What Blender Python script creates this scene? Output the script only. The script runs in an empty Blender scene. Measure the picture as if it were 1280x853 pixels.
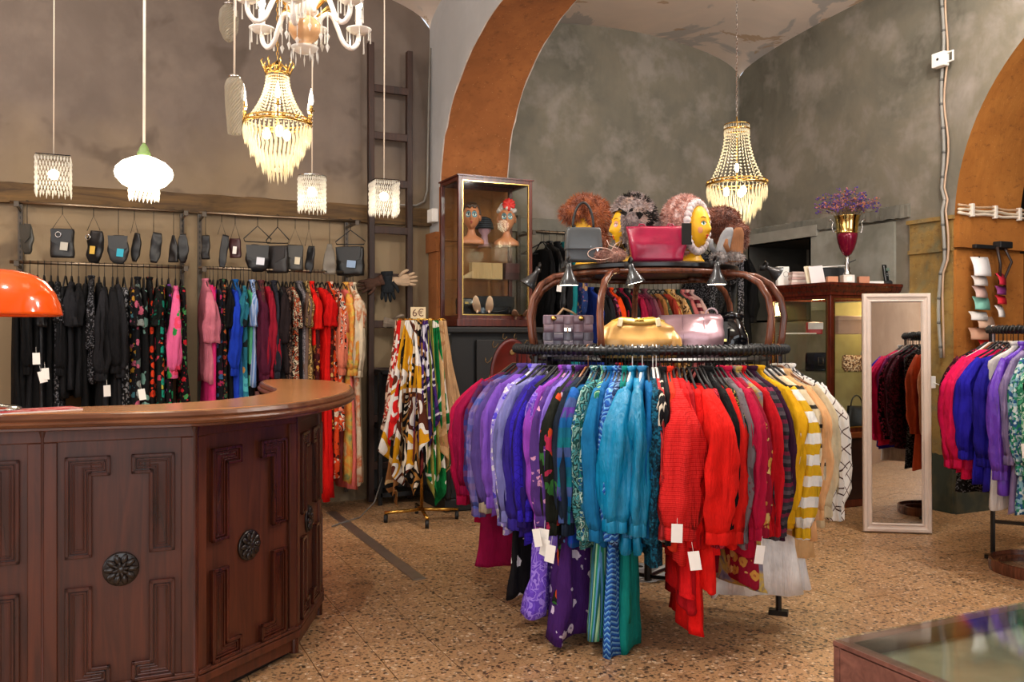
import bpy, math, random
from mathutils import Vector, Matrix, noise as mnoise

sc = bpy.context.scene
COL = sc.collection
PI = math.pi
YAW = math.radians(25.1)
CA, SA = math.cos(YAW), math.sin(YAW)
F = 1100.0
HC = 1.35

# ------------------------------------------------------------------ camera
cam_d = bpy.data.cameras.new('camera')
cam = bpy.data.objects.new('camera', cam_d)
COL.objects.link(cam)
cam.location = (0, 0, HC)
cam.rotation_euler = (PI / 2, 0, -YAW)
cam_d.lens = 36.0 * F / 1280.0
cam_d.sensor_width = 36.0
cam_d.shift_y = -6.5 / 1280.0
cam_d.clip_start = 0.05
MIRROR_YAW = 8.5
sc.camera = cam

# ------------------------------------------------------------------ world, light, exposure
sc.view_settings.view_transform = 'Standard'
sc.view_settings.look = 'None'
sc.view_settings.gamma = 1.0
sc.view_settings.exposure = 0.55
wd = bpy.data.worlds.new('sky')
sc.world = wd
wd.use_nodes = True
bg = wd.node_tree.nodes['Background']
bg.inputs[0].default_value = (0.75, 0.85, 1.0, 1)
bg.inputs[1].default_value = 0.9
sc.cycles.use_denoising = True
sc.cycles.sample_clamp_indirect = 6.0
sc.cycles.sample_clamp_direct = 0.0
sc.cycles.max_bounces = 8
sc.cycles.diffuse_bounces = 5
sc.cycles.glossy_bounces = 4
sc.cycles.transparent_max_bounces = 24
sc.cycles.caustics_reflective = False
sc.cycles.caustics_refractive = False


def area(name, loc, rot, sx, sy, power, col):
    l = bpy.data.lights.new(name, 'AREA')
    l.shape = 'RECTANGLE'
    l.size = sx
    l.size_y = sy
    l.energy = power
    l.color = col
    o = bpy.data.objects.new(name, l)
    o.location = loc
    o.rotation_euler = rot
    COL.objects.link(o)
    return o


def point(name, loc, power, col, r=0.04):
    l = bpy.data.lights.new(name, 'POINT')
    l.energy = power
    l.color = col
    l.shadow_soft_size = r
    o = bpy.data.objects.new(name, l)
    o.location = loc
    COL.objects.link(o)
    return o


# daylight entering by the shop windows behind the photographer, and unseen fill lights added under the ceiling
area('window_daylight', (-0.6, -2.42, 1.9), (PI / 2, 0, 0), 4.2, 2.8, 62, (1.0, 0.98, 0.95))
area('window_daylight', (4.4, -2.42, 1.9), (PI / 2, 0, 0), 2.2, 2.8, 52, (0.97, 0.98, 1.0))
area('window_daylight', (-3.42, 2.2, 2.0), (PI / 2, 0, -PI / 2), 3.0, 2.4, 36, (1.0, 0.97, 0.93))  # side light added in the unseen left wall to lift overall brightness
for q, w_ in (((-1.6, 3.6, 3.6), 62), ((0.4, 2.6, 3.6), 85), ((4.3, 2.2, 3.4), 85), ((4.7, 3.4, 3.85), 60), ((-1.2, 5.6, 3.9), 40), ((2.85, 3.0, 3.55), 60)):
    point('ceiling_lamp_light', q, w_, (1.0, 0.95, 0.88), .05)


def at(x, d):
    r = (x - 640.0) / F * d
    return (r * CA + d * SA, -r * SA + d * CA)


def rf(r, d):
    return (r * CA + d * SA, -r * SA + d * CA)


def zat(y, d):
    return HC + (420.0 - y) * d / F


# ------------------------------------------------------------------ materials
def lin(h):
    h = h.lstrip('#')
    o = []
    for i in (0, 2, 4):
        c = int(h[i:i + 2], 16) / 255.0
        o.append(c / 12.92 if c <= 0.04045 else ((c + 0.055) / 1.055) ** 2.4)
    return (o[0], o[1], o[2], 1.0)


class NT:
    def __init__(s, name):
        s.m = bpy.data.materials.new(name)
        s.m.use_nodes = True
        s.t = s.m.node_tree
        s.b = s.t.nodes['Principled BSDF']
        s.out = s.t.nodes['Material Output']

    def n(s, kind, **kw):
        o = s.t.nodes.new(kind)
        for k, v in kw.items():
            setattr(o, k, v)
        return o

    def l(s, a, b):
        s.t.links.new(a, b)

    def coords(s, which='Object', scale=(1, 1, 1), rot=(0, 0, 0), loc=(0, 0, 0)):
        if which == 'World':
            g = s.n('ShaderNodeNewGeometry').outputs['Position']
        else:
            g = s.n('ShaderNodeTexCoord').outputs[which]
        mp = s.n('ShaderNodeMapping')
        mp.inputs['Scale'].default_value = scale
        mp.inputs['Rotation'].default_value = rot
        mp.inputs['Location'].default_value = loc
        s.l(g, mp.inputs['Vector'])
        return mp.outputs[0]

    def noise(s, v, scale, detail=3, rough=0.5, dist=0.0):
        o = s.n('ShaderNodeTexNoise')
        o.inputs['Scale'].default_value = scale
        o.inputs['Detail'].default_value = detail
        o.inputs['Roughness'].default_value = rough
        o.inputs['Distortion'].default_value = dist
        s.l(v, o.inputs['Vector'])
        return o

    def voro(s, v, scale, feature='F1'):
        o = s.n('ShaderNodeTexVoronoi', feature=feature)
        o.inputs['Scale'].default_value = scale
        s.l(v, o.inputs['Vector'])
        return o

    def ramp(s, fac, stops, interp='LINEAR'):
        o = s.n('ShaderNodeValToRGB')
        o.color_ramp.interpolation = interp
        e = o.color_ramp.elements
        while len(e) < len(stops):
            e.new(0.5)
        for i, (p, c) in enumerate(stops):
            e[i].position = p
            e[i].color = lin(c) if isinstance(c, str) else c
        s.l(fac, o.inputs[0])
        return o.outputs[0]

    def mix(s, fac, a, b, mode='MIX'):
        o = s.n('ShaderNodeMix', data_type='RGBA', blend_type=mode)
        for sock, v in ((o.inputs[0], fac), (o.inputs[6], a), (o.inputs[7], b)):
            if isinstance(v, (int, float)):
                sock.default_value = v
            elif isinstance(v, str):
                sock.default_value = lin(v)
            elif isinstance(v, tuple):
                sock.default_value = v
            else:
                s.l(v, sock)
        return o.outputs[2]

    def math(s, op, a, b=None):
        o = s.n('ShaderNodeMath', operation=op)
        for i, v in enumerate((a, b)):
            if v is None:
                continue
            if isinstance(v, (int, float)):
                o.inputs[i].default_value = v
            else:
                s.l(v, o.inputs[i])
        return o.outputs[0]

    def bump(s, h, strength=0.3, dist=0.01):
        o = s.n('ShaderNodeBump')
        o.inputs['Strength'].default_value = strength
        o.inputs['Distance'].default_value = dist
        s.l(h, o.inputs['Height'])
        s.l(o.outputs[0], s.b.inputs['Normal'])

    def col(s, c):
        if isinstance(c, str):
            s.b.inputs['Base Color'].default_value = lin(c)
        else:
            s.l(c, s.b.inputs['Base Color'])

    def rough(s, r, metal=None):
        s.b.inputs['Roughness'].default_value = r
        if metal is not None:
            s.b.inputs['Metallic'].default_value = metal


MC = {}


def plain(c, r=0.5, metal=0.0, name=None, var=0.12, bump=0.0, scale=9):
    key = ('p', c, r, metal, var, bump)
    if key in MC:
        return MC[key]
    t = NT(name or 'surface')
    v = t.coords()
    nz = t.noise(v, scale, 4)
    a = lin(c)
    lo = tuple(x * (1 - var) for x in a[:3]) + (1,)
    hi = tuple(min(1, x * (1 + var)) for x in a[:3]) + (1,)
    t.col(t.ramp(nz.outputs[0], [(0.3, lo), (0.7, hi)]))
    t.rough(r, metal)
    if bump:
        t.bump(t.noise(v, 60, 3).outputs[0], bump, 0.004)
    MC[key] = t.m
    return t.m


def fabric(kind, cols, s=10.0, rough=0.85, sheen=0.15):
    key = (kind, tuple(cols), s, rough)
    if key in MC:
        return MC[key]
    t = NT('fabric_' + kind)
    v = t.coords()
    if kind == 'floral':
        s *= 1.35
    if kind == 'solid':
        a = lin(cols[0])
        lo = tuple(x * .86 for x in a[:3]) + (1,)
        hi = tuple(min(1, x * 1.12) for x in a[:3]) + (1,)
        c = t.ramp(t.noise(v, 14, 3).outputs[0], [(.3, lo), (.7, hi)])
    elif kind == 'floral':
        d = t.noise(v, s * 1.6, 2)
        vm = t.n('ShaderNodeVectorMath', operation='MULTIPLY_ADD')
        t.l(d.outputs['Color'], vm.inputs[0])
        vm.inputs[1].default_value = (.7 / s,) * 3
        t.l(v, vm.inputs[2])
        vo = t.voro(vm.outputs[0], s)
        sep = t.n('ShaderNodeSeparateColor')
        t.l(vo.outputs['Color'], sep.inputs[0])
        n = len(cols) - 1
        fl = t.ramp(sep.outputs[0], [(i / n, cols[1 + i]) for i in range(n)], 'CONSTANT')
        inn = t.math('LESS_THAN', vo.outputs['Distance'], .13)
        fl = t.mix(t.math('MULTIPLY', inn, .6), fl, cols[0])
        keep = t.math('GREATER_THAN', sep.outputs[1], .28)
        m = t.math('MULTIPLY', t.math('LESS_THAN', vo.outputs['Distance'], .44), keep)
        vo2 = t.voro(vm.outputs[0], s * 2.1)
        sp2 = t.n('ShaderNodeSeparateColor')
        t.l(vo2.outputs['Color'], sp2.inputs[0])
        small = t.ramp(sp2.outputs[0], [(i / n, cols[n - i]) for i in range(n)], 'CONSTANT')
        m2 = t.math('MULTIPLY', t.math('LESS_THAN', vo2.outputs['Distance'], .30), t.math('GREATER_THAN', sp2.outputs[1], .55))
        c = t.mix(m, t.mix(t.math('MULTIPLY', m2, .8), cols[0], small), fl)
    elif kind in ('stripe', 'vstripe', 'zigzag', 'plaid'):
        sep = t.n('ShaderNodeSeparateXYZ')
        t.l(v, sep.inputs[0])
        h = t.math('ADD', sep.outputs[0], sep.outputs[1])
        z = sep.outputs[2]
        if kind == 'zigzag':
            z = t.math('ADD', z, t.math('MULTIPLY', t.math('PINGPONG', h, .02), .8))
        u = h if kind == 'vstripe' else z
        fr = t.math('FRACT', t.math('MULTIPLY', t.math('ADD', u, 20.0), s))
        n = len(cols)
        c = t.ramp(fr, [(i / n, cols[i]) for i in range(n)], 'CONSTANT')
        if kind == 'plaid':
            fr2 = t.math('FRACT', t.math('MULTIPLY', t.math('ADD', h, 20.0), s))
            c2 = t.ramp(fr2, [(i / n, cols[i]) for i in range(n)], 'CONSTANT')
            c = t.mix(.5, c, c2)
    elif kind == 'lattice':
        sep = t.n('ShaderNodeSeparateXYZ')
        t.l(v, sep.inputs[0])
        h = t.math('ADD', sep.outputs[0], sep.outputs[1])
        a = t.math('FRACT', t.math('MULTIPLY', t.math('ADD', t.math('ADD', h, sep.outputs[2]), 20.), s))
        b = t.math('FRACT', t.math('MULTIPLY', t.math('ADD', t.math('SUBTRACT', h, sep.outputs[2]), 20.), s))
        m = t.math('MAXIMUM', t.math('LESS_THAN', a, .09), t.math('LESS_THAN', b, .09))
        c = t.mix(m, cols[0], cols[1])
    elif kind == 'paint':
        nz = t.noise(v, s, 3, .55, 1.2)
        n = len(cols)
        c = t.ramp(nz.outputs[0], [(.3 + .4 * i / max(1, n - 1), cols[i]) for i in range(n)])
    elif kind == 'swirl':
        nz = t.noise(v, s, 1, .4, 2.2)
        n = len(cols)
        fr = t.math('FRACT', t.math('MULTIPLY', nz.outputs[0], 3.2))
        c = t.ramp(fr, [(i / n, cols[i]) for i in range(n)], 'CONSTANT')
    else:  # speckle
        vo = t.voro(v, s * 5)
        sep = t.n('ShaderNodeSeparateColor')
        t.l(vo.outputs['Color'], sep.inputs[0])
        n = len(cols)
        c = t.ramp(sep.outputs[0], [(i / n, cols[i]) for i in range(n)], 'CONSTANT')
    c = t.mix(.22, c, '#000000')
    t.col(c)
    t.b.inputs['Specular IOR Level'].default_value = .18 if rough > .6 else .45
    t.rough(rough)
    t.b.inputs['Sheen Weight'].default_value = 0.0
    dr = t.noise(t.coords('Object', (1, 1, .16)), 34, 3, .55, .3)
    t.bump(t.math('ADD', dr.outputs[0], t.math('MULTIPLY', t.noise(v, 30, 2).outputs[0], .3)), .8, .016)
    MC[key] = t.m
    return t.m


def wood(dark, light, r=0.35, axis='z', s=6.0, name='wood'):
    key = ('w', dark, light, r, axis, s)
    if key in MC:
        return MC[key]
    t = NT(name)
    sc3 = {'z': (s, s, .6), 'x': (.6, s, s), 'y': (s, .6, s)}[axis]
    v = t.coords('Object', sc3)
    nz = t.noise(v, 3.2, 5, .6, 1.3)
    c = t.ramp(nz.outputs[0], [(.3, dark), (.7, light)])
    blot = t.noise(t.coords(), 3.5, 3)
    c = t.mix(t.math('MULTIPLY', blot.outputs[0], .45), c, dark)
    t.col(c)
    t.rough(r)
    t.bump(nz.outputs[0], .12, .004)
    MC[key] = t.m
    return t.m


def metal(c, r=0.25):
    return plain(c, r, 1.0, 'metal', .06)


def glass_mat():
    t = NT('pane_glass')
    tr = t.n('ShaderNodeBsdfTransparent')
    tr.inputs[0].default_value = (.96, .98, .97, 1)
    gl = t.n('ShaderNodeBsdfGlossy')
    gl.inputs['Roughness'].default_value = .03
    fr = t.n('ShaderNodeLayerWeight')
    fr.inputs[0].default_value = .5
    mx = t.n('ShaderNodeMixShader')
    t.l(t.math('ADD', .018, t.math('MULTIPLY', t.math('POWER', fr.outputs['Facing'], 5.0), .6)), mx.inputs[0])
    t.l(tr.outputs[0], mx.inputs[1])
    t.l(gl.outputs[0], mx.inputs[2])
    t.l(mx.outputs[0], t.out.inputs[0])
    return t.m


def crystal_mat(tint='#fff6e0', k=.42, em=0.0):
    t = NT('crystal')
    tr = t.n('ShaderNodeBsdfTransparent')
    tl = t.n('ShaderNodeBsdfTranslucent')
    tl.inputs[0].default_value = lin(tint)
    m1 = t.n('ShaderNodeMixShader')
    m1.inputs[0].default_value = .5
    t.b.inputs['Base Color'].default_value = lin(tint)
    t.rough(.08)
    t.b.inputs['Specular IOR Level'].default_value = 1.0
    t.l(t.b.outputs[0], m1.inputs[1])
    t.l(tl.outputs[0], m1.inputs[2])
    m2 = t.n('ShaderNodeMixShader')
    m2.inputs[0].default_value = k
    t.l(m1.outputs[0], m2.inputs[1])
    t.l(tr.outputs[0], m2.inputs[2])
    t.l(m2.outputs[0], t.out.inputs[0])
    return t.m


def emit(c, s):
    key = ('e', c, s)
    if key not in MC:
        t = NT('lit_bulb')
        t.col(c)
        t.b.inputs['Emission Color'].default_value = lin(c)
        t.b.inputs['Emission Strength'].default_value = s
        MC[key] = t.m
    return MC[key]


def plaster(name, cols, s=1.1, bump=.25, extra=None, rough=.9):
    t = NT(name)
    v = t.coords('World')
    a = t.noise(v, s, 5, .6, .5)
    c = t.ramp(a.outputs[0], [(.28 + .44 * i / (len(cols) - 1), cols[i]) for i in range(len(cols))])
    b = t.noise(t.coords('World', (1, 1, .35)), s * 4.5, 5, .65, .4)
    c = t.mix(t.math('MULTIPLY', t.math('SUBTRACT', 1.0, b.outputs[0]), .6), c, cols[0])
    d = t.noise(v, s * 1.9, 4, .6)
    c = t.mix(t.ramp(d.outputs[0], [(.50, (0, 0, 0, 1)), (.68, (.5, .5, .5, 1))]), c, tuple(min(1, q * 1.05) for q in lin(cols[-1])[:3]) + (1,))
    if extra:
        c = extra(t, v, c)
    t.col(c)
    t.rough(rough)
    t.bump(b.outputs[0], bump, .02)
    return t.m


# ------------------------------------------------------------------ mesh building
class MB:
    def __init__(s):
        s.v = []
        s.f = []

    def add(s, vs, fs):
        o = len(s.v)
        s.v += [tuple(p) for p in vs]
        s.f += [tuple(i + o for i in f) for f in fs]
        return s

    def box(s, c, d, rz=0.0, rx=0.0, ry=0.0):
        M = Matrix.Rotation(rz, 3, 'Z') @ Matrix.Rotation(ry, 3, 'Y') @ Matrix.Rotation(rx, 3, 'X')
        c = Vector(c)
        vs = []
        for x in (-.5, .5):
            for y in (-.5, .5):
                for z in (-.5, .5):
                    vs.append(c + M @ Vector((x * d[0], y * d[1], z * d[2])))
        s.add(vs, [(0, 1, 3, 2), (4, 6, 7, 5), (0, 4, 5, 1), (2, 3, 7, 6), (0, 2, 6, 4), (1, 5, 7, 3)])
        return s

    def tube(s, pts, r, n=8, closed=False, cap=True):
        pts = [Vector(p) for p in pts]
        m = len(pts)
        rs = r if isinstance(r, (list, tuple)) else [r] * m
        rings = []
        up = None
        for i, p in enumerate(pts):
            if closed:
                t = pts[(i + 1) % m] - pts[i - 1]
            else:
                t = pts[min(i + 1, m - 1)] - pts[max(i - 1, 0)]
            if t.length < 1e-9:
                t = Vector((0, 0, 1))
            t.normalize()
            if up is None:
                up = Vector((0, 0, 1)) if abs(t.z) < .9 else Vector((1, 0, 0))
            a = t.cross(up)
            if a.length < 1e-5:
                a = t.cross(Vector((0, 1, 0)))
            a.normalize()
            b = a.cross(t)
            b.normalize()
            up = b
            rings.append([p + (a * math.cos(2 * PI * k / n) + b * math.sin(2 * PI * k / n)) * rs[i] for k in range(n)])
        o = len(s.v)
        for g in rings:
            s.v += [tuple(q) for q in g]
        cnt = m if closed else m - 1
        for i in range(cnt):
            j = (i + 1) % m
            for k in range(n):
                l = (k + 1) % n
                s.f.append((o + i * n + k, o + i * n + l, o + j * n + l, o + j * n + k))
        if cap and not closed:
            s.f.append(tuple(o + k for k in reversed(range(n))))
            s.f.append(tuple(o + (m - 1) * n + k for k in range(n)))
        return s

    def lathe(s, prof, n=20, c=(0, 0, 0), cap=True):
        rows = [[(c[0] + r * math.cos(2 * PI * k / n), c[1] + r * math.sin(2 * PI * k / n), c[2] + z) for k in range(n)]
                for r, z in prof]
        return s.loft(rows, cap)

    def loft(s, rows, cap=True, closed=True):
        n = len(rows[0])
        o = len(s.v)
        for g in rows:
            s.v += [tuple(q) for q in g]
        for i in range(len(rows) - 1):
            for k in range(n if closed else n - 1):
                l = (k + 1) % n
                s.f.append((o + i * n + k, o + i * n + l, o + (i + 1) * n + l, o + (i + 1) * n + k))
        if cap and closed:
            s.f.append(tuple(o + k for k in reversed(range(n))))
            s.f.append(tuple(o + (len(rows) - 1) * n + k for k in range(n)))
        return s

    def ball(s, c, r, n=12, m=8):
        if isinstance(r, (int, float)):
            r = (r, r, r)
        rows = []
        for i in range(m + 1):
            a = -PI / 2 + PI * i / m
            q = max(math.cos(a), 1e-3)
            rows.append([(c[0] + r[0] * q * math.cos(2 * PI * k / n), c[1] + r[1] * q * math.sin(2 * PI * k / n),
                          c[2] + r[2] * math.sin(a)) for k in range(n)])
        return s.loft(rows, True)

    def prism(s, poly, z0, z1):
        n = len(poly)
        vs = [(x, y, z0) for x, y in poly] + [(x, y, z1) for x, y in poly]
        fs = [tuple(reversed(range(n))), tuple(range(n, 2 * n))]
        fs += [(i, (i + 1) % n, n + (i + 1) % n, n + i) for i in range(n)]
        return s.add(vs, fs)

    def xz(s, poly, y0, y1):
        n = len(poly)
        vs = [(x, y0, z) for x, z in poly] + [(x, y1, z) for x, z in poly]
        fs = [tuple(range(n)), tuple(reversed(range(n, 2 * n)))]
        fs += [((i + 1) % n, i, n + i, n + (i + 1) % n) for i in range(n)]
        return s.add(vs, fs)

    def xf(s, M):
        s.v = [tuple(M @ Vector(p)) for p in s.v]
        return s

    def mesh(s, name, mat, smooth=True):
        me = bpy.data.meshes.new(name)
        me.from_pydata(s.v, [], s.f)
        me.materials.append(mat)
        if smooth:
            me.polygons.foreach_set('use_smooth', [True] * len(me.polygons))
        me.update()
        return me


def obj(name, mb, mat=None, parent=None, smooth=False, loc=None, rot=None, stuff=False, label=None, bevel=0, auto=None):
    me = mb if isinstance(mb, bpy.types.Mesh) else mb.mesh(name, mat, smooth)
    if auto is not None:
        try:
            me.set_sharp_from_angle(angle=auto)
        except Exception:
            pass
    o = bpy.data.objects.new(name, me)
    COL.objects.link(o)
    if parent is not None:
        o.parent = parent
    if loc is not None:
        o.location = loc
    if rot is not None:
        o.rotation_euler = rot
    if stuff:
        o['kind'] = 'stuff'
    if label:
        o['label'] = label
    if bevel:
        b = o.modifiers.new('bevel', 'BEVEL')
        b.width = bevel
        b.segments = 2
        b.limit_method = 'ANGLE'
        b.harden_normals = False
    return o


def thing(name, label, cat, loc=(0, 0, 0), rz=0.0, group=None, rot=None):
    o = bpy.data.objects.new(name, None)
    o.empty_display_size = .05
    COL.objects.link(o)
    o.location = loc
    o.rotation_euler = rot if rot else (0, 0, rz)
    o['label'] = label
    o['category'] = cat
    if group:
        o['group'] = group
    return o


def tag(o, label, cat, group=None):
    o['label'] = label
    o['category'] = cat
    if group:
        o['group'] = group
    return o


def struct(name, mb, mat, smooth=False):
    o = obj(name, mb, mat, None, smooth)
    o['kind'] = 'structure'
    return o


def ordinal(i):
    w = ['first', 'second', 'third', 'fourth', 'fifth', 'sixth', 'seventh', 'eighth', 'ninth', 'tenth', 'eleventh',
         'twelfth']
    return w[i - 1] if i <= 12 else str(i) + ('st' if i % 10 == 1 and i != 11 else 'nd' if i % 10 == 2 and i != 12
                                              else 'rd' if i % 10 == 3 and i != 13 else 'th')


M_black = plain('#0a0a0b', .3, name='black_enamel')
M_blackmat = plain('#0e0e10', .6, name='black_plastic')
M_chrome = metal('#c9c9c9', .15)
M_brass = metal('#c79a4a', .25)
M_gold = metal('#d8b368', .2)
M_white = plain('#f1efe9', .6, name='white_card', var=.03)
M_glass = glass_mat()
M_crystal = crystal_mat('#f2ead2', .40)
M_crystal2 = crystal_mat('#e8e6e0', .35)
M_cherry = wood('#35100a', '#6b2a17', .25, 'z', 8, 'cherry_wood')
M_bent = wood('#3a1d13', '#8a5138', .25, 'z', 8, 'bent_wood')
# ------------------------------------------------------------------ structure
YW, XB, XB2, XD, XD2 = 7.1, 2.55, 3.16, 5.87, 6.62
YBACK, XLEFT = -2.5, -3.5
ZS = 3.96


def lens_(t, c, a, rise, n=2.0):
    q = abs(t - c) / a
    return rise * max(0.0, 1 - q ** n) ** (1 / n) if q < 1 else 0.0


def top1(x, y):
    yb = 4.05 if y >= 1.0 else -2.05
    return ZS + max(lens_(x, -.5, 3.05, .45), lens_(y, yb, 3.05, .38))


def top2(x, y):
    yb = 4.4 if y >= 1.7 else -1.0
    return ZS + max(lens_(x, 4.515, 1.355, .29), lens_(y, yb, 2.7, .26))


def frange(a, b, n):
    return [a + (b - a) * i / n for i in range(n + 1)]


def ceil_mesh(x0, x1, y0, y1, fn, nx, ny):
    m = MB()
    # cosine spacing near the springing lines
    xs = [x0 + (x1 - x0) * (1 - math.cos(PI * i / nx)) / 2 for i in range(nx + 1)]
    ys = frange(y0, y1, ny) + [y1 - .02, y1 - .05, y1 - .1, y1 - .2]
    ys = sorted(set(ys))
    rows = [[(x, y, fn(x, y)) for x in xs] for y in ys]
    return m.loft(rows, False, False)


def old_ceiling(name, a, b, c_):
    t = NT(name)
    v = t.coords('World')
    n1 = t.noise(v, 1.3, 4, .6, .8)
    c = t.ramp(n1.outputs[0], [(.3, a), (.7, b)])
    n2 = t.noise(v, .9, 5, .55, 1.0)
    c = t.mix(t.ramp(n2.outputs[0], [(.51, (0, 0, 0, 1)), (.53, (.85, .85, .85, 1))]), c, c_)
    n3 = t.noise(t.coords('World', loc=(3, 1, 0)), 1.6, 5, .6, .6)
    c = t.mix(t.ramp(n3.outputs[0], [(.60, (0, 0, 0, 1)), (.62, (.7, .7, .7, 1))]), c, '#b08e66')
    t.col(c)
    t.rough(.9)
    t.bump(n2.outputs[0], .3, .02)
    return t.m


M_ceil = old_ceiling('peeling_ceiling_paint', '#e6d4c4', '#d6c8bc', '#b0aca8')
struct('ceiling', ceil_mesh(XLEFT, XB, YBACK, YW, top1, 40, 60), M_ceil, True)
struct('ceiling', ceil_mesh(XB2, XD, YBACK, YW, top2, 40, 60), M_ceil, True)


def stainA(t, v, c):
    # brown-violet plaster above, yellower plaster low down, dark damp blots
    sep = t.n('ShaderNodeSeparateXYZ')
    t.l(v, sep.inputs[0])
    nz = t.noise(v, 1.4, 4)
    h = t.math('ADD', sep.outputs[2], t.math('MULTIPLY', nz.outputs[0], 1.2))
    f = t.ramp(t.math('MULTIPLY', h, .25), [(.66, (1, 1, 1, 1)), (.9, (0, 0, 0, 1))])
    c = t.mix(t.math('MULTIPLY', f, .55), c, '#a89068')
    n2 = t.noise(v, 2.6, 3, .5, .4)
    return t.mix(t.ramp(n2.outputs[0], [(.60, (0, 0, 0, 1)), (.70, (.6, .6, .6, 1))]), c, '#4a3e34')


M_wallA = plaster('stained_brown_plaster', ['#5e5249', '#6c5f56', '#7a6c61'], 1.0, .2, stainA)
M_wallC = plaster('mottled_green_grey_plaster', ['#5a564a', '#736e61', '#807868', '#9a9188'], 1.5, .2)
M_wallB = plaster('blue_grey_plaster', ['#a2a2a2', '#b0b0b0', '#bcbcbc'], .8, .1)


def ochre_extra(t, v, c):
    n2 = t.noise(t.coords('World', (1, 1, 2)), 14, 4, .7)
    c = t.mix(t.ramp(n2.outputs[0], [(.56, (0, 0, 0, 1)), (.7, (.55, .55, .55, 1))]), c, '#5e3410')
    vo = t.voro(v, 30)
    c = t.mix(t.math('MULTIPLY', t.math('LESS_THAN', vo.outputs['Distance'], .07), .6), c, '#d8b080')
    return c


M_ochre = plaster('ochre_painted_stone', ['#7c481e', '#96592a', '#a86834'], 1.6, .35, ochre_extra)


def pier_extra(t, v, c):
    c = ochre_extra(t, v, c)
    sep = t.n('ShaderNodeSeparateXYZ')
    t.l(v, sep.inputs[0])
    nz = t.noise(v, 5, 3)
    h = t.math('ADD', sep.outputs[2], t.math('MULTIPLY', nz.outputs[0], .25))
    g = t.ramp(nz.outputs[0], [(.4, '#2c3226'), (.6, '#4d4630')])
    return t.mix(t.math('LESS_THAN', h, .55), c, g)


M_pier = plaster('ochre_pier_with_green_foot', ['#8f5618', '#aa6a26', '#b87832'], 1.8, .35, pier_extra)
M_flaky = plaster('flaking_yellow_paint', ['#5c5a42', '#8a6a30', '#a07c3a', '#7a7050'], 3.2, .4, pier_extra)


def sheet(name, cols, mat):
    """cols: list of ((x,y), zlo, zhi)"""
    m = MB()
    for (p0, a0, b0), (p1, a1, b1) in zip(cols, cols[1:]):
        m.add([(p0[0], p0[1], a0), (p1[0], p1[1], a1), (p1[0], p1[1], b1), (p0[0], p0[1], b0)], [(0, 1, 2, 3)])
    return struct(name, m, mat)


sheet('wall_left_back', [((x, YW), -.02, top1(x, YW) + .01) for x in frange(XLEFT, XB, 60)], M_wallA)
xs2 = [XB2 + (XD - XB2) * (1 - math.cos(PI * i / 40)) / 2 for i in range(41)]
sheet('wall_right_back', [((x, YW), -.02, top2(x, YW) + .01) for x in xs2], M_wallC)


def supe(y, c, a, base, b, n):
    q = min(1.0, abs(y - c) / a)
    return base + b * (1 - q ** n) ** (1 / n)


def archB(y, far=False):
    if y >= 6.85 or y <= 1.0:
        return 0.0
    b, n = (1.36, 2.3) if far else (1.26, 2.12)
    if y > 5.0:
        return supe(y, 5.0, 1.85, 2.5, b, n)
    if y < 2.85:
        return supe(y, 2.85, 1.85, 2.5, b, n)
    return 2.5 + b


def archD(y):
    if y >= 4.62 or y <= 1.38:
        return 0.0
    return supe(y, 3.0, 1.62, 2.2, 1.65, 2.0)


def arch_ys(y0, y1, a, n=26):
    out = []
    for i in range(n + 1):
        q = math.sin(PI / 2 * i / n)
        out.append(y1 - a + a * q)
        out.append(y0 + a - a * q)
    out += frange(y0 + a, y1 - a, 4)
    return sorted(set(round(v, 5) for v in out))


ysB = arch_ys(1.0, 6.85, 1.85)
ysD = arch_ys(1.38, 4.62, 1.62)


def arch_wall(name, X, ys, fn, topf, ends, mat):
    m = MB()

    def quad(y0, a0, b0, y1, a1, b1):
        m.add([(X, y0, a0), (X, y1, a1), (X, y1, b1), (X, y0, b0)], [(0, 1, 2, 3)])
    inner = [(y, fn(min(max(y, ys[0] + 1e-5), ys[-1] - 1e-5)) if ys[0] < y < ys[-1] else None) for y in ys]
    base = fn(ys[-1] - 1e-5)
    pr = [(y, base if z is None else z) for y, z in inner]
    for (y0, z0), (y1, z1) in zip(pr, pr[1:]):
        quad(y0, z0, topf(y0) + .01, y1, z1, topf(y1) + .01)
    for a, b in ends:
        yy = frange(a, b, 14)
        for y0, y1 in zip(yy, yy[1:]):
            quad(y0, -.02, topf(y0) + .01, y1, -.02, topf(y1) + .01)
    return struct(name, m, mat), pr


_, nearB = arch_wall('wall_arch_front', XB, ysB, archB, lambda y: top1(XB, y), [(YBACK, 1.0), (6.85, YW)], M_wallB)
_, farB = arch_wall('wall_arch_rear', XB2, ysB, lambda y: archB(y, True), lambda y: top2(XB2, y),
                    [(6.85, YW)], M_wallC)
M_tan = plaster('tan_plaster', ['#a07a58', '#b58c68', '#c49c78'], 1.2, .2)
sheet('wall_front_pier', [((XB2, y), -.02, top2(XB2, y) + .01) for y in frange(YBACK, 1.0, 14)], M_tan)


def soffit(name, X0, X1, n0, n1, mat):
    m = MB()
    a = [(X0, n0[0][0], -.02)] + [(X0, y, z) for y, z in n0] + [(X0, n0[-1][0], -.02)]
    b = [(X1, n1[0][0], -.02)] + [(X1, y, z) for y, z in n1] + [(X1, n1[-1][0], -.02)]
    m.loft([a, b], False, False)
    o = struct(name, m, mat, True)
    return o


soffit('wall_arch_soffit', XB, XB2, nearB, farB, M_ochre)
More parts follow.
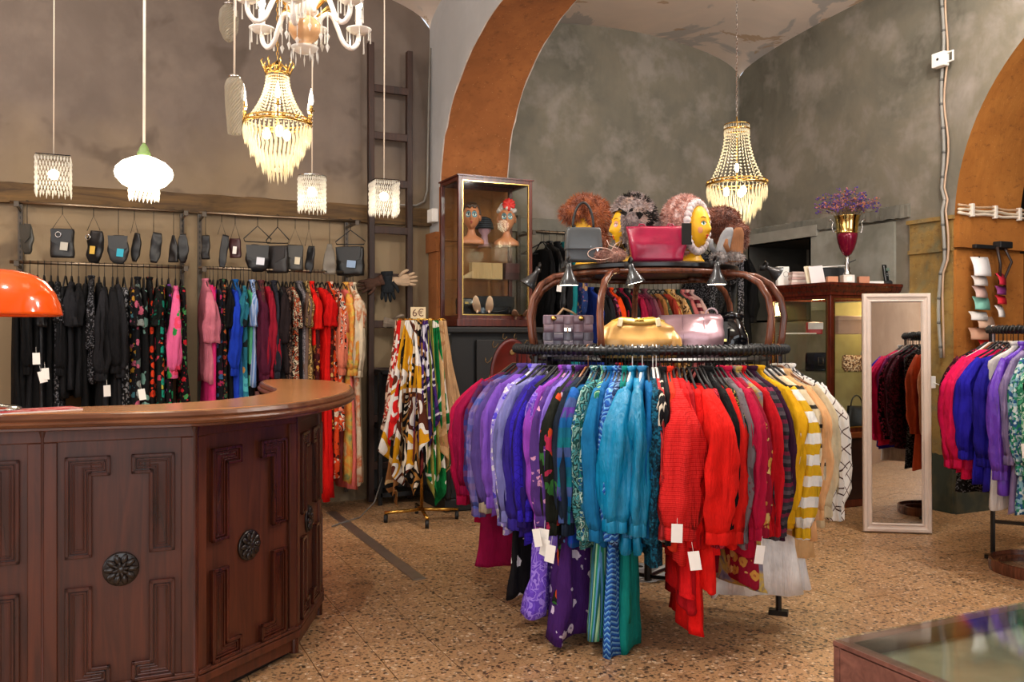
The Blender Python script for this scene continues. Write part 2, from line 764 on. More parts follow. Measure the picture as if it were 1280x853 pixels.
# proud stone courses of the arch foot
for z0, z1, out in ((0.0, 2.12, .012), (2.14, 2.58, .018)):
    m = MB()
    m.box(((XB + XB2) / 2 - .004, 6.85 - out / 2 - .003, (z0 + z1) / 2), (XB2 - XB + .01, out, z1 - z0))
    struct('trim_1', m, M_ochre)

m = MB()
m.box((XB - .012, 6.955, 1.1), (.03, .20, 2.2)).box((XB - .02, 6.955, 2.13), (.05, .24, .16))
struct('trim_10', m, M_ochre)
for nm, X_, pr_ in (('trim_11', XB, nearB), ('trim_12', XB2, farB)):
    random.seed(8)
    m = MB()
    P_ = [(X_ + random.uniform(-.004, .004), y, z + random.uniform(-.004, .004)) for y, z in pr_]
    m.tube(P_, [random.uniform(.002, .007) for _ in P_], 5)
    struct(nm, m, plain('#b8aca0', .9, name='chipped_plaster_edge', var=.3))

# wall D with the niche
m = MB()
yy = sorted(set(frange(4.62, YW, 24) + [6.13, 6.95]))
for y0, y1 in zip(yy, yy[1:]):
    t0, t1 = top2(XD, y0) + .01, top2(XD, y1) + .01
    spans = [(-.02, 1.5), (2.24, None)] if 6.12 < y0 and y1 < 6.96 else [(-.02, None)]
    for a, b in spans:
        m.add([(XD, y0, a), (XD, y1, a), (XD, y1, b or t1), (XD, y0, b or t0)], [(0, 1, 2, 3)])
_w, nearD = arch_wall('wall_right', XD, ysD, archD, lambda y: top2(XD, y), [(YBACK, 1.38)], M_wallC)
struct('wall_right', m, M_wallC)
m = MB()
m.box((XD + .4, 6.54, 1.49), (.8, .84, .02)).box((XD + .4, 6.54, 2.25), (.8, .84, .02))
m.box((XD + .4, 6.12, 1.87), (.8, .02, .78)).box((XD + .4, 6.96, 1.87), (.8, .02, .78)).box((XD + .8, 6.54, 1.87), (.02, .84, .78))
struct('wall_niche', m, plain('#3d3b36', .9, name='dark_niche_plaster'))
m = MB()
m.box((XD - .02, 6.5, 2.30), (.05, 1.0, .10))
struct('trim_2', m, plain('#8d897e', .85, name='grey_lintel', bump=.3))
m = MB()
m.box((XD - .012, 5.62, 1.93), (.03, .92, .70))
struct('trim_3', m, plaster('grey_board', ['#6f6e60', '#8c8b80', '#a09e95'], 2.0, .1))
soffit('wall_right_soffit', XD, XD2, nearD, nearD, M_pier)
arch_wall('wall_right_rear', XD2, ysD, archD, lambda y: 4.3, [(YBACK, 1.38), (4.62, YW)], M_wallC)
m = MB()
m.box((XD - .008, 4.815, 1.13), (.03, .39, 2.26))
struct('trim_4', m, M_flaky)
for z0, z1, o_ in ((0, 2.0, .004), (2.02, 2.26, .03)):
    m = MB()
    m.box(((XD + XD2) / 2, 4.62 - o_ / 2 - .01, (z0 + z1) / 2), (XD2 - XD + .02, o_ + .02, z1 - z0))
    struct('trim_5', m, M_pier)
m = MB()
m.box((XD - .03, 4.815, 2.01), (.02, .4, .03)).box((XD - .03, 4.815, 2.25), (.03, .42, .03))
struct('trim_6', m, M_flaky)

# other sides of the shop (out of frame) with window and door openings for the daylight
M_tan = plaster('tan_plaster', ['#a07a58', '#b58c68', '#c49c78'], 1.2, .2)


def wall_open(name, p0, p1, z1, op, mat, h=4.5):
    m = MB()
    p0, p1 = Vector(p0), Vector(p1)

    def q(a, b, za, zb):
        u, w = p0.lerp(p1, a), p0.lerp(p1, b)
        m.add([(u.x, u.y, za), (w.x, w.y, za), (w.x, w.y, zb), (u.x, u.y, zb)], [(0, 1, 2, 3)])
    q(0, op[0], -.02, h)
    q(op[1], 1, -.02, h)
    q(op[0], op[1], -.02, op[2])
    q(op[0], op[1], op[3], h)
    return struct(name, m, mat)


wall_open('wall_front', (XLEFT, YBACK), (XB, YBACK), 4.5, (.12, .84, .4, 3.4), M_tan)
wall_open('wall_front_right', (XB2, YBACK), (XD, YBACK), 4.5, (.12, .88, .4, 3.4), M_tan)
wall_open('wall_left', (XLEFT, YBACK), (XLEFT, YW), 4.5, (.33, .66, .8, 3.2), M_tan)
m = MB()
m.box((9.0, 2.3, 2.1), (.05, 9.6, 4.5)).box((7.8, 7.1, 2.1), (2.4, .05, 4.5)).box((7.8, YBACK, 2.1), (2.4, .05, 4.5))
m.box((7.8, 2.3, 4.32), (2.4, 9.6, .05))
struct('wall_far_room', m, plain('#3a332c', .9, name='dim_room_plaster'))  # dimness of the far room put into its wall colour
for k, (x0, x1) in enumerate(((XLEFT + .72, XLEFT + 5.1), (XB2 + .3, XD - .3))):
    m = MB()
    for x in frange(x0, x1, 3 if k == 0 else 2):
        m.box((x, YBACK + .02, 1.9), (.06, .06, 3.0))
    for z in (.42, 2.6, 3.38):
        m.box(((x0 + x1) / 2, YBACK + .02, z), (x1 - x0, .06, .06))
    struct('window_%d' % (k + 1), m, M_cherry)

# beam along the back wall and dado strip round the second room
M_beam = wood('#3e2c18', '#77592f', .8, 'x', 5, 'worn_beam')


def rough_beam(p0, p1, z0, z1, th, seed):
    random.seed(seed)
    m = MB()
    n = 60
    rows = []
    p0, p1 = Vector((*p0, 0)), Vector((*p1, 0))
    d = (p1 - p0).normalized()
    nr = Vector((d.y, -d.x, 0))
    for i in range(n + 1):
        p = p0.lerp(p1, i / n)
        j = lambda a: random.uniform(-a, a)
        rows.append([p + nr * (th + j(.004)) + Vector((0, 0, z0 + j(.006))),
                     p + nr * (th + j(.004)) + Vector((0, 0, z1 + j(.01))),
                     p + Vector((0, 0, z1 + .012)), p + Vector((0, 0, z0))])
    return m.loft(rows, True)


struct('trim_7', rough_beam((XLEFT, YW), (XB, YW), 2.28, 2.42, .05, 1), M_beam)
M_strip = plaster('grey_dado_strip', ['#5f5e52', '#74726a', '#827d70'], 3, .3)
struct('trim_8', rough_beam((XB2, YW), (XD, YW), 2.28, 2.40, .03, 2), M_strip)
struct('trim_9', rough_beam((XD, YW), (XD, 5.02), 2.30, 2.40, .035, 3), M_strip)

# terrazzo floor
def terrazzo(name, base, chips):
    t = NT(name)
    v = t.coords('World')
    nz = t.noise(v, 1.1, 4, .6)
    c = t.ramp(nz.outputs[0], [(.3, base[0]), (.5, base[1]), (.7, base[2])])
    vo = t.voro(v, 48)
    sep = t.n('ShaderNodeSeparateColor')
    t.l(vo.outputs['Color'], sep.inputs[0])
    ch = t.ramp(sep.outputs[0], [(0, chips[0]), (.3, chips[1]), (.55, chips[2]), (.8, chips[3])], 'CONSTANT')
    m_ = t.math('MULTIPLY', t.math('LESS_THAN', vo.outputs['Distance'], .42), t.math('GREATER_THAN', sep.outputs[1], .35))
    c = t.mix(t.math('MULTIPLY', m_, .95), c, ch)
    vo2 = t.voro(v, 140)
    sp2 = t.n('ShaderNodeSeparateColor')
    t.l(vo2.outputs['Color'], sp2.inputs[0])
    c = t.mix(t.math('MULTIPLY', t.math('GREATER_THAN', sp2.outputs[0], .8), .6), c, chips[0])
    t.col(c)
    t.rough(.38)
    t.bump(nz.outputs[0], .05, .01)
    return t.m


M_ter = terrazzo('terrazzo', ('#a07a56', '#b89066', '#a88460'), ('#33281f', '#c8a888', '#5a4232', '#dcc2a2'))
M_grout = plain('#3b3028', .9, name='dark_joint')
m = MB()
m.box((2.75, 2.3, -.045), (12.6, 9.7, .05))
floor = struct('floor', m, M_grout)
TX, TY, X0T, Y0T = .265, .2235, 1.59 - .265 * 30, 3.10 - .2235 * 30
tiles = []
i = 0
while X0T + i * TX < 8.95:
    j = 0
    while Y0T + j * TY < 7.1:
        x, y = X0T + (i + .5) * TX, Y0T + (j + .5) * TY
        if y > -2.45 and x > -3.45:
            d = x * SA + y * CA
            u = (x * CA - y * SA) / max(d, .1)
            vis = d > 3.3 and abs(u) < .60 and not (u < -.24 and d < 6.5) and not (u < -.2 and d > 6.3)
            tiles.append((0 if vis else 1, d, x, y))
        j += 1
    i += 1
tiles.sort()
tm = MB().box((0, 0, -.01), (TX - .0035, TY - .0035, .02)).mesh('floor_tile', M_ter, False)
rest = MB()
for k, (vis, d, x, y) in enumerate(tiles):
    random.seed(k * 7 + 1)
    dz = random.uniform(-.0015, 0)
    if k < 300 and vis == 0:
        o = bpy.data.objects.new('floor_tile', tm)
        COL.objects.link(o)
        o.parent = floor
        o.location = (x, y, dz)
    else:
        rest.box((x, y, -.01 + dz), (TX - .0035, TY - .0035, .02))
o = obj('floor_tiles_beyond', rest, M_ter, floor)
o['kind'] = 'stuff'
# metal threshold strip set in the floor
m = MB()
m.box((1.60, 5.65, .003), (.075, 2.05, .008))
tag(obj('floor_strip', m, metal('#a9a49c', .45)), 'flat grey metal strip let into the terrazzo floor beside the counter', 'floor strip')
# ------------------------------------------------------------------ reception counter
M_top = wood('#8a5a38', '#b8824e', .24, 'x', 5, 'polished_counter_top')  # the top's glossy reflection is put into this lighter wood colour
M_rim = wood('#4a2614', '#7a4a2c', .3, 'x', 5, 'counter_rim')
M_body = wood('#3c1a0c', '#64301a', .45, 'z', 7, 'dark_mahogany')
M_mould = wood('#2c120a', '#5a281a', .2, 'z', 7, 'mahogany_moulding')
M_ros = plain('#1e1613', .3, name='dark_carved_wood')
cnt = thing('reception_counter', 'curved dark wooden counter with carved rosettes and a lighter polished top', 'counter',
            (*rf(-1.3, 3.9), 0))
CX, CY = rf(-1.3, 3.9)


def smooth_loop(pts, k=6):
    out = []
    n = len(pts)
    for i in range(n):
        p0, p1, p2, p3 = (Vector(pts[(i + j) % n]) for j in (-1, 0, 1, 2))
        for q in range(k):
            t = q / k
            out.append(.5 * ((2 * p1) + (p2 - p0) * t + (2 * p0 - 5 * p1 + 4 * p2 - p3) * t * t + (3 * p1 - p0 - 3 * p2 + p3) * t ** 3))
    return out


slab = [(-2.9, 2.35), (-2.2, 2.64), (-1.68, 2.85), (-1.334, 2.96), (-1.106, 3.04), (-.94, 3.2), (-.82, 3.42), (-.755, 3.75), (-.745, 4.1),
        (-.79, 4.45), (-.90, 4.85), (-1.1, 5.17), (-1.35, 5.3), (-1.47, 5.15), (-1.40, 4.85), (-1.28, 4.55), (-1.17, 4.27), (-1.13, 4.0), (-1.15, 3.75),
        (-1.237, 3.49), (-1.45, 3.3), (-1.83, 3.12), (-2.35, 2.92), (-3.0, 2.62)]
sl = smooth_loop([Vector(rf(*p)) - Vector((CX, CY)) for p in slab], 4)


def inset(loop, d):
    n = len(loop)
    out = []
    for i in range(n):
        t = (loop[(i + 1) % n] - loop[i - 1])
        t.normalize()
        out.append(loop[i] + Vector((-t.y, t.x)) * d)
    return out


m = MB()
prof = [(.03, 1.032), (.012, 1.036), (.012, 1.044), (.003, 1.047), (0, 1.056), (.003, 1.062), (.012, 1.066), (.010, 1.074), (.016, 1.086), (.03, 1.09)]
rows = []
for d, z in prof:
    rows.append([(p.x, p.y, z) for p in inset(sl, d)])
m.loft(rows, True)
obj('counter_top', m, M_rim, cnt, False)
m = MB()
m.loft([[(p.x, p.y, 1.0895) for p in inset(sl, .028)], [(p.x, p.y, 1.092) for p in inset(sl, .031)]], True)
obj('top_surface', m, M_top, cnt, False)
body = [(-2.35, 2.665), (-1.60, 3.0), (-1.155, 3.2), (-.917, 3.70), (-.925, 4.2), (-1.06, 4.7), (-1.30, 5.02)]
bp = [Vector(rf(*p)) - Vector((CX, CY)) for p in body]


def rect_frame(m, x0, x1, z0, z1, w, y0, y1):
    m.box(((x0 + x1) / 2, (y0 + y1) / 2, z1 - w / 2), (x1 - x0, abs(y1 - y0), w))
    m.box(((x0 + x1) / 2, (y0 + y1) / 2, z0 + w / 2), (x1 - x0, abs(y1 - y0), w))
    m.box((x0 + w / 2, (y0 + y1) / 2, (z0 + z1) / 2), (w, abs(y1 - y0), z1 - z0 - 2 * w))
    m.box((x1 - w / 2, (y0 + y1) / 2, (z0 + z1) / 2), (w, abs(y1 - y0), z1 - z0 - 2 * w))


def L_poly(x0, z0, sx, sz, bw, fl, H, e):
    # corner of the L at (x0,z0); bar grows along -sz, foot along sx ; e = inset
    P = [(e, e), (fl - e, e), (fl - e, bw * .8 - e), (bw - e, bw * .8 - e), (bw - e, H - e), (e, H - e)]
    return [(x0 + sx * a, z0 - sz * b) for a, b in P]


def bead_loop(m, poly, y, r):
    n = len(poly)
    for i in range(n):
        a, b = poly[i], poly[(i + 1) % n]
        dx, dz = b[0] - a[0], b[1] - a[1]
        ln = math.hypot(dx, dz)
        cx, cz = (a[0] + b[0]) / 2, (a[1] + b[1]) / 2
        if abs(dx) > abs(dz):
            m.box((cx, y, cz), (ln + r * 1.4, r * 1.3, r * 1.4))
        else:
            m.box((cx, y, cz), (r * 1.4, r * 1.3, ln + r * 1.4))


random.seed(4)
for k in range(len(bp) - 1):
    a, b = bp[k], bp[k + 1]
    d = b - a
    w = d.length
    ang = math.atan2(d.y, d.x)
    mid = (a + b) / 2
    pn = obj('panel', MB().box((0, .012, .53), (w, .03, 1.0)), M_body, cnt, loc=(mid.x, mid.y, 0), rot=(0, 0, ang))
    hw = w / 2 - .035
    fr = MB()
    rect_frame(fr, -w / 2, w / 2, .09, 1.03, .045, -.016, -.002)
    # top rail, foot rail with bead
    fr.box((0, -.018, .125), (w, .02, .012)).box((0, -.012, .10), (w + .01, .03, .03))
    obj('panel_frame', fr, M_body, pn, bevel=.003)
    bw = .08 if w > .4 else .06
    fl = min(.15, hw * .66)
    for sx in (-1, 1):
        for sz in (1, -1):
            x0 = -sx * (hw - .035) * 1
            z0 = .93 if sz > 0 else .135
            H = .345
            mm = MB()
            pol = L_poly(x0, z0, sx, sz, bw, fl, H, 0)
            # flat raised base of the L
            xa, xb = sorted((x0, x0 + sx * bw))
            za, zb = sorted((z0, z0 - sz * H))
            mm.box(((xa + xb) / 2, -.008, (za + zb) / 2), (xb - xa, .012, zb - za))
            xa2, xb2 = sorted((x0 + sx * bw, x0 + sx * fl))
            zc, zd = sorted((z0, z0 - sz * bw * .8))
            mm.box(((xa2 + xb2) / 2, -.008, (zc + zd) / 2), (xb2 - xa2, .012, zd - zc))
            bead_loop(mm, L_poly(x0, z0, sx, sz, bw, fl, H, .004), -.019, .009)
            bead_loop(mm, L_poly(x0, z0, sx, sz, bw, fl, H, .017), -.016, .005)
            bead_loop(mm, L_poly(x0, z0, sx, sz, bw, fl, H, .026), -.014, .004)
            obj('moulding', mm, M_mould, pn, bevel=.002)
    # rosette
    r = MB()
    r.lathe([(.06, 0), (.06, .006), (.056, .009), (.04, .008), (.02, .012), (.012, .02), (.001, .021)], 24)
    for ring, (n_, rad, ln, h) in enumerate(((10, .036, .021, .012), (8, .018, .012, .016))):
        for q in range(n_):
            t = 2 * PI * q / n_ + ring * .2
            bb = MB().ball((0, 0, 0), (ln, rad * .32, .007), 8, 6)
            bb.xf(Matrix.Translation((rad * math.cos(t), rad * math.sin(t), h)) @ Matrix.Rotation(t, 4, 'Z'))
            r.add(bb.v, bb.f)
    r.xf(Matrix.Translation((0, -.004, .53)) @ Matrix.Rotation(PI / 2, 4, 'X'))
    obj('rosette', r, M_ros, pn, True, label='carved round flower boss')
for k, p in enumerate(bp):
    m = MB()
    m.lathe([(.020, .02), (.020, .13), (.017, .14), (.017, 1.0), (.020, 1.03)], 14, (p.x, p.y, 0))
    obj('post', m, M_mould, cnt, True, auto=.7)
# plinth and inner carcass
inn = [p + (Vector((0, 0)) - p).normalized() * .05 for p in bp]
m = MB()
for a, b in zip(inn, inn[1:]):
    d = b - a
    m.box(((a.x + b.x) / 2, (a.y + b.y) / 2, .045), (d.length + .02, .02, .09), math.atan2(d.y, d.x))
obj('plinth', m, plain('#120b08', .6, name='dark_plinth'), cnt)
m = MB()
back = [Vector(rf(*p)) - Vector((CX, CY)) for p in ((-2.4, 2.95), (-1.83, 3.18), (-1.45, 3.36), (-1.26, 3.55), (-1.18, 3.8), (-1.17, 4.1), (-1.3, 4.5), (-1.42, 4.9))]
for a, b in zip(back, back[1:]):
    d = b - a
    m.box(((a.x + b.x) / 2, (a.y + b.y) / 2, .54), (d.length + .01, .02, 1.0), math.atan2(d.y, d.x))
for a, b in ((bp[0], back[0]), (bp[-1], back[-1])):
    d = b - a
    m.box(((a.x + b.x) / 2, (a.y + b.y) / 2, .54), (d.length, .02, 1.0), math.atan2(d.y, d.x))
obj('carcass', m, M_body, cnt)

# desk lamp with orange dome shade
lx, ly = rf(-1.76, 2.98)
lamp = thing('desk_lamp', 'desk lamp with a glossy orange dome shade standing on the counter', 'lamp', (lx, ly, 1.09))
obj('base', MB().lathe([(.001, 0), (.085, 0), (.09, .008), (.088, .016), (.06, .024), (.03, .028), (.012, .04), (.001, .04)], 28), M_chrome, lamp, True)
obj('stem', MB().tube([(0, 0, .03), (0, 0, .34)], .009, 10), M_chrome, lamp, True)
pr = [(.215, .332), (.213, .34), (.205, .375), (.19, .41), (.165, .445), (.13, .468), (.08, .482), (.03, .487), (.001, .488)]
inner = [(r - .004, z - .004) for r, z in reversed(pr[:-1])]
obj('shade', MB().lathe(inner + pr, 48, cap=False), plain('#e2520c', .12, name='orange_enamel', var=.03), lamp, True)
obj('bulb', MB().ball((0, 0, .39), .03), emit('#ffe2b0', 6), lamp, True)
mgx, mgy = rf(-1.72, 2.93)
mg = thing('magazine', 'red and white magazine lying flat on the counter beside the lamp', 'magazine', (mgx + .1, mgy + .03, 1.0905), .35)
obj('pages', MB().box((0, 0, .003), (.30, .12, .006)), M_white, mg)
obj('cover', MB().box((0, 0, .007), (.302, .122, .002)), fabric('paint', ['#c01424', '#c8182c', '#e8a8a0', '#b01522'], 14, .4), mg)
# ------------------------------------------------------------------ hanging lamps
WARM = (1.0, .84, .6)


def bead_shell(rows, n, r0, r1, z0, z1, ln, wd, seed=1, square=False):
    """rows of little facetted prisms hanging round a frame"""
    random.seed(seed)
    m = MB()
    for i in range(rows):
        t = i / max(1, rows - 1)
        r = r0 + (r1 - r0) * t
        z = z0 + (z1 - z0) * t
        for k in range(n):
            a = 2 * PI * (k + .5 * (i % 2)) / n
            if square:
                per = (k + .5 * (i % 2)) / n * 4
                sd, q = int(per) % 4, per % 1
                e = -r + 2 * r * q
                x, y = ((e, -r), (r, e), (-e, r), (-r, -e))[sd]
            else:
                x, y = r * math.cos(a), r * math.sin(a)
            l = ln * random.uniform(.85, 1.1)
            w = wd / 2
            m.add([(x, y, z), (x + w, y, z - l * .45), (x, y + w, z - l * .45), (x - w, y, z - l * .45), (x, y - w, z - l * .45),
                   (x, y, z - l)], [(0, 1, 2), (0, 2, 3), (0, 3, 4), (0, 4, 1), (5, 2, 1), (5, 3, 2), (5, 4, 3), (5, 1, 4)])
    return m


def swag(m, p0, p1, n, r, sag=0.0):
    for i in range(n):
        t = (i + .5) / n
        p = Vector(p0).lerp(Vector(p1), t)
        p.z -= sag * math.sin(PI * t)
        s = r
        m.add([(p.x, p.y, p.z + s), (p.x + s, p.y, p.z), (p.x, p.y + s, p.z), (p.x - s, p.y, p.z), (p.x, p.y - s, p.z), (p.x, p.y, p.z - s)],
              [(0, 1, 2), (0, 2, 3), (0, 3, 4), (0, 4, 1), (5, 2, 1), (5, 3, 2), (5, 4, 3), (5, 1, 4)])


def cord(o, z, ztop, mat, r=.004):
    obj('cord', MB().tube([(0, 0, z), (.003, 0, (z + ztop) / 2), (0, 0, ztop)], r, 6), mat, o, True)
    obj('ceiling_rose', MB().lathe([(.001, ztop), (.045, ztop), (.04, ztop - .02), (.01, ztop - .04), (.001, ztop - .04)], 16), M_white, o, True)


M_cord = plain('#d8c7b4', .5, name='pale_cord')
M_bulb = emit('#fff0cc', 3.5)


def crystal_drum(x, ytop, ybot, d, label, R, square):
    X, Y = at(x, d)
    zt, zb = zat(ytop, d), zat(ybot, d)
    o = thing('pendant_lamp', label, 'pendant lamp', (X, Y, zb))
    H = zt - zb
    zc = top1(X, Y) - zb
    m = MB()
    if square:
        rect_frame(m, -R, R, H - .006, H, .003, -R, R)
        m.box((0, 0, H - .003), (2 * R, 2 * R, .005))
    else:
        m.lathe([(.001, H), (R + .003, H), (R + .003, H - .006), (.001, H - .006)], 24)
    obj('frame', m, M_chrome, o)
    n = 40 if not square else 44
    nr = 7
    sh = bead_shell(nr, n, R, R, H - .008, H * .22, H * .17, .011, 3, square)
    obj('crystals', sh, M_crystal2, o, stuff=True)
    obj('fringe', bead_shell(1, n // 2, R, R, H * .16, 0, H * .2, .009, 5, square), M_crystal2, o, stuff=True)
    obj('bulb', MB().ball((0, 0, H * .55), .03), M_bulb, o, True)
    cord(o, H, zc, M_cord)
    point('lamp_light', (X, Y, zb + H * .3), .9, WARM, .05)


crystal_drum(67, 196, 245, 5.0, 'square crystal bead pendant lamp hanging furthest left above the counter', .088, True)
crystal_drum(390, 220, 265, 5.2, 'round crystal drum pendant hanging below the gilt basket chandelier', .080, False)
crystal_drum(480, 226, 270, 5.6, 'square crystal pendant hanging in front of the old wooden ladder', .077, True)

# white onion pendant
X, Y = at(180, 4.5)
zb = zat(252, 4.5)
o = thing('pendant_lamp', 'glowing white flattened globe pendant with a crystal fringe below', 'pendant lamp', (X, Y, zb))
M_opal = emit('#fff6e2', 2.0)
obj('globe', MB().lathe([(.001, .06), (.06, .062), (.105, .085), (.136, .12), (.142, .145), (.135, .17), (.105, .2), (.06, .222), (.03, .232), (.001, .233)], 36),
    M_opal, o, True)
obj('crystals', bead_shell(2, 22, .072, .07, .07, .045, .045, .012, 2), M_crystal2, o, stuff=True)
obj('cap', MB().lathe([(.001, .235), (.034, .235), (.032, .25), (.024, .262), (.024, .27), (.012, .29), (.004, .3)], 18), plain('#6f8a4e', .4, name='green_brass'), o, True)
cord(o, .3, top1(X, Y) - zb, plain('#efe2d2', .4, name='white_tube'), .008)
point('lamp_light', (X, Y, zb - .05), 9, WARM, .12)

# two pressed glass pendants
def glass_drop(x, ytop, ybot, d, prof, label, tone):
    X, Y = at(x, d)
    zt, zb = zat(ytop, d), zat(ybot, d)
    H = zt - zb
    o = thing('pendant_lamp', label, 'pendant lamp', (X, Y, zb))
    n = 36
    rows = []
    M_ = 30
    for i in range(M_ + 1):
        t = i / M_
        # interpolate profile
        for (t0, r0), (t1, r1) in zip(prof, prof[1:]):
            if t0 <= t <= t1 + 1e-6:
                r = r0 + (r1 - r0) * (t - t0) / (t1 - t0)
                break
        rows.append([((r + .004 * ((k + i) % 2) - .002) * math.cos(2 * PI * k / n), (r + .004 * ((k + i) % 2) - .002) * math.sin(2 * PI * k / n), t * H)
                     for k in range(n)])
    obj('shade', MB().loft(rows, False), tone, o)
    obj('cap', MB().lathe([(.001, H + .012), (.02, H + .012), (.03, H), (.001, H)], 16), M_chrome, o, True)
    cord(o, H + .01, top1(X, Y) - zb, M_cord, .005)


M_press = crystal_mat('#a89f8e', .28)
glass_drop(293, 97, 168, 4.2, [(0, .028), (.02, .03), (.6, .042), (.85, .044), (.96, .034), (1, .018)],
           'long tapering pressed glass pendant hanging left of the gilt basket chandelier', M_press)
glass_drop(286, 6, 53, 4.6, [(0, .004), (.08, .025), (.3, .044), (.6, .05), (.85, .044), (1, .02)],
           'egg shaped pressed glass pendant hanging near the top edge', M_press)


# basket chandeliers
def basket(x, ytop, ybot, d, label, ceil_fn, chain_to, R, candles, seed, crown):
    X, Y = at(x, d)
    zt, zb = zat(ytop, d), zat(ybot, d)
    H = zt - zb
    o = thing('chandelier', label, 'chandelier', (X, Y, zb))
    zr = H * (.43 if candles else .36)
    rt = R * (.34 if candles else .42)
    m = MB()
    m.tube([(R * math.cos(2 * PI * k / 32), R * math.sin(2 * PI * k / 32), zr) for k in range(32)], .008, 6, True)
    m.tube([(R * math.cos(2 * PI * k / 32), R * math.sin(2 * PI * k / 32), zr + .022) for k in range(32)], .004, 6, True)
    for k in range(16):
        a = 2 * PI * k / 16
        m.ball((R * 1.01 * math.cos(a), R * 1.01 * math.sin(a), zr + .012), .009, 6, 4)
    obj('rim', m, M_gold, o, True)
    m = MB()
    zc = H * .88
    m.tube([(rt * math.cos(2 * PI * k / 24), rt * math.sin(2 * PI * k / 24), zc) for k in range(24)], .006, 6, True)
    m.tube([(rt * math.cos(2 * PI * k / 24), rt * math.sin(2 * PI * k / 24), zc + .03) for k in range(24)], .004, 6, True)
    if crown:
        for k in range(8):
            a = 2 * PI * k / 8
            c, s_ = math.cos(a), math.sin(a)
            m.tube([(rt * c, rt * s_, zc), (rt * 1.25 * c, rt * 1.25 * s_, zc + .03), (rt * 1.45 * c, rt * 1.45 * s_, zc + .06), (rt * 1.25 * c, rt * 1.25 * s_, zc + .075)],
                   [.006, .006, .004, .002], 5)
            m.tube([(rt * c, rt * s_, zc + .02), (rt * .4 * c, rt * .4 * s_, H * .97), (0, 0, H)], .003, 5)
    m.tube([(0, 0, zr), (0, 0, H)], .005, 6)
    obj('crown', m, M_gold, o, True)
    if not crown:
        obj('crown_fringe', bead_shell(2, 30, rt, rt, zc + .03, zc - .0, .055, .009, 4), M_crystal, o, stuff=True)
    sw = MB()
    ns = 30
    for k in range(ns):
        a = 2 * PI * k / ns
        c, s_ = math.cos(a), math.sin(a)
        r2 = R * .93
        prev = None
        pts = []
        for q in range(9):
            t = q / 8
            rr = rt * .95 + (r2 - rt * .95) * (t ** 1.9)
            pts.append(Vector((rr * c, rr * s_, zc - .01 + (zr + .02 - zc) * t)))
        for p, q_ in zip(pts, pts[1:]):
            swag(sw, p, q_, 2, .0065)
    obj('bead_strings', sw, M_crystal, o, stuff=True)
    tiers = [(R * 1.0, 44, 0.0), (R * .82, 38, .25), (R * .64, 30, .44), (R * .46, 22, .61), (R * .28, 14, .76)]
    for i, (rr, n, dz) in enumerate(tiers):
        mm = bead_shell(1, n, rr, rr, zr * (1 - dz) - .004, 0, zr * .36, .012, seed + i)
        mm2 = bead_shell(1, n, rr * .96, rr * .96, zr * (1 - dz) - .03, 0, zr * .33, .012, seed + i + 9)
        mm.add(mm2.v, mm2.f)
        obj('crystal_tier', mm, M_crystal, o, stuff=True)
    obj('drop', MB().ball((0, 0, .014), .016, 8, 6), M_crystal2, o)
    for k in range(3):
        a = 2 * PI * k / 3 + .5
        obj('bulb', MB().ball((R * .35 * math.cos(a), R * .35 * math.sin(a), zr * .82), (.02, .02, .03)), emit('#ffedc0', 12), o, True)
    obj('bulb', MB().ball((0, 0, zr + .11), (.014, .014, .03)), emit('#ffedc0', 12), o, True)
    point('lamp_light', (X, Y, zb + zr * .5), 2.0, WARM, .1)
    point('lamp_light', (X, Y, zb + zr + .15), 1.5, WARM, .06)
    if candles:
        for k in range(6):
            a = 2 * PI * k / 6 + .35
            c, s_ = math.cos(a), math.sin(a)
            rr = R * 1.08
            ar = MB()
            ar.tube([(R * .95 * c, R * .95 * s_, zr + .01), (rr * c, rr * s_, zr), (rr * 1.06 * c, rr * 1.06 * s_, zr + .03), (rr * 1.04 * c, rr * 1.04 * s_, zr + .055)], .005, 6)
            ar.lathe([(.001, zr + .05), (.02, zr + .058), (.001, zr + .06)], 10, (rr * 1.04 * c, rr * 1.04 * s_, 0))
            ar.lathe([(.009, zr + .06), (.009, zr + .085)], 8, (rr * 1.04 * c, rr * 1.04 * s_, 0))
            arm = obj('candle_arm', ar, M_gold, o, True)
            obj('candle_bulb', MB().lathe([(.007, zr + .085), (.013, zr + .105), (.011, zr + .13), (.004, zr + .16), (.001, zr + .172)], 10,
                                          (rr * 1.04 * c, rr * 1.04 * s_, 0)), emit('#fff6e6', 2.2), arm, True)
    zc2 = ceil_fn(X, Y) - zb
    m = MB()
    ln = .028
    q = int((zc2 - H) / (ln * .8))
    for i in range(q + 1):
        z = H + i * ln * .8
        w = .006
        pts = [(w * math.cos(t) if i % 2 else 0, 0 if i % 2 else w * math.cos(t), z + ln / 2 + ln / 2 * math.sin(t)) for t in [2 * PI * j / 8 for j in range(8)]]
        m.tube(pts, .0017, 4, True)
    obj('chain', m, M_chrome if not candles else M_gold, o, stuff=True)
    obj('ceiling_rose', MB().lathe([(.001, zc2), (.05, zc2), (.045, zc2 - .02), (.01, zc2 - .05), (.001, zc2 - .05)], 16), M_gold, o, True)
    return o


basket(347, 76, 216, 4.5, 'gilt basket chandelier with glass candle bulbs and tiered crystals above the counter', top1, 0, .168, True, 11, True)
basket(921, 146, 279, 5.7, 'lit crystal basket chandelier hanging by a chain in the second room', top2, 0, .19, False, 31, False)

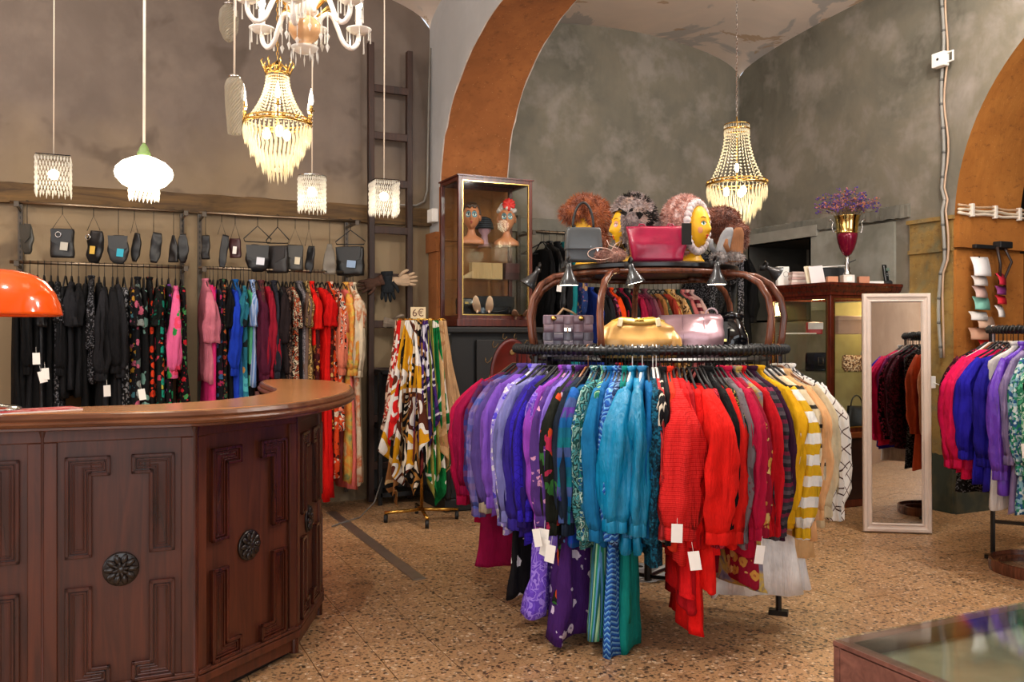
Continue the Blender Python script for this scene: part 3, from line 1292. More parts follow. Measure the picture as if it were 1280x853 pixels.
# large white glass arm chandelier
d = 3.6
X, Y = at(381, d)
zb = zat(76, d)
o = thing('chandelier', 'large white glass arm chandelier with hanging prisms cut by the top edge', 'chandelier', (X, Y, zb))
M_milk = plain('#f3efe6', .12, name='white_glass', var=.03)
obj('bowl', MB().lathe([(.001, .055), (.03, .058), (.032, .065), (.028, .072), (.05, .09), (.066, .12), (.064, .15), (.045, .17), (.03, .18), (.001, .18)], 24),
    plain('#d8a878', .15, name='amber_white_glass', var=.25), o, True)
obj('drip_dish', MB().lathe([(.001, .03), (.03, .032), (.052, .045), (.056, .055), (.04, .058), (.001, .058)], 24), M_crystal2, o, True)
obj('column', MB().lathe([(.03, .18), (.05, .2), (.055, .26), (.04, .3), (.03, .34), (.045, .38), (.05, .43), (.03, .46), (.02, .6), (.001, .62)], 20), M_milk, o, True)
obj('fringe', bead_shell(1, 9, .054, .054, .045, 0, .06, .007, 3), M_crystal2, o, stuff=True)
for k in range(6):
    a = 2 * PI * k / 6 + .12
    c, s_ = math.cos(a), math.sin(a)
    rr = .235
    zo = .04 if k % 2 else .0
    pts = []
    for t, (r, z) in enumerate(((.05, .15), (.08, .20), (.115, .205), (.14, .16), (.165, .105), (.2, .085), (.228, .11), (rr, .15))):
        pts.append((r * c, r * s_, z + zo))
    P = []
    for i in range(len(pts) - 1):
        p0, p1, p2, p3 = (Vector(pts[max(0, min(len(pts) - 1, i + j))]) for j in (-1, 0, 1, 2))
        for q in range(4):
            t = q / 4
            P.append(.5 * ((2 * p1) + (p2 - p0) * t + (2 * p0 - 5 * p1 + 4 * p2 - p3) * t * t + (3 * p1 - p0 - 3 * p2 + p3) * t ** 3))
    P.append(Vector(pts[-1]))
    arm = obj('glass_arm', MB().tube(P, .0105, 8), M_milk, o, True)
    cx, cy = rr * c, rr * s_
    obj('drip_pan', MB().lathe([(.001, .15 + zo), (.03, .153 + zo), (.052, .168 + zo), (.054, .172 + zo), (.03, .162 + zo), (.001, .16 + zo)], 20, (cx, cy, 0)), M_milk, arm, True)
    obj('candle', MB().lathe([(.001, .16 + zo), (.014, .16 + zo), (.014, .25 + zo), (.001, .25 + zo)], 10, (cx, cy, 0)), M_milk, arm, True)
    obj('candle_bulb', MB().lathe([(.008, .25 + zo), (.016, .275 + zo), (.012, .3 + zo), (.001, .34 + zo)], 10, (cx, cy, 0)), emit('#fff0cc', 10), arm, True)
    pm = MB()
    for q in range(7):
        t = 2 * PI * q / 7
        px, py = cx + .05 * math.cos(t), cy + .05 * math.sin(t)
        L = .045 + .018 * ((q * 5 + k) % 3)
        pm.tube([(px, py, .166 + zo), (px, py, .166 + zo - L)], [.002, .0035], 5)
        pm.ball((px, py, .166 + zo - L), .0045, 5, 4)
    obj('prisms', pm, M_crystal2, arm, stuff=True)
    lf = MB().tube([(.05 * c, .05 * s_, .19), (.1 * c, .1 * s_, .235), (.125 * c, .125 * s_, .215)], [.004, .012, .002], 6)
    obj('gilt_leaf', lf, M_gold, arm, True)
pm = MB()
for q in range(12):
    t = 2 * PI * q / 12
    r = .095
    px, py = r * math.cos(t), r * math.sin(t)
    L = .07 + .03 * (q % 3)
    pm.tube([(px, py, .2), (px, py, .2 - L)], .0022, 5)
    pm.add([(px, py, .2 - L), (px + .009, py, .185 - L), (px, py + .009, .185 - L), (px - .009, py, .185 - L), (px, py - .009, .185 - L), (px, py, .16 - L)],
           [(0, 1, 2), (0, 2, 3), (0, 3, 4), (0, 4, 1), (5, 2, 1), (5, 3, 2), (5, 4, 3), (5, 1, 4)])
obj('prisms', pm, M_crystal2, o, stuff=True)
obj('stem', MB().tube([(0, 0, .6), (0, 0, top1(X, Y) - zb)], .006, 8), M_chrome, o, True)
point('lamp_light', (X, Y, zb + .42), 3, WARM, .15)
# ------------------------------------------------------------------ clothes
def hanger_mesh(mat, w=.158):
    m = MB()
    pts = [(.012, 0, -.012), (.013, 0, .004), (.004, 0, .014), (-.008, 0, .012), (-.013, 0, 0), (-.008, 0, -.014), (0, 0, -.03), (0, 0, -.085)]
    m.tube(pts, .0022, 5)
    m.tube([(-w, 0, -.180), (-w * .5, 0, -.134), (-.02, 0, -.088), (.02, 0, -.088), (w * .5, 0, -.134), (w, 0, -.180)], .0055, 6)
    return m.mesh('hanger', mat)


H_black = hanger_mesh(M_blackmat)
H_wood = hanger_mesh(wood('#7a4a2a', '#b07c50', .4, 'x', 6, 'hanger_wood'))
H_white = hanger_mesh(M_white)
H_white_m = H_white
TAG = MB().box((0, 0, -.045), (.045, .0015, .075)).tube([(0, 0, -.008), (0, 0, .03)], .0008, 4).mesh('price_tag', M_white, False)


def garment(name, label, mat, L, sleeve='long', w=.20, t=.022, flare=.02, folds=.5, seed=0, sw=.030, so=.03, hang=H_black,
            collar=True, tagz=None, tagmat=None, cuff=None, sl=None, group=None, bodymat=None, zigzag=0, skirt=False, tside=1):
    """hangs from the origin (the rail); local x = shoulder line, y = along the rail"""
    rnd = random.Random(seed * 31 + 5)
    w = w * rnd.uniform(.9, 1.05)
    o = thing(name, label, 'clothing', group=group)
    n = 30
    k1 = rnd.choice((5, 6, 7))
    ph = rnd.uniform(0, 6)
    top = -.098
    rows = []
    if skirt:
        prof = [(0, .12, .012), (.02, .13, .016), (.12, .15, .03), (.5, .17, .045), (1, .17 + flare, .055)]
    else:
        prof = [(0, .045, .018), (.012, .05, .02), (.03, .075, .021), (.055, .14, .021), (.078, w - .005, .02), (.10, w, .021), (.2, w * .97, .024), (.45, w * .93, t + .006)]
        if L > .8:
            prof += [(.6, w * .88, t + .006), (.9, w * .95 + flare * .5, t + .012), (L, w + flare, t + .018)]
        else:
            prof += [(L, w * .95 + flare, t + .01)]
    low_neck = (not skirt) and rnd.random() < .62
    if low_neck:
        collar = False
        nz = rnd.choice((.03, .04, .055))
        prof = [(nz, .07 + nz * .6, .016)] + [q for q in prof if q[0] > nz + .012]
    tot = prof[-1][0]
    zz = [p[0] for p in prof[:-1]]
    ext = [prof[-2][0] + (tot - prof[-2][0]) * i / 5 for i in range(1, 6)]
    zz = sorted(set(zz + ext + [.14, .28, .36]))
    if skirt:
        zz = [z for z in zz if z <= 1]
    zz = [z for z in zz if z >= prof[0][0]]
    sway = rnd.uniform(-.012, .012)
    for z in zz:
        for (z0, a0, b0), (z1, a1, b1) in zip(prof, prof[1:]):
            if z0 <= z <= z1:
                f = (z - z0) / (z1 - z0)
                a, b = a0 + (a1 - a0) * f, b0 + (b1 - b0) * f
                break
        zr = z * L if skirt else z
        g = folds * min(1, max(0, (zr - .1) / .45))
        ring = []
        for k in range(n):
            th = 2 * PI * k / n
            cx, sy = math.cos(th), math.sin(th)
            q = 1 + g * .55 * math.sin(k1 * th + ph + zr * 1.5) * (abs(sy) ** .6)
            x = a * (abs(cx) ** .85) * (1 if cx > 0 else -1)
            y = b * q * (abs(sy) ** .7) * (1 if sy > 0 else -1) + g * .010 * math.sin(9 * x / .1 + ph) + sway * zr
            zc = top - zr + (.0 if z < tot - 1e-6 else .008 * math.sin(3 * th + ph))
            if z > .05 and not skirt:
                zc -= .015 * (abs(cx) ** 2) * min(1, z / .1)
            wv = g * mnoise.noise(Vector((x * 8 + seed * 3, y * 9, zc * 7))) * .02
            ring.append((x + g * .006 * math.sin(5 * th), y + wv, zc))
        rows.append(ring)
    obj('skirt_panel' if skirt else 'body', MB().loft(rows, True), bodymat or mat, o, True)
    if collar and not skirt:
        m = MB()
        c2 = []
        for i, (a, b, z) in enumerate(((.05, .022, top + .0), (.056, .026, top + .016), (.046, .022, top + .02), (.04, .016, top + .004))):
            c2.append([(a * math.cos(2 * PI * k / 14), b * math.sin(2 * PI * k / 14), z) for k in range(14)])
        m.loft(c2, False)
        obj('collar', m, mat, o, True)
    if sleeve != 'none':
        SL = sl or {'long': .56, 'short': .24, 'mid': .38}[sleeve] * rnd.uniform(.9, 1.06)
        for s in (-1, 1):
            big = (sw if s == 1 or not tside else .024) * .80
            rows = []
            N = 17
            M_ = 20
            p2 = rnd.uniform(0, 6)
            kf = rnd.choice((4, 5, 6))
            lean = rnd.uniform(-.025, .025)
            bow = rnd.uniform(.0, .016)
            for i in range(N + 1):
                f = i / N
                cx = s * (w - .040 + (so + .028) * min(1, f * 4) ** .8 + bow * math.sin(f * 3) - .02 * f)
                cz = top - .092 - SL * f
                ax = .020 + .024 * math.sin(min(1, f * 1.3 + .1) * PI * .62)
                by = big * (.55 + .55 * min(1, f * 2.0) ** .8)
                if sleeve == 'long' and f > .84:
                    g2 = (f - .84) / .16
                    by *= 1 - .36 * g2
                    ax *= 1 - .3 * g2
                if f < .14:
                    ax *= .5 + f * 3.6
                gam = .33 * min(1, f * 4)
                if sleeve == 'long' and f > .62:
                    gam += .2 * (f - .62)
                ring = []
                for k in range(M_):
                    th = 2 * PI * k / M_
                    q = 1 + gam * math.sin(kf * th + p2 + f * 3) + gam * .5 * math.sin(9 * th - f * 7 + p2)
                    x_, y_ = cx + ax * q * math.cos(th), by * q * math.sin(th) + lean * f + sway * SL * f
                    wv = mnoise.noise(Vector((x_ * 9 + seed, y_ * 16, cz * 13))) * .011 * min(1, f * 3)
                    ring.append((x_ + wv * s, y_ + wv * .7, cz + .024 * math.cos(th) * s * (1 - min(1, f * 3)) + (.006 * math.sin(4 * th) if i == N else 0)))
                rows.append(ring)
            slv = obj('sleeve', MB().loft(rows, True), mat, o, True)
            if sleeve == 'long' and cuff != 0:
                r0 = rows[-1]
                cc = sum((Vector(p) for p in r0), Vector()) / len(r0)
                c2 = [[(cc.x + (p[0] - cc.x) * q, cc.y + (p[1] - cc.y) * q, cc.z + dz) for p in r0] for q, dz in ((.9, .01), (1.0, .0), (1.02, -.045), (.9, -.05))]
                obj('cuff', MB().loft(c2, True), cuff or mat, slv, True)
    hg = obj('hanger', hang, None, o)
    if tagz is not None:
        tg = obj('price_tag', TAG, None, o, loc=((w + so + .055) if tside >= 0 else .1, .028 * rnd.choice((-1, 1)), top - tagz), rot=(0, rnd.uniform(-.25, .25), PI / 2 + rnd.uniform(-.3, .3)), label='white card price tag')
    return o


S = lambda c: fabric('solid', [c])
FL = lambda *c, s=14.: fabric('floral', list(c), s)
ST = lambda *c, s=14.: fabric('stripe', list(c), s)
VS = lambda *c, s=30.: fabric('vstripe', list(c), s)
ZZ = lambda *c, s=45.: fabric('zigzag', list(c), s)
PL = lambda *c, s=9.: fabric('plaid', list(c), s)
PT = lambda *c, s=7.: fabric('paint', list(c), s)
SW = lambda *c, s=9.: fabric('swirl', list(c), s)
SP = lambda *c, s=14.: fabric('speckle', list(c), s)
LT = lambda *c, s=14.: fabric('lattice', list(c), s)
SAT = lambda c: fabric('solid', [c], 10., .42, .3)
KIND = {'s': 'shirt', 'd': 'dress', 'j': 'jacket', 'c': 'cardigan', 'k': 'skirt', 't': 'top', 'b': 'blouse'}


def place(rows, where, posfn, group, seed0=0, defaults=None):
    """rows: (desc, kind, mat, length, sleeve, opts)"""
    prev = None
    for i, r in enumerate(rows):
        desc, kind, mat, L, slv = r[:5]
        op = dict(defaults or {})
        if len(r) > 5:
            op.update(r[5])
        pos, rz = posfn(i, len(rows), op)
        label = '%s, %s from left %s' % (desc, ordinal(i + 1), where)
        if posfn.__name__ == 'on_rack2':
            label = desc + (' on the far side of the right-hand rack, reflected in the mirror' if i < 9 else ', %s from left %s' % (ordinal(i - 8), where))
        g = garment(KIND[kind], label, mat, L, slv, seed=seed0 + i, group=group, **op)
        g.location = pos
        g.rotation_euler = (0, 0, rz)


# ---- rail hardware on the back wall
RY = 6.75
ZU, ZL = 2.245, 1.845
M_rail = metal('#8a7a66', .35)
M_slot = plain('#4b4238', .5, .4, name='slotted_steel')


def xrail(x, Y=RY):
    u = (x - 640) / F
    return (u * CA + SA) / (CA - u * SA) * Y


def wall_rail(name, label, x0, x1, ups, rails, Y=RY, yw=YW, cat='clothes rail'):
    o = thing(name, label, cat, ((x0 + x1) / 2, yw, 0))
    cx = (x0 + x1) / 2
    for x in ups:
        m = MB()
        m.box((x - cx, -.02, 1.25), (.03, .03, 2.35))
        obj('slotted_upright', m, M_slot, o)
        hm = MB()
        z = 1.9
        while z < 2.3:
            hm.box((x - cx, -.036, z), (.008, .004, .02))
            z += .04
        obj('slots', hm, M_blackmat, o, stuff=True)
    for z, (a, b) in rails:
        obj('rail', MB().tube([(a - cx, Y - yw, z), (b - cx, Y - yw, z)], .0115, 10), M_rail, o, True)
        for x in ups:
            if a - .1 <= x <= b + .1:
                m = MB()
                m.box((x - cx, (Y - yw) / 2, z - .012), (.01, yw - Y, .02))
                m.box((x - cx, Y - yw, z - .01), (.03, .03, .035))
                obj('bracket', m, M_slot, o)
    return o


xa0, xa1 = xrail(12), xrail(236)
xb0, xb1 = xrail(248), xrail(446)
wall_rail('wall_clothes_rail', 'two metal rails on slotted uprights holding the black clothes, left wall', xa0, xa1, [xa0 + .04, xa1 - .02],
          [(ZU, (xa0, xa1)), (ZL, (xa0, xa1))])
wall_rail('wall_clothes_rail', 'two metal rails on slotted uprights holding the coloured clothes beside the ladder', xb0, xb1, [xb0 + .04, xb1 - .0],
          [(ZU, (xb0, xb1 + .03)), (ZL, (xb0, xb1))])


def on_rail(x0, x1, Y, z):
    def fn(i, n, op):
        rnd = random.Random(i * 13 + int(x0 * 10))
        t = (i + .5) / n
        return (x0 + (x1 - x0) * t + rnd.uniform(-.006, .006), Y, z), -PI / 2 + rnd.uniform(-.10, .10)
    return fn


BK, BK2, BK3 = S('#0d0d0f'), S('#18181b'), S('#232327')
GL = SP('#0c0c0e', '#15151a', '#0c0c0e', '#6a6a70', s=26)
blk = [
    ('plain black long dress', 'd', BK, 1.45, 'none'), ('black long-sleeved dress', 'd', BK, 1.4, 'long'),
    ('black long pleated dress', 'd', BK2, 1.4, 'none', dict(folds=.9)), ('black dress with white tag', 'd', BK, 1.35, 'none', dict(tagz=.62)),
    ('black satin dress', 'd', SAT('#101014'), 1.4, 'short', dict(tagz=.5)), ('matt black gown', 'd', BK, 1.45, 'none', dict(tagz=.6)),
    ('black glitter-edged dress', 'd', GL, 1.3, 'short'), ('black blouse with long cuffs', 'b', BK2, .8, 'long'),
    ('black short-sleeved jacket', 'j', BK3, .75, 'short', dict(sw=.05)), ('black ribbed short-sleeved top', 't', BK2, .8, 'short', dict(sw=.045)),
    ('thin black long dress', 'd', BK, 1.4, 'none'), ('black sequinned top', 't', GL, .7, 'mid'),
    ('black dress with pale tag', 'd', BK, 1.3, 'long', dict(tagz=.72)), ('charcoal black tailored coat', 'j', BK3, 1.0, 'long', dict(sw=.05)),
    ('black wool coat', 'j', BK2, 1.0, 'long', dict(sw=.055)), ('charcoal jacket with wide cuffs', 'j', BK3, .85, 'long', dict(sw=.05)),
    ('black and grey dotted dress', 'd', SP('#101012', '#101012', '#8c8c90', s=16), 1.2, 'none'),
    ('black dress with muted flowers', 'd', FL('#101014', '#3b6d78', '#b98a2e', '#b65a78', s=16), 1.25, 'short'),
    ('black dress with grey and pink roses', 'd', FL('#16161a', '#8b9390', '#c2607a', '#5f6f6a', s=11), 1.2, 'short', dict(sw=.04)),
    ('black dress with mint panel', 'd', FL('#0f1012', '#7ba79b', '#101012', s=8), 1.1, 'none', dict(tagz=.75)),
    ('black dress with vermilion flowers', 'd', FL('#0e0d0e', '#e2421c', '#d63a1a', '#0f0f0f', s=13), 1.25, 'none'),
    ('dark green patterned dress', 'd', FL('#0d1612', '#0f7a63', '#1d1d1d', '#c03a52', s=14), 1.25, 'short'),
    ('black dress with orange and teal flowers', 'd', FL('#0f0f10', '#e8542a', '#1c9a80', '#c9c048', s=13), 1.2, 'none'),
    ('black dress with pink and green flowers', 'd', FL('#101011', '#e45a8c', '#2aa36a', '#7a3f9a', s=12), 1.2, 'none'),
    ('bright pink blouse with green flowers', 'b', FL('#ef6aa0', '#2f9a4a', '#ef6aa0', '#f04a70', s=7), .62, 'long', dict(sw=.045)),
    ('black dress with small red flowers', 'd', FL('#0e0e10', '#c81e2e', '#4a9a58', s=18), 1.25, 'none'),
]
GRP_A = 'clothes on the left wall rail'
place(blk, 'end of the left wall rail', on_rail(xa0 + .02, xa1 - .03, RY, ZL), GRP_A, 100)
# the rail goes on beyond the picture edge
mid = [
    ('dusty pink short-sleeved dress', 'd', S('#cf7688'), .72, 'mid', dict(sw=.055, tagz=.95)), ('hot pink thin dress', 'd', S('#e0307a'), 1.2, 'none'),
    ('red and blue flowered dress', 'd', FL('#d8203a', '#2a48d0', '#e850a0', '#f07030', s=14), 1.25, 'none', dict(folds=.8)),
    ('black dress with magenta flowers', 'd', FL('#141318', '#a82a5a', '#34608a', s=14), 1.15, 'none'),
    ('dark dress with orange flowers', 'd', FL('#161416', '#d86a30', '#a03a2a', '#3a5a40', s=18), 1.2, 'none'),
    ('black velvet dress', 'd', BK, 1.1, 'short'), ('royal blue long-sleeved dress', 'd', S('#1a3fc0'), 1.0, 'long', dict(sw=.04, tagz=.95)),
    ('deep blue dress', 'd', S('#1c5a9c'), 1.2, 'none'), ('black teal dress', 'd', S('#102a30'), 1.0, 'none'),
    ('teal dress with tropical print', 'd', FL('#2a7a92', '#20282c', '#e6a050', '#d84a80', '#58c0c8', s=6), .95, 'short', dict(sw=.04)),
    ('mint green and black top', 't', FL('#5ab88a', '#111214', '#5ab88a', s=5), .9, 'none'),
    ('sky blue striped shirt', 's', VS('#8aa8d8', '#b8c8e8', '#6a90cc'), .75, 'short'),
    ('maroon velvet blouse', 'b', S('#571a34'), .72, 'long', dict(sw=.055)), ('coral trimmed brown dress', 'd', FL('#5a3034', '#d8584a', '#8a4a48', s=13), .95, 'none'),
    ('crimson long-sleeved blouse', 'b', S('#b01a34'), .75, 'long', dict(sw=.045)), ('crimson fitted dress', 'd', S('#9a1830'), .95, 'long'),
    ('charcoal navy jacket', 'j', S('#2b2d38'), .85, 'long', dict(sw=.035)), ('black knitted dress', 'd', BK2, 1.0, 'none'),
    ('black brown short jacket', 'j', S('#2a2022'), .65, 'mid', dict(sw=.045)), ('brown dress with small dots', 'd', SP('#2a1c1a', '#2a1c1a', '#8a6a5a', s=18), .95, 'none'),
    ('black dress with cream and orange lines', 'd', SW('#141214', '#e6d6b8', '#141214', '#c85a34', s=16), .98, 'short'),
    ('black lace dress', 'd', BK, .95, 'none'), ('grey lace dress', 'd', SP('#7a7478', '#5c565c', '#968e90', s=26), .95, 'none'),
    ('taupe brown silk dress', 'd', SAT('#6e5346'), 1.0, 'short'), ('olive tan printed blouse', 'b', SW('#8a6a3a', '#4a3a20', '#c8a870', s=14), .75, 'short'),
    ('bright red short top', 't', S('#f01c14'), .38, 'short', dict(sw=.045)), ('dark red flowered dress', 'd', FL('#4a1418', '#a83a2a', '#c8883a', s=16), 1.2, 'none'),
    ('bright scarlet long gown', 'd', S('#e4140e'), 1.62, 'none', dict(folds=.8)), ('scarlet evening gown', 'd', S('#d80f10'), 1.6, 'short', dict(sw=.045)),
    ('brown and gold flowered dress', 'd', FL('#4a2018', '#d88a2a', '#a8402a', '#e8c878', s=14), 1.1, 'none'),
    ('rust spotted long dress', 'd', FL('#e0481c', '#3a1410', '#f0e0c8', s=20), 1.45, 'none'),
    ('orange and white print dress', 'd', SW('#e86a2a', '#f4e6d4', '#2a1a18', '#e84a2a', s=12), 1.1, 'mid'),
    ('coral long-sleeved cardigan', 'c', S('#f58a6c'), .95, 'long', dict(sw=.04)), ('coral pleated long dress', 'd', S('#f07a70'), 1.55, 'none', dict(folds=.8)),
    ('orange green watercolour long dress', 'd', PT('#3e9a7a', '#e8c25a', '#ee8a3a', '#d8c890', s=7), 1.5, 'long', dict(sw=.06)),
    ('cream flowered long dress', 'd', PT('#f0e2cc', '#e8cfae', '#d87a4a', '#f2e8d8', s=9), 1.5, 'short', dict(sw=.05)),
    ('pale cream long robe', 'd', S('#ead9bb'), 1.52, 'long', dict(sw=.05)),
]
place(mid, 'end of the right-hand wall rail', on_rail(xb0 + .03, xb1 - .01, RY, ZL), 'clothes on the wall rail beside the ladder', 200, dict(hang=H_black))

# ---- second room back rails
cx0, cx1 = 3.36, 5.62
wall_rail('wall_clothes_rail', 'black metal rails on the grey back wall behind the round rack', cx0, cx1, [cx0 + .02, 4.45, cx1 - .02],
          [(2.25, (cx0, cx1)), (1.86, (3.9, 5.25))], 6.78)
bkup = [('black coat under black hangers', 'j', BK, 1.0, 'long', dict(tagz=.35)), ('black leather coat', 'j', SAT('#0e0e10'), 1.1, 'long'),
        ('black winter coat', 'j', BK2, 1.1, 'long'), ('teal green long dress', 'd', S('#1f8a90'), 1.35, 'none', dict(t=.05)),
        ('dark blue flowered blouse', 'b', FL('#28407a', '#8a5a8a', '#c89a6a', s=12), 1.05, 'long')]
place(bkup, 'end of the back wall rail', on_rail(3.42, 3.80, 6.78, 2.25), 'coats on the upper rear rail', 300, dict(t=.03))
low = [
    ('royal blue blouse', 'b', S('#2a48a8'), .8, 'long'), ('black velvet jacket', 'j', BK, .8, 'long'), ('dark grey blouse', 'b', BK3, .8, 'long'),
    ('wine and pink blouse', 'b', FL('#3a1420', '#b8446a', s=16), .8, 'long'), ('bright orange jacket', 'j', S('#f0480e'), .8, 'long', dict(sw=.05, t=.04)),
    ('black wrap blouse', 'b', BK, .8, 'long'), ('dark crimson coat', 'j', S('#8a1232'), .9, 'long', dict(sw=.05)), ('black satin blouse', 'b', BK2, .8, 'long'),
    ('crimson velvet jacket', 'j', S('#a0163a'), .8, 'long', dict(sw=.05, t=.04)), ('burgundy jacket', 'j', S('#6e1632'), .8, 'long', dict(sw=.05)),
    ('plum blouse', 'b', S('#5c1c34'), .8, 'long'), ('mauve brown blouse', 'b', S('#7a4450'), .8, 'long'), ('dark brick blouse', 'b', S('#6a2420'), .8, 'long'),
    ('bronze shirt', 's', S('#a8703c'), .8, 'long'), ('olive print shirt', 's', FL('#4a4a30', '#a8925a', s=16), .8, 'long'),
    ('brick red shirt', 's', S('#a83a2a'), .8, 'long'), ('gold patterned blouse', 'b', FL('#c89a50', '#7a4a24', '#e8c890', s=16), .8, 'long'),
    ('tan animal print blouse', 'b', SP('#c89860', '#5a3a20', '#e0b880', s=12), .8, 'long'), ('dark green blouse', 'b', S('#26382c'), .8, 'long'),
    ('rose shirt', 's', S('#c06a6a'), .8, 'long'), ('maroon striped shirt', 's', ST('#6a1c2a', '#d8a8a0'), .8, 'long'), ('pale pink shirt', 's', S('#d8b0a8'), .8, 'long'),
]
place(low, 'on the low rear rail', on_rail(3.92, 5.05, 6.78, 1.86), 'blouses on the low rear rail', 340, dict(sw=.035))
seq = [('black sequinned long dress', 'd', GL, 1.5, 'long'), ('long black lace dress', 'd', SP('#0c0c0c', '#1a1a1c', '#303034', s=20), 1.5, 'long'),
       ('black long evening dress', 'd', BK, 1.5, 'long'), ('black beaded gown', 'd', GL, 1.55, 'short'), ('black satin gown', 'd', SAT('#101012'), 1.5, 'none'),
       ('dark sequinned dress', 'd', SP('#0c0c0e', '#2a2a30', '#8c8c94', s=22), 1.5, 'none'), ('black velvet gown', 'd', BK, 1.5, 'long')]
place(seq, 'at the upper rear rail end', on_rail(5.1, 5.6, 6.78, 2.25), 'evening dresses on the upper rear rail', 380, dict(t=.035, sw=.04))
for k in range(6):
    hg = thing('hanger', 'empty black hanger, %s from left on the upper rear rail' % ordinal(k + 1), 'hanger', (3.5 + .19 * k - .02, 6.78, 2.25), -PI / 2 + (.7 if k % 2 else .95), 'empty hangers on the rear rail')
    m = MB().tube([(-.2, 0, -.19), (0, 0, -.085), (.2, 0, -.19)], .006, 6).tube([(-.2, 0, -.19), (.2, 0, -.19)], .005, 6)
    obj('shoulder_bar', m, M_blackmat, hg)
    obj('hook', MB().tube([(.012, 0, -.012), (.013, 0, .004), (.004, 0, .014), (-.008, 0, .012), (-.013, 0, 0), (-.008, 0, -.014), (0, 0, -.03), (0, 0, -.085)], .0028, 5), M_blackmat, hg)

# ------------------------------------------------------------------ round rack
RC = rf(.695, 4.5)
RR, ZR = .672, 1.285


def ang_world(th):
    # th measured in the camera's plan: 0 = right, 90 = away
    a = math.radians(th)
    r, f = math.cos(a), math.sin(a)
    x, y = r * CA + f * SA, -r * SA + f * CA
    return x, y, math.atan2(y, x)


rack = thing('round_clothes_rack', 'round black clothes rack with bent wooden arches and an upper shelf', 'clothes rack', (*RC, 0))
obj('ring_rail', MB().tube([(RR * math.cos(2 * PI * k / 72), RR * math.sin(2 * PI * k / 72), ZR) for k in range(72)], .021, 10, True), M_black, rack, True)
# ridged spacer sleeve of the ring
m = MB()
for k in range(150):
    a = 2 * PI * k / 150
    c, s_ = math.cos(a), math.sin(a)
    m.tube([((RR - .002 * s_) * c - .0045 * -s_, (RR) * s_ + .0045 * -c, ZR), ((RR) * c + .0045 * -s_, RR * s_ - .0045 * -c, ZR)], .0245, 8)
obj('ring_ridges', m, M_blackmat, rack, True, stuff=True)
obj('platform', MB().lathe([(.001, ZR - .055), (.60, ZR - .055), (.61, ZR - .045), (.60, ZR - .035), (.001, ZR - .035)], 48), M_black, rack, True, auto=.6)
SR, SZ = .44, 1.665
obj('shelf_top', MB().lathe([(.001, SZ), (SR, SZ), (SR + .012, SZ + .008), (SR + .012, SZ + .024), (SR, SZ + .032), (.001, SZ + .032)], 56), M_black, rack, True, auto=.6)
obj('shelf_rim', MB().tube([(SR * math.cos(2 * PI * k / 56), SR * math.sin(2 * PI * k / 56), SZ - .012) for k in range(56)], .014, 8, True), M_bent, rack, True)
for th in (150, 205, 243, 318, 335, 38, 88):
    x, y, wa = ang_world(th)
    P = []
    for r, z in ((RR - .03, ZR - .03), (RR - .01, ZR + .06), (RR + .0, ZR + .16), (RR - .015, ZR + .24), (RR - .06, ZR + .31), (RR - .13, ZR + .352), (SR, ZR + .368), (SR - .12, ZR + .368)):
        P.append((r * x, r * y, z))
    obj('arch', MB().tube(P, .0165, 10), M_bent, rack, True)
for th in (-22, 50, 140, 205):
    x, y, wa = ang_world(th)
    r = RR - .03
    m = MB()
    m.tube([(r * x, r * y, ZR), (r * x, r * y, .02)], .014, 8)
    m.box((r * x, r * y, .012), (.09, .045, .024), wa)
    obj('leg', m, M_black, rack)
m = MB()
for th in (140, 50, -22):
    x, y, wa = ang_world(th)
    m.tube([(0, 0, .12), ((RR - .03) * x, (RR - .03) * y, .12)], .010, 6)
m.tube([(0, 0, .1), (0, 0, ZR - .05)], .02, 8)
obj('inner_frame', m, M_black, rack)

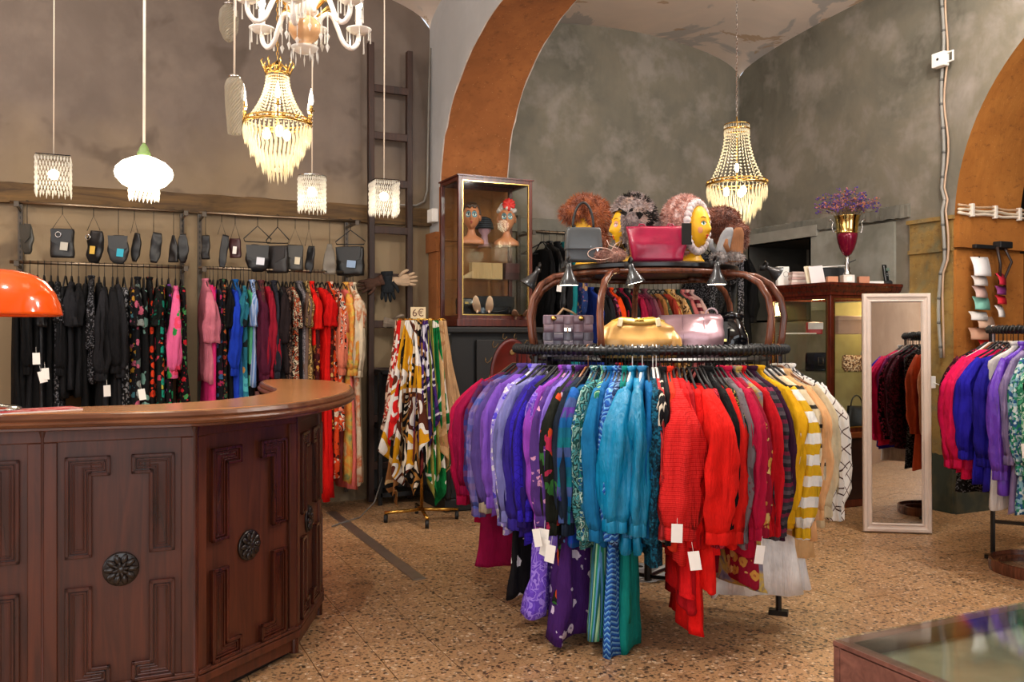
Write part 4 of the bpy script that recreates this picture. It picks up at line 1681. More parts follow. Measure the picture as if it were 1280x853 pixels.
RD = [  # front half of the round rack from its left side to its right side
    ('hot pink long coat', 'j', S('#c8104e'), .80, 'long', dict(hang=H_wood, so=.10, sw=.06)),
    ('crimson magenta long dress', 'd', S('#a00c48'), 1.0, 'long', dict(so=.09, sw=.05)),
    ('violet and rust plaid blouse', 'b', PL('#4a2a6a', '#8a3a5a', '#3a3a8a', '#6a2a4a'), .7, 'long'),
    ('lilac to plaid blouse', 'b', PL('#9a8ad0', '#6a5ab0', '#8a6a9a', '#5a6ac0', s=8), .66, 'long', dict(sw=.055, so=.06)),
    ('muted purple sweater', 's', S('#5e4a96'), .68, 'long', dict(sw=.05, so=.05, cuff=S('#b8a890'))),
    ('bright lilac blouse', 'b', S('#8a5ad0'), .68, 'long', dict(sw=.03)),
    ('lavender white flowered dress', 'd', FL('#a89af0', '#f0ecfa', '#f0ecfa', '#5a4ae0', s=20), .74, 'long', dict(sw=.05)),
    ('black skirt dress with white flowers', 'd', FL('#121014', '#f0eef0', '#121014', '#121014', s=9), 1.03, 'none'),
    ('pale periwinkle silk blouse', 'b', SAT('#8080c8'), .7, 'long', dict(sw=.04)),
    ('deep violet jacket', 'j', S('#3a2a9a'), .74, 'long', dict(sw=.045, so=.04)),
    ('ultramarine quilted jacket', 'j', LT('#3624c4', '#2a1a98', s=26), .76, 'long', dict(sw=.05, so=.05)),
    ('dark violet shirt', 's', S('#2c1c70'), .7, 'long'),
    ('lilac swirl long dress', 'd', SW('#7a54d8', '#a88af0', '#6a44c8', s=16), 1.06, 'short', dict(folds=1.0, flare=.07, t=.04)),
    ('orchid purple blouse', 'b', S('#a04ac8'), .7, 'long'),
    ('violet blouse with pink sprigs', 'b', FL('#5a3a8a', '#e8a8d0', '#5a3a8a', '#5a3a8a', s=20), .72, 'long', dict(sw=.045, so=.05, tagz=.66)),
    ('lilac satin blouse', 'b', SAT('#8a6ae0'), .78, 'mid', dict(tagz=.66)),
    ('black dress with orange roses', 'd', FL('#1c2018', '#e0522a', '#3a7a3a', '#c8305a', s=7), .98, 'long', dict(sw=.05, so=.05)),
    ('purple long dress with white flowers', 'd', FL('#48206a', '#48206a', '#e8d8f0', '#48206a', s=15), 1.15, 'none', dict(folds=1.0, flare=.05, t=.045)),
    ('pink and blue paisley blouse', 'b', FL('#30203a', '#d83a6a', '#5a8ad0', '#c84a9a', s=14), .72, 'long', dict(sw=.035)),
    ('dark slate blouse', 'b', S('#1e2a3c'), .7, 'long', dict(hang=H_wood, tagz=.7)),
    ('blue and violet plaid dress', 'd', PL('#1a50c8', '#6a40b0', '#127a8a', '#1a6a9a', s=6), .74, 'long', dict(sw=.05, so=.05, tagz=.72)),
    ('green white leaf blouse', 'b', SW('#0f5a50', '#bcd8d0', '#1a7a78', '#2a5a98', s=15), .74, 'long', dict(sw=.045)),
    ('teal and silver abstract blouse', 'b', SW('#1a4a48', '#7aa8a0', '#123a3a', '#4a9aa0', s=13), .74, 'long', dict(sw=.04)),
    ('green striped long dress', 'd', VS('#2a8a6a', '#5a9ac8', '#1a5a50', '#9ac8a0', s=26), 1.12, 'none', dict(t=.035)),
    ('steel blue blouse', 'b', S('#1878b0'), .7, 'long', dict(sw=.045, so=.05)),
    ('petrol blue blouse', 'b', S('#1268a8'), .72, 'long', dict(sw=.04)),
    ('blue zigzag long dress', 'd', ZZ('#2a6ac8', '#7ab8e8', '#2450a0'), 1.19, 'long', dict(sw=.045, so=.05)),
    ('dark blue zigzag dress', 'd', ZZ('#20406a', '#7a9ac8', '#2a2a5a'), .72, 'long'),
    ('teal green long dress', 'd', S('#0f8f86'), 1.18, 'none', dict(t=.025, w=.12)),
    ('deep green long dress', 'd', S('#126a54'), 1.05, 'none', dict(t=.02, w=.10)),
    ('bright turquoise silk blouse', 'b', SAT('#0894c8'), .74, 'long', dict(sw=.072, so=.07, hang=H_white)),
    ('turquoise silk shirt', 's', SAT('#0e8cba'), .74, 'long', dict(sw=.05, so=.05)),
    ('sea blue blouse', 'b', SAT('#0c78b0'), .74, 'long', dict(sw=.05, so=.04, hang=H_white)),
    ('blue teal blouse', 'b', S('#0e6cac'), .68, 'long', dict(sw=.035)),
    ('dark teal glitter cardigan', 'c', SP('#0c3a4c', '#10506a', '#0a2838', '#1a6a88', s=24), .8, 'long', dict(sw=.045, hang=H_white)),
    ('coral grey flowered blouse', 'b', FL('#c83a3c', '#8a8480', '#e05a48', '#a8a09a', s=9), .68, 'long', dict(sw=.03, hang=H_white)),
    ('cream edged black blouse', 'b', VS('#16161a', '#e8dcc8', '#16161a', '#16161a', s=22), .68, 'short'),
    ('black thin cardigan', 'c', BK2, .66, 'long', dict(sw=.025, tagz=.6)),
    ('orange red blouse', 'b', S('#e83a20'), .72, 'long', dict(sw=.035)),
    ('red striped satin blouse', 'b', ST('#e41c20', '#f03430', '#d81418', '#f03430', s=60), .78, 'long', dict(sw=.085, so=.08, tagz=.70)),
    ('bright red shirt', 's', S('#e01216'), .92, 'long', dict(sw=.04)),
    ('deep red dress', 'd', S('#b80c18'), .98, 'long', dict(sw=.04)),
    ('scarlet long-sleeved dress', 'd', S('#ec1410'), 1.08, 'long', dict(sw=.04)),
    ('scarlet puff-sleeved blouse', 'b', S('#f01c14'), .85, 'long', dict(sw=.075, so=.08)),
    ('dark red paisley blouse', 'b', SW('#9a1228', '#c8384a', '#7a0c20', s=18), .7, 'long', dict(sw=.035)),
    ('red cardigan with black front', 'c', S('#e4141a'), .75, 'long', dict(sw=.04)),
    ('black long cardigan', 'c', BK, .68, 'long', dict(sw=.042, so=.05)),
    ('tomato red cardigan', 'c', S('#ee2018'), .72, 'long', dict(sw=.045, so=.05)),
    ('black blouse with gold chain print', 'b', SW('#10201a', '#10201a', '#c8a44a', '#1c4030', s=15), .7, 'long', dict(sw=.035)),
    ('grey flowered blouse', 'b', FL('#7e7478', '#8a2a44', '#5e5458', s=11), .72, 'long', dict(sw=.035, tagz=.7)),
    ('raspberry blouse', 'b', S('#c01440'), .76, 'long', dict(sw=.04, so=.05)),
    ('crimson blouse with gold flowers', 'b', FL('#9a1230', '#d8a04a', '#9a1230', '#e8c878', s=15), .82, 'long', dict(sw=.045, so=.04)),
    ('grey scarf-print long dress', 'd', PT('#6a6478', '#8a8494', '#c8a84a', '#5a5468', s=9), .92, 'none'),
    ('red ruffled blouse', 'b', S('#d01420'), .68, 'long'),
    ('grey and maroon striped blouse', 'b', ST('#3a3840', '#7a2440', '#2a282e', '#5a5058', s=15), .7, 'long', dict(sw=.045, so=.03)),
    ('white pleated long skirt', 'k', S('#f2f0ec'), 1.02, 'none', dict(skirt=True, flare=.08, folds=1.3)),
    ('dark aubergine blouse', 'b', S('#36122e'), .72, 'long', dict(sw=.04)),
    ('beige tulle skirt', 'k', S('#d8ae78'), .87, 'none', dict(skirt=True, flare=.08, folds=1.0)),
    ('bright yellow blouse', 'b', S('#f0b414'), .66, 'long', dict(sw=.035)),
    ('yellow and white striped blouse', 'b', ST('#e0b01c', '#f4f2ea', s=11), .66, 'long', dict(sw=.05, so=.05)),
    ('cream blouse with black dashes', 'b', ST('#ead9b4', '#ead9b4', '#ead9b4', '#ead9b4', '#33302a', s=12), .7, 'long', dict(sw=.04)),
    ('peach blouse', 'b', S('#eab27a'), .74, 'long', dict(sw=.045, so=.04)),
    ('beige knit cardigan', 'c', S('#d8c49c'), .7, 'long', dict(hang=H_wood)),
    ('white blouse with thin lattice', 'b', LT('#ece6da', '#5a4038', s=13), .62, 'long', dict(sw=.055, so=.08)),
    ('white blouse with black leaves', 'b', SW('#f2f0ec', '#f2f0ec', '#1c1c1c', s=12), .66, 'long'),
]
NR = len(RD)


def on_ring(c, R, z, t0, t1):
    def fn(i, n, op):
        rnd = random.Random(i * 17 + 3)
        th = t0 + (t1 - t0) * (i + .5) / n + rnd.uniform(-.35, .35)
        x, y, wa = ang_world(th)
        if op.get('skirt'):
            return (c[0] + (R - .10) * x, c[1] + (R - .10) * y, z), wa + .5
        return (c[0] + R * x, c[1] + R * y, z), wa + rnd.uniform(-.12, .12)
    return fn


KNOT = [(0, 178), (1, 182), (2, 188), (3, 195), (4, 202), (6, 211), (10, 224), (14, 230), (16, 234), (20, 239.5), (23, 245.5), (25, 248), (26, 250), (30, 255.5), (33, 261),
        (34, 263), (36, 265.5), (39, 270), (43, 278), (46, 283), (49, 288.5), (51, 293), (54, 298.5), (58, 306), (59, 310), (61, 318), (63, 330), (64, 338)]


def on_knots(i, n, op):
    for (a, ta), (b, tb) in zip(KNOT, KNOT[1:]):
        if a <= i <= b:
            th = ta + (tb - ta) * (i - a) / (b - a)
            break
    rnd = random.Random(i * 17 + 3)
    x, y, wa = ang_world(th)
    if op.get('skirt'):
        x, y, wa = ang_world(313 if i < 56 else 317)
        q = RR - .03 if i < 56 else RR - .015
        return (RC[0] + q * x, RC[1] + q * y, ZR + .012), -YAW + .25
    return (RC[0] + RR * x, RC[1] + RR * y, ZR + .012), wa + rnd.uniform(-.10, .10)


place(RD, 'round the round rack', on_knots, 'clothes on the round rack', 500, dict(folds=.6))

# ------------------------------------------------------------------ right round rack
RC2 = rf(3.42, 5.05)
rk = thing('round_clothes_rack', 'second round clothes rack cut by the right edge beside the mirror', 'clothes rack', (*RC2, 0))
R2, Z2 = .60, 1.385
obj('ring_rail', MB().tube([(R2 * math.cos(2 * PI * k / 60), R2 * math.sin(2 * PI * k / 60), Z2) for k in range(60)], .02, 8, True), M_black, rk, True)
m = MB()
for k in range(130):
    a = 2 * PI * k / 130
    c, s_ = math.cos(a), math.sin(a)
    m.tube([(R2 * c + .0045 * s_, R2 * s_ - .0045 * c, Z2), (R2 * c - .0045 * s_, R2 * s_ + .0045 * c, Z2)], .0245, 7)
obj('ring_ridges', m, M_blackmat, rk, True, stuff=True)
for th in (60, 150, 240, 330):
    x, y, wa = ang_world(th)
    obj('leg', MB().tube([((R2 - .02) * x, (R2 - .02) * y, Z2), ((R2 - .02) * x, (R2 - .02) * y, .01)], .014, 8).box(((R2 - .02) * x, (R2 - .02) * y, .011), (.09, .045, .022), wa), M_black, rk)
obj('crossbar', MB().box((0, 0, .2), (2 * R2 - .06, .02, .02), ang_world(60)[2]).box((0, 0, .225), (2 * R2 - .06, .02, .02), ang_world(150)[2]), M_black, rk)
RD2 = [
    ('black and pink speckled blouse', 'b', SP('#16080c', '#b82a50', '#1c0a10', '#16080c', s=18), .74, 'long', dict(so=.05)),
    ('orchid thin blouse', 'b', S('#a03a8a'), .7, 'long', dict(hang=H_white)),
    ('hot pink pleated blouse', 'b', S('#ec1460'), .74, 'long', dict(sw=.06, so=.06, hang=H_wood)),
    ('neon pink blouse', 'b', S('#f21a5c'), .76, 'long', dict(sw=.05, so=.05)),
    ('pink cardigan', 'c', S('#e0246a'), .7, 'long'),
    ('royal blue crinkled blouse', 'b', S('#2a22b8'), .78, 'long', dict(sw=.055, so=.06)),
    ('indigo blue blouse', 'b', S('#241c9c'), .8, 'long', dict(sw=.05, so=.03)),
    ('white satin slip dress', 'd', SAT('#d8d4d0'), .88, 'none'),
    ('violet satin blouse', 'b', SAT('#7040c8'), .8, 'long', dict(sw=.045)),
    ('mauve grey blouse', 'b', SAT('#8c7ca8'), .84, 'long', dict(sw=.035)),
    ('blue green speckled blouse', 'b', SP('#2a5a8a', '#8ab8c8', '#2a8a6a', '#d0e0e0', s=14), .84, 'long', dict(sw=.04)),
    ('pale green leaf blouse', 'b', SW('#5ab88a', '#2a7a5a', '#c8e8d0', s=12), .84, 'long', dict(sw=.045)),
    ('black and cream patterned top', 't', FL('#131211', '#e8c078', '#b06a7a', '#131211', s=9), .46, 'short', dict(sw=.06, so=.06, tagz=.5)),
    ('emerald green dress', 'd', S('#0f7a58'), .86, 'long', dict(sw=.05)),
    ('black fitted top', 't', BK, .6, 'long'),
    ('green blue leaf dress', 'd', FL('#128a62', '#2048b8', '#0c3a2a', '#1a9a70', s=8), .88, 'long', dict(sw=.05, so=.05, tagz=.8)),
    ('teal green dress', 'd', S('#128070'), .86, 'long', dict(sw=.045)),
    ('blue flowered dress', 'd', FL('#1a3a8a', '#18a078', '#101830', s=9), .9, 'long'),
    ('dark emerald dress', 'd', S('#0c4c3a'), .86, 'long'),
]
MR = [('pale blue grey dress', 'd', S('#9fb0b8'), .84, 'long', dict(sw=.05)), ('silver grey silk blouse', 'b', SAT('#a4a8a8'), .8, 'long', dict(sw=.05)), ('cream striped blouse', 'b', VS('#d8c8b8', '#b8a090', s=20), .78, 'long', dict(sw=.045)),
      ('tan brown blouse', 'b', S('#b08a70'), .8, 'long', dict(sw=.05)), ('peach blouse', 'b', S('#e8a07c'), .85, 'long', dict(sw=.04)), ('orange coral blouse', 'b', S('#e0603c'), .85, 'long', dict(sw=.045)),
      ('black sequinned short dress', 'd', GL, .86, 'none'), ('maroon speckled blouse', 'b', SP('#3a0c1c', '#6a1830', '#2a0814', s=18), .76, 'long', dict(sw=.055)), ('wine velvet blouse', 'b', S('#5c1228'), .74, 'long', dict(sw=.03))]
RD2 = MR + RD2


def on_rack2(i, n, op):
    th = 108 + 52 * i / 8 if i < 9 else 162 + (240 - 162) * (i - 9) / (n - 10)
    x, y, wa = ang_world(th + random.Random(i).uniform(-.4, .4))
    return (RC2[0] + R2 * x, RC2[1] + R2 * y, Z2 + .012), wa + random.Random(i + 5).uniform(-.1, .1)


place(RD2, 'round the right-hand rack', on_rack2, 'clothes on the right-hand round rack', 700, dict(folds=.6))

# ------------------------------------------------------------------ generic builders
CR = -YAW   # rotz that turns a thing square to the camera's view


def superring(a, b, z, n=28, p=.5, cx=0, cy=0):
    out = []
    for k in range(n):
        t = 2 * PI * k / n
        c, s_ = math.cos(t), math.sin(t)
        out.append((cx + a * abs(c) ** p * (1 if c > 0 else -1), cy + b * abs(s_) ** p * (1 if s_ > 0 else -1), z))
    return out


def softbag(w, d, h, prof, seed=0, p=.5, wr=.006, rows=14, n=32):
    """prof: (t, width factor, depth factor)"""
    R = []
    for i in range(rows + 1):
        t = i / rows
        for (t0, a0, b0), (t1, a1, b1) in zip(prof, prof[1:]):
            if t0 <= t <= t1 + 1e-6:
                f = (t - t0) / (t1 - t0)
                a, b = a0 + (a1 - a0) * f, b0 + (b1 - b0) * f
                break
        ring = superring(w / 2 * a, d / 2 * b, t * h, n, p)
        R.append([(x + wr * mnoise.noise(Vector((x * 14 + seed, y * 14, z * 14))), y + wr * 1.6 * mnoise.noise(Vector((x * 16, y * 9 + seed, z * 16 + 3))),
                   z + (wr * mnoise.noise(Vector((x * 14, seed, 1))) if 0 < i else 0)) for x, y, z in ring])
    return MB().loft(R, True)


FLAT = [(0, .96, .9), (.04, 1, 1), (.5, 1, 1), (.96, .98, .8), (1, .94, .6)]


def tri_strap(m, w, h, z0, r=.0018, y=0):
    m.tube([(-w, y, z0), (0, y, z0 + h), (w, y, z0)], r, 5)


# ------------------------------------------------------------------ small bags on the upper rails
def leather(c, r=.45, s=9):
    return plain(c, r, 0, 'leather', .18, .15, s)


LB = [  # x, width px, height px, drop px, colour, tag, wire, label
    (34, 17, 38, 26, '#6a6860', None, 'line', 'grey oval pouch hanging at the far left of the upper rail', 'oval'),
    (78, 27, 36, 30, '#2a2a2c', '#b8b4a8', 'tri', 'charcoal purse with a silver ring and wire triangle hanger', 'box'),
    (117, 22, 40, 30, '#1b1b1e', '#d8b04a', 'tri', 'black purse with a mustard label on a wire hanger', 'slant'),
    (148, 25, 36, 34, '#3a3b3c', '#1fa3bd', 'line', 'dark grey rounded bag with a turquoise card tag', 'oval'),
    (168, 12, 36, 30, '#121214', None, 'tri', 'narrow black purse right of the turquoise tagged bag', 'slant'),
    (192, 13, 38, 28, '#141416', None, 'line', 'slim black clutch hanging askew near the left rail end', 'slant'),
    (217, 14, 34, 30, '#1c1c1e', None, 'line', 'black pleated pouch at the left rail end', 'fan'),
    (229, 13, 36, 28, '#101012', None, 'line', 'glossy black pouch on the bracket of the left rail', 'oval'),
    (257, 10, 30, 28, '#151517', None, 'line', 'small black pouch first on the upper rail beside the ladder', 'box'),
    (277, 11, 42, 26, '#17181c', None, 'tri', 'thin black folded bag beside the red and white tagged one', 'slant'),
    (294, 15, 24, 30, '#5a2024', '#ece9e2', 'tri', 'dark red purse with a large white card tag', 'box'),
    (322, 30, 34, 36, '#161618', '#d8dce4', 'hang', 'rounded black shoulder bag on a black hanger', 'oval'),
    (347, 28, 34, 36, '#2e2624', None, 'hang', 'dark brown handbag on a black hanger', 'box'),
    (369, 20, 32, 34, '#4a443a', '#cfc4a8', 'tri', 'taupe purse with a cream paper tag', 'box'),
    (386, 12, 34, 34, '#17171a', None, 'tri', 'narrow black purse next to the taupe one', 'slant'),
    (412, 17, 38, 30, '#a89c86', None, 'line', 'cream and grey leather pouch left of the big envelope bag', 'fan'),
    (438, 36, 36, 32, '#1d1e1e', '#8aa4c4', 'hang', 'large black envelope bag with flap near the ladder', 'flap'),
]
for i, (px, wpx, hpx, dp, c, tg, wire, label, shape) in enumerate(LB):
    X = xrail(px)
    dd = X * SA + RY * CA
    k = dd / F
    W, H, D = wpx * k, hpx * k, dp * k
    o = thing('hanging_bag', label, 'bag', (X, RY, ZU), CR + (.25 if i % 2 else -.2), 'small bags hanging from the upper rails')
    mt = leather('#' + ''.join('%02x' % int(int(c[q:q + 2], 16) * .62) for q in (1, 3, 5)), .42)
    z0 = -D - H
    if shape == 'oval':
        prof = [(0, .35, .4), (.15, .8, .9), (.45, 1, 1), (.8, .85, .8), (1, .5, .4)]
    elif shape == 'slant':
        prof = [(0, .5, .5), (.2, .9, .9), (.7, 1, 1), (1, .7, .5)]
    elif shape == 'fan':
        prof = [(0, .9, 1), (.3, 1, 1), (.7, .7, .7), (1, .3, .4)]
    else:
        prof = FLAT
    b = softbag(W, max(.025, W * .35), H, prof, i, .55, .007)
    obj('body', b, mt, o, True, loc=(0, 0, z0), rot=(0, (.12 if shape == 'slant' else 0), 0))
    if shape in ('box', 'flap', 'oval') and wpx > 16:
        obj('flap', MB().xz([(-W * .46, 0), (W * .46, 0), (W * .42, -H * .42), (0, -H * .6), (-W * .42, -H * .42)], -.004, .003), mt, o, loc=(0, -max(.025, W * .35) / 2 - .004, z0 + H * .97))
    sm = MB()
    if wire == 'line':
        sm.tube([(0, 0, -D), (0, 0, -.02), (.008, 0, .012), (0, 0, .02), (-.01, 0, .01)], .0022, 5)
    elif wire == 'tri':
        tri_strap(sm, W * .42, D * .62, -D)
        sm.tube([(0, 0, -D * .4), (0, 0, .012), (-.01, 0, .016)], .0025, 5)
    else:
        sm.tube([(-W * .5, 0, -D * .9), (-W * .55, 0, -D * .8), (0, 0, -D * .35), (W * .55, 0, -D * .8), (W * .5, 0, -D * .92), (-W * .5, 0, -D * .9)], .0045, 6)
        sm.tube([(0, 0, -D * .35), (0, 0, .0), (.012, 0, .014), (0, 0, .02), (-.01, 0, .012)], .003, 5)
    obj('strap', sm, M_blackmat, o, True)
    if tg:
        obj('tag', MB().box((W * .12, -max(.025, W * .35) / 2 - .012, z0 + H * .38), (max(.03, W * .32), .002, .055), 0, 0, .1), plain(tg, .6, name='card', var=.03), o)
    if i in (1, 2):
        obj('ring', MB().tube([(.018 * math.cos(t) - W * .12, -.04, z0 + H * .78 + .018 * math.sin(t)) for t in [PI / 5 * q for q in range(10)]], .004, 5, True), M_chrome, o, True)

# ------------------------------------------------------------------ ladder with gloves
LX0, LX1, LY = 2.0, 2.325, 6.98
lad = thing('ladder', 'old dark wooden ladder standing upright against the brown plaster wall', 'ladder', ((LX0 + LX1) / 2, LY, 0))
M_lad = wood('#1c100b', '#472a1c', .65, 'z', 6, 'old_dark_wood')
hw = (LX1 - LX0) / 2
for s_ in (-1, 1):
    random.seed(5 + s_)
    rows = []
    for i in range(13):
        z = 3.74 * i / 12 + (.0 if s_ < 0 else -.03 if i == 12 else 0)
        jx = random.uniform(-.004, .004)
        rows.append([(s_ * hw + jx + a, b, z) for a, b in ((-.024, -.03), (.024, -.03), (.024, .03), (-.024, .03))])
    obj('rail', MB().loft(rows, True), M_lad, lad, bevel=.006)
for i in range(9):
    z = 3.37 - .385 * i
    obj('rung', MB().box((0, -.012, z), (2 * hw - .03, .03, .062)), M_lad, lad, bevel=.006)


def glove(loc, rot, c, label, s=1.0):
    o = thing('glove', label, 'glove', loc, rot=rot)
    m = MB()
    rows = []
    for z, a, b in ((-.03, .036, .016), (0, .034, .017), (.02, .03, .015), (.05, .042, .018), (.085, .044, .018), (.1, .04, .015)):
        rows.append([(a * s * math.cos(t), b * s * math.sin(t), z * s) for t in [2 * PI * q / 16 for q in range(16)]])
    m.loft(rows, True)
    for k, (x, L, an) in enumerate(((-.030, .055, -.25), (-.010, .07, -.08), (.011, .067, .06), (.031, .052, .22))):
        dx, dz = math.sin(an), math.cos(an)
        P = [(s * (x + dx * L * t), -.006 * s * math.sin(t * 3), s * (.088 + dz * L * t)) for t in (0, .3, .6, .85, 1)]
        m.tube(P, [.0115 * s, .0115 * s, .011 * s, .009 * s, .004 * s], 8)
    m.tube([(-.03 * s, 0, .03 * s), (-.055 * s, -.004, .055 * s), (-.068 * s, -.006, .085 * s), (-.07 * s, -.006, .1 * s)], [.014 * s, .0125 * s, .011 * s, .004 * s], 8)
    obj('palm_and_fingers', m, fabric('solid', [c], 10, .8), o, True)
    obj('cuff', MB().loft([superring(a * s, b * s, z * s, 16, 1) for z, a, b in ((-.045, .037, .018), (-.042, .04, .02), (-.02, .039, .02), (-.017, .036, .018))], True), fabric('solid', [c], 10, .8), o, True)
    return o


def wpt(x, y, Y):
    u = (x - 640) / F
    d = Y / (CA - u * SA)
    X, Yw = at(x, d)
    return (X, Yw, zat(y, d))


glove(wpt(495, 352, 6.9), (0, 1.45, CR), '#c8ab8c', 'beige knitted glove with spread fingers lying across a ladder rung', 1.15)
glove(wpt(484, 348, 6.9), (0, 3.1, CR), '#22262a', 'black glove hanging fingers down from the ladder rung', 1.25)
glove(wpt(472, 352, 6.9), (0, -1.9, CR), '#5a4034', 'brown glove on the same ladder rung left of the black one', 1.1)
glove(wpt(487, 404, 6.94), (0, 1.7, CR), '#9a8c7c', 'grey beige glove on a lower ladder rung beside the scarves', 1.1)
sh = thing('shelf_unit', 'low black shelf unit against the wall behind the scarf stand', 'shelf', (2.27, 6.9, 0))
for z in (.08, .62, 1.06):
    obj('shelf', MB().box((0, 0, z), (.5, .25, .035)), M_black, sh)
for x in (-.25, .25):
    for y in (-.11, .11):
        obj('leg', MB().box((x, y, .53), (.03, .03, 1.06)), M_black, sh)
obj('back_panel', MB().box((0, .12, .55), (.5, .01, 1.0)), plain('#2e2d2b', .8), sh)

# ------------------------------------------------------------------ scarf stand
SCX, SCY = at(527, 6.42)
st = thing('scarf_stand', 'brass ring stand on casters draped with patterned silk scarves', 'stand', (SCX, SCY, 0), CR)
ZT = 1.43
m = MB()
for z, R in ((ZT, .155), (ZT + .035, .155)):
    m.tube([(R * math.cos(2 * PI * k / 36), R * math.sin(2 * PI * k / 36), z) for k in range(36)], .006, 6, True)
for k in range(28):
    a = 2 * PI * k / 28
    m.tube([(.155 * math.cos(a), .155 * math.sin(a), ZT), (.155 * math.cos(a), .155 * math.sin(a), ZT + .035), (.175 * math.cos(a), .175 * math.sin(a), ZT + .04)], .0025, 5)
for k in range(3):
    a = PI * k / 3
    m.tube([(-.155 * math.cos(a), -.155 * math.sin(a), ZT), (.155 * math.cos(a), .155 * math.sin(a), ZT)], .005, 6)
obj('ring', m, M_brass, st, True)
obj('pole', MB().tube([(0, 0, ZT), (0, 0, .08)], .012, 10), M_brass, st, True)
for k in range(4):
    a = PI / 2 * k + .25
    c, s_ = math.cos(a), math.sin(a)
    bb = obj('foot', MB().tube([(0, 0, .085), (.27 * c, .27 * s_, .07)], .013, 8), M_brass, st, True)
    obj('caster', MB().tube([(.26 * c - .012, .26 * s_, .03), (.26 * c + .012, .26 * s_, .03)], .03, 14).tube([(.26 * c, .26 * s_, .05), (.26 * c, .26 * s_, .07)], .01, 6), M_blackmat, bb, True)


def text_mesh(body, size, mat, name='lettering'):
    cu = bpy.data.curves.new(name, 'FONT')
    cu.body = body
    cu.size = size
    cu.extrude = .0006
    cu.align_x = 'CENTER'
    cu.align_y = 'CENTER'
    t = bpy.data.objects.new(name, cu)
    COL.objects.link(t)
    bpy.context.view_layer.update()
    me = bpy.data.meshes.new_from_object(t.evaluated_get(bpy.context.evaluated_depsgraph_get()))
    bpy.data.objects.remove(t)
    me.materials.clear()
    me.materials.append(mat)
    return me


pc = thing('price_card', 'small cream card reading 6€ standing on top of the scarf stand', 'sign', (SCX, SCY, ZT + .036), CR)
obj('card', MB().box((-.02, -.05, .05), (.11, .003, .085)), plain('#cdb892', .7, name='kraft_card', var=.05), pc)
obj('lettering', text_mesh('6€', .075, plain('#5a3020', .7)), None, pc, loc=(-.02, -.0525, .048), rot=(PI / 2, 0, 0))


def scarf(th, L, W, mat, label, seed, R=.165, drop=0.0):
    rnd = random.Random(seed)
    a = math.radians(th)
    o = thing('scarf', label, 'scarf', (SCX, SCY, ZT + .03), CR, 'silk scarves on the brass stand')
    m = MB()
    nu, nv = 26, 26
    rows = []
    ph = rnd.uniform(0, 6)
    kf = rnd.choice((2.5, 3.0, 3.5))
    for j in range(nv + 1):
        v = j / nv
        wv = W * 1.5 * (.16 + .84 * v ** .75)
        row = []
        for i in range(nu + 1):
            u = i / nu
            e = (u - .5) * wv
            fold = (.010 + .03 * v) * math.sin(kf * 2 * PI * u + ph + v * 1.2)
            rad = R + .012 + .075 * v + fold + .02 * mnoise.noise(Vector((u * 3 + seed, v * 4, 0))) * v
            tip = (1 - abs(u - .45) * 1.1) if v > .7 else 1
            z = -L * v * (1 - (.26 * abs(u - .42) * 2 * v * v))
            row.append((rad * math.cos(a) - e * math.sin(a), rad * math.sin(a) + e * math.cos(a), z))
        rows.append(row)
    m.loft(rows, False, False)
    s_ = obj('cloth', m, mat, o, True)
    sd = s_.modifiers.new('thickness', 'SOLIDIFY')
    sd.thickness = .0015
    obj('clip', MB().box((R * math.cos(a), R * math.sin(a), .0), (.02, .02, .03), a), M_brass, o)


SCF = [
    (196, .80, .16, SW('#c83a2a', '#f0e0d0', '#7a3a28', '#e8c8b0', s=3.78), 'red and cream paisley scarf at the left of the brass stand'),
    (214, .88, .15, SW('#e01c1c', '#f6f0ec', '#e01c1c', '#c81818', s=2.94), 'bright red and white flowered scarf on the brass stand'),
    (228, 1.20, .12, SW('#17130f', '#17130f', '#c8a878', '#8a5a30', s=3.36), 'long black scarf with tan chain print reaching the casters'),
    (248, 1.05, .26, SW('#f2eee6', '#d89a14', '#f2eee6', '#5a2a1a', s=1.34), 'white scarf with golden yellow and brown shapes'),
    (268, 1.10, .18, SW('#14110f', '#b07a3a', '#14110f', '#e8d8c0', s=2.52), 'black and gold belt print scarf hanging low in the middle'),
    (284, .86, .13, SW('#4a2a7a', '#4a2a7a', '#e8e4f0', '#2a1a4a', s=2.94), 'purple scarf with white edging on the brass stand'),
    (296, 1.12, .10, PT('#7a7a34', '#a8a04a', '#5a5a2a', s=3.36), 'olive green scarf between the purple and green ones'),
    (308, 1.18, .16, SW('#0a7a3c', '#f0ece0', '#0a7a3c', '#0a6a34', s=1.68), 'emerald green and white scarf with medallions'),
    (328, 1.00, .15, SW('#d2a878', '#c89a68', '#d2a878', '#b8865a', s=1.68), 'sandy beige scarf at the right of the stand'),
    (344, .78, .14, S('#cfa67a'), 'plain tan scarf flaring out to the right'),
    (276, 1.0, .14, PT('#6a1c24', '#8a3a34', '#4a141c', s=3.36), 'wine red scarf low behind the purple one'),
]
for k, (th, L, W, mt, lb) in enumerate(SCF):
    scarf(th, L * 1.12, W, mt, lb, 40 + k, .165 if k != 10 else .13)

M_chest = plain('#070707', .6, name='black_paint')
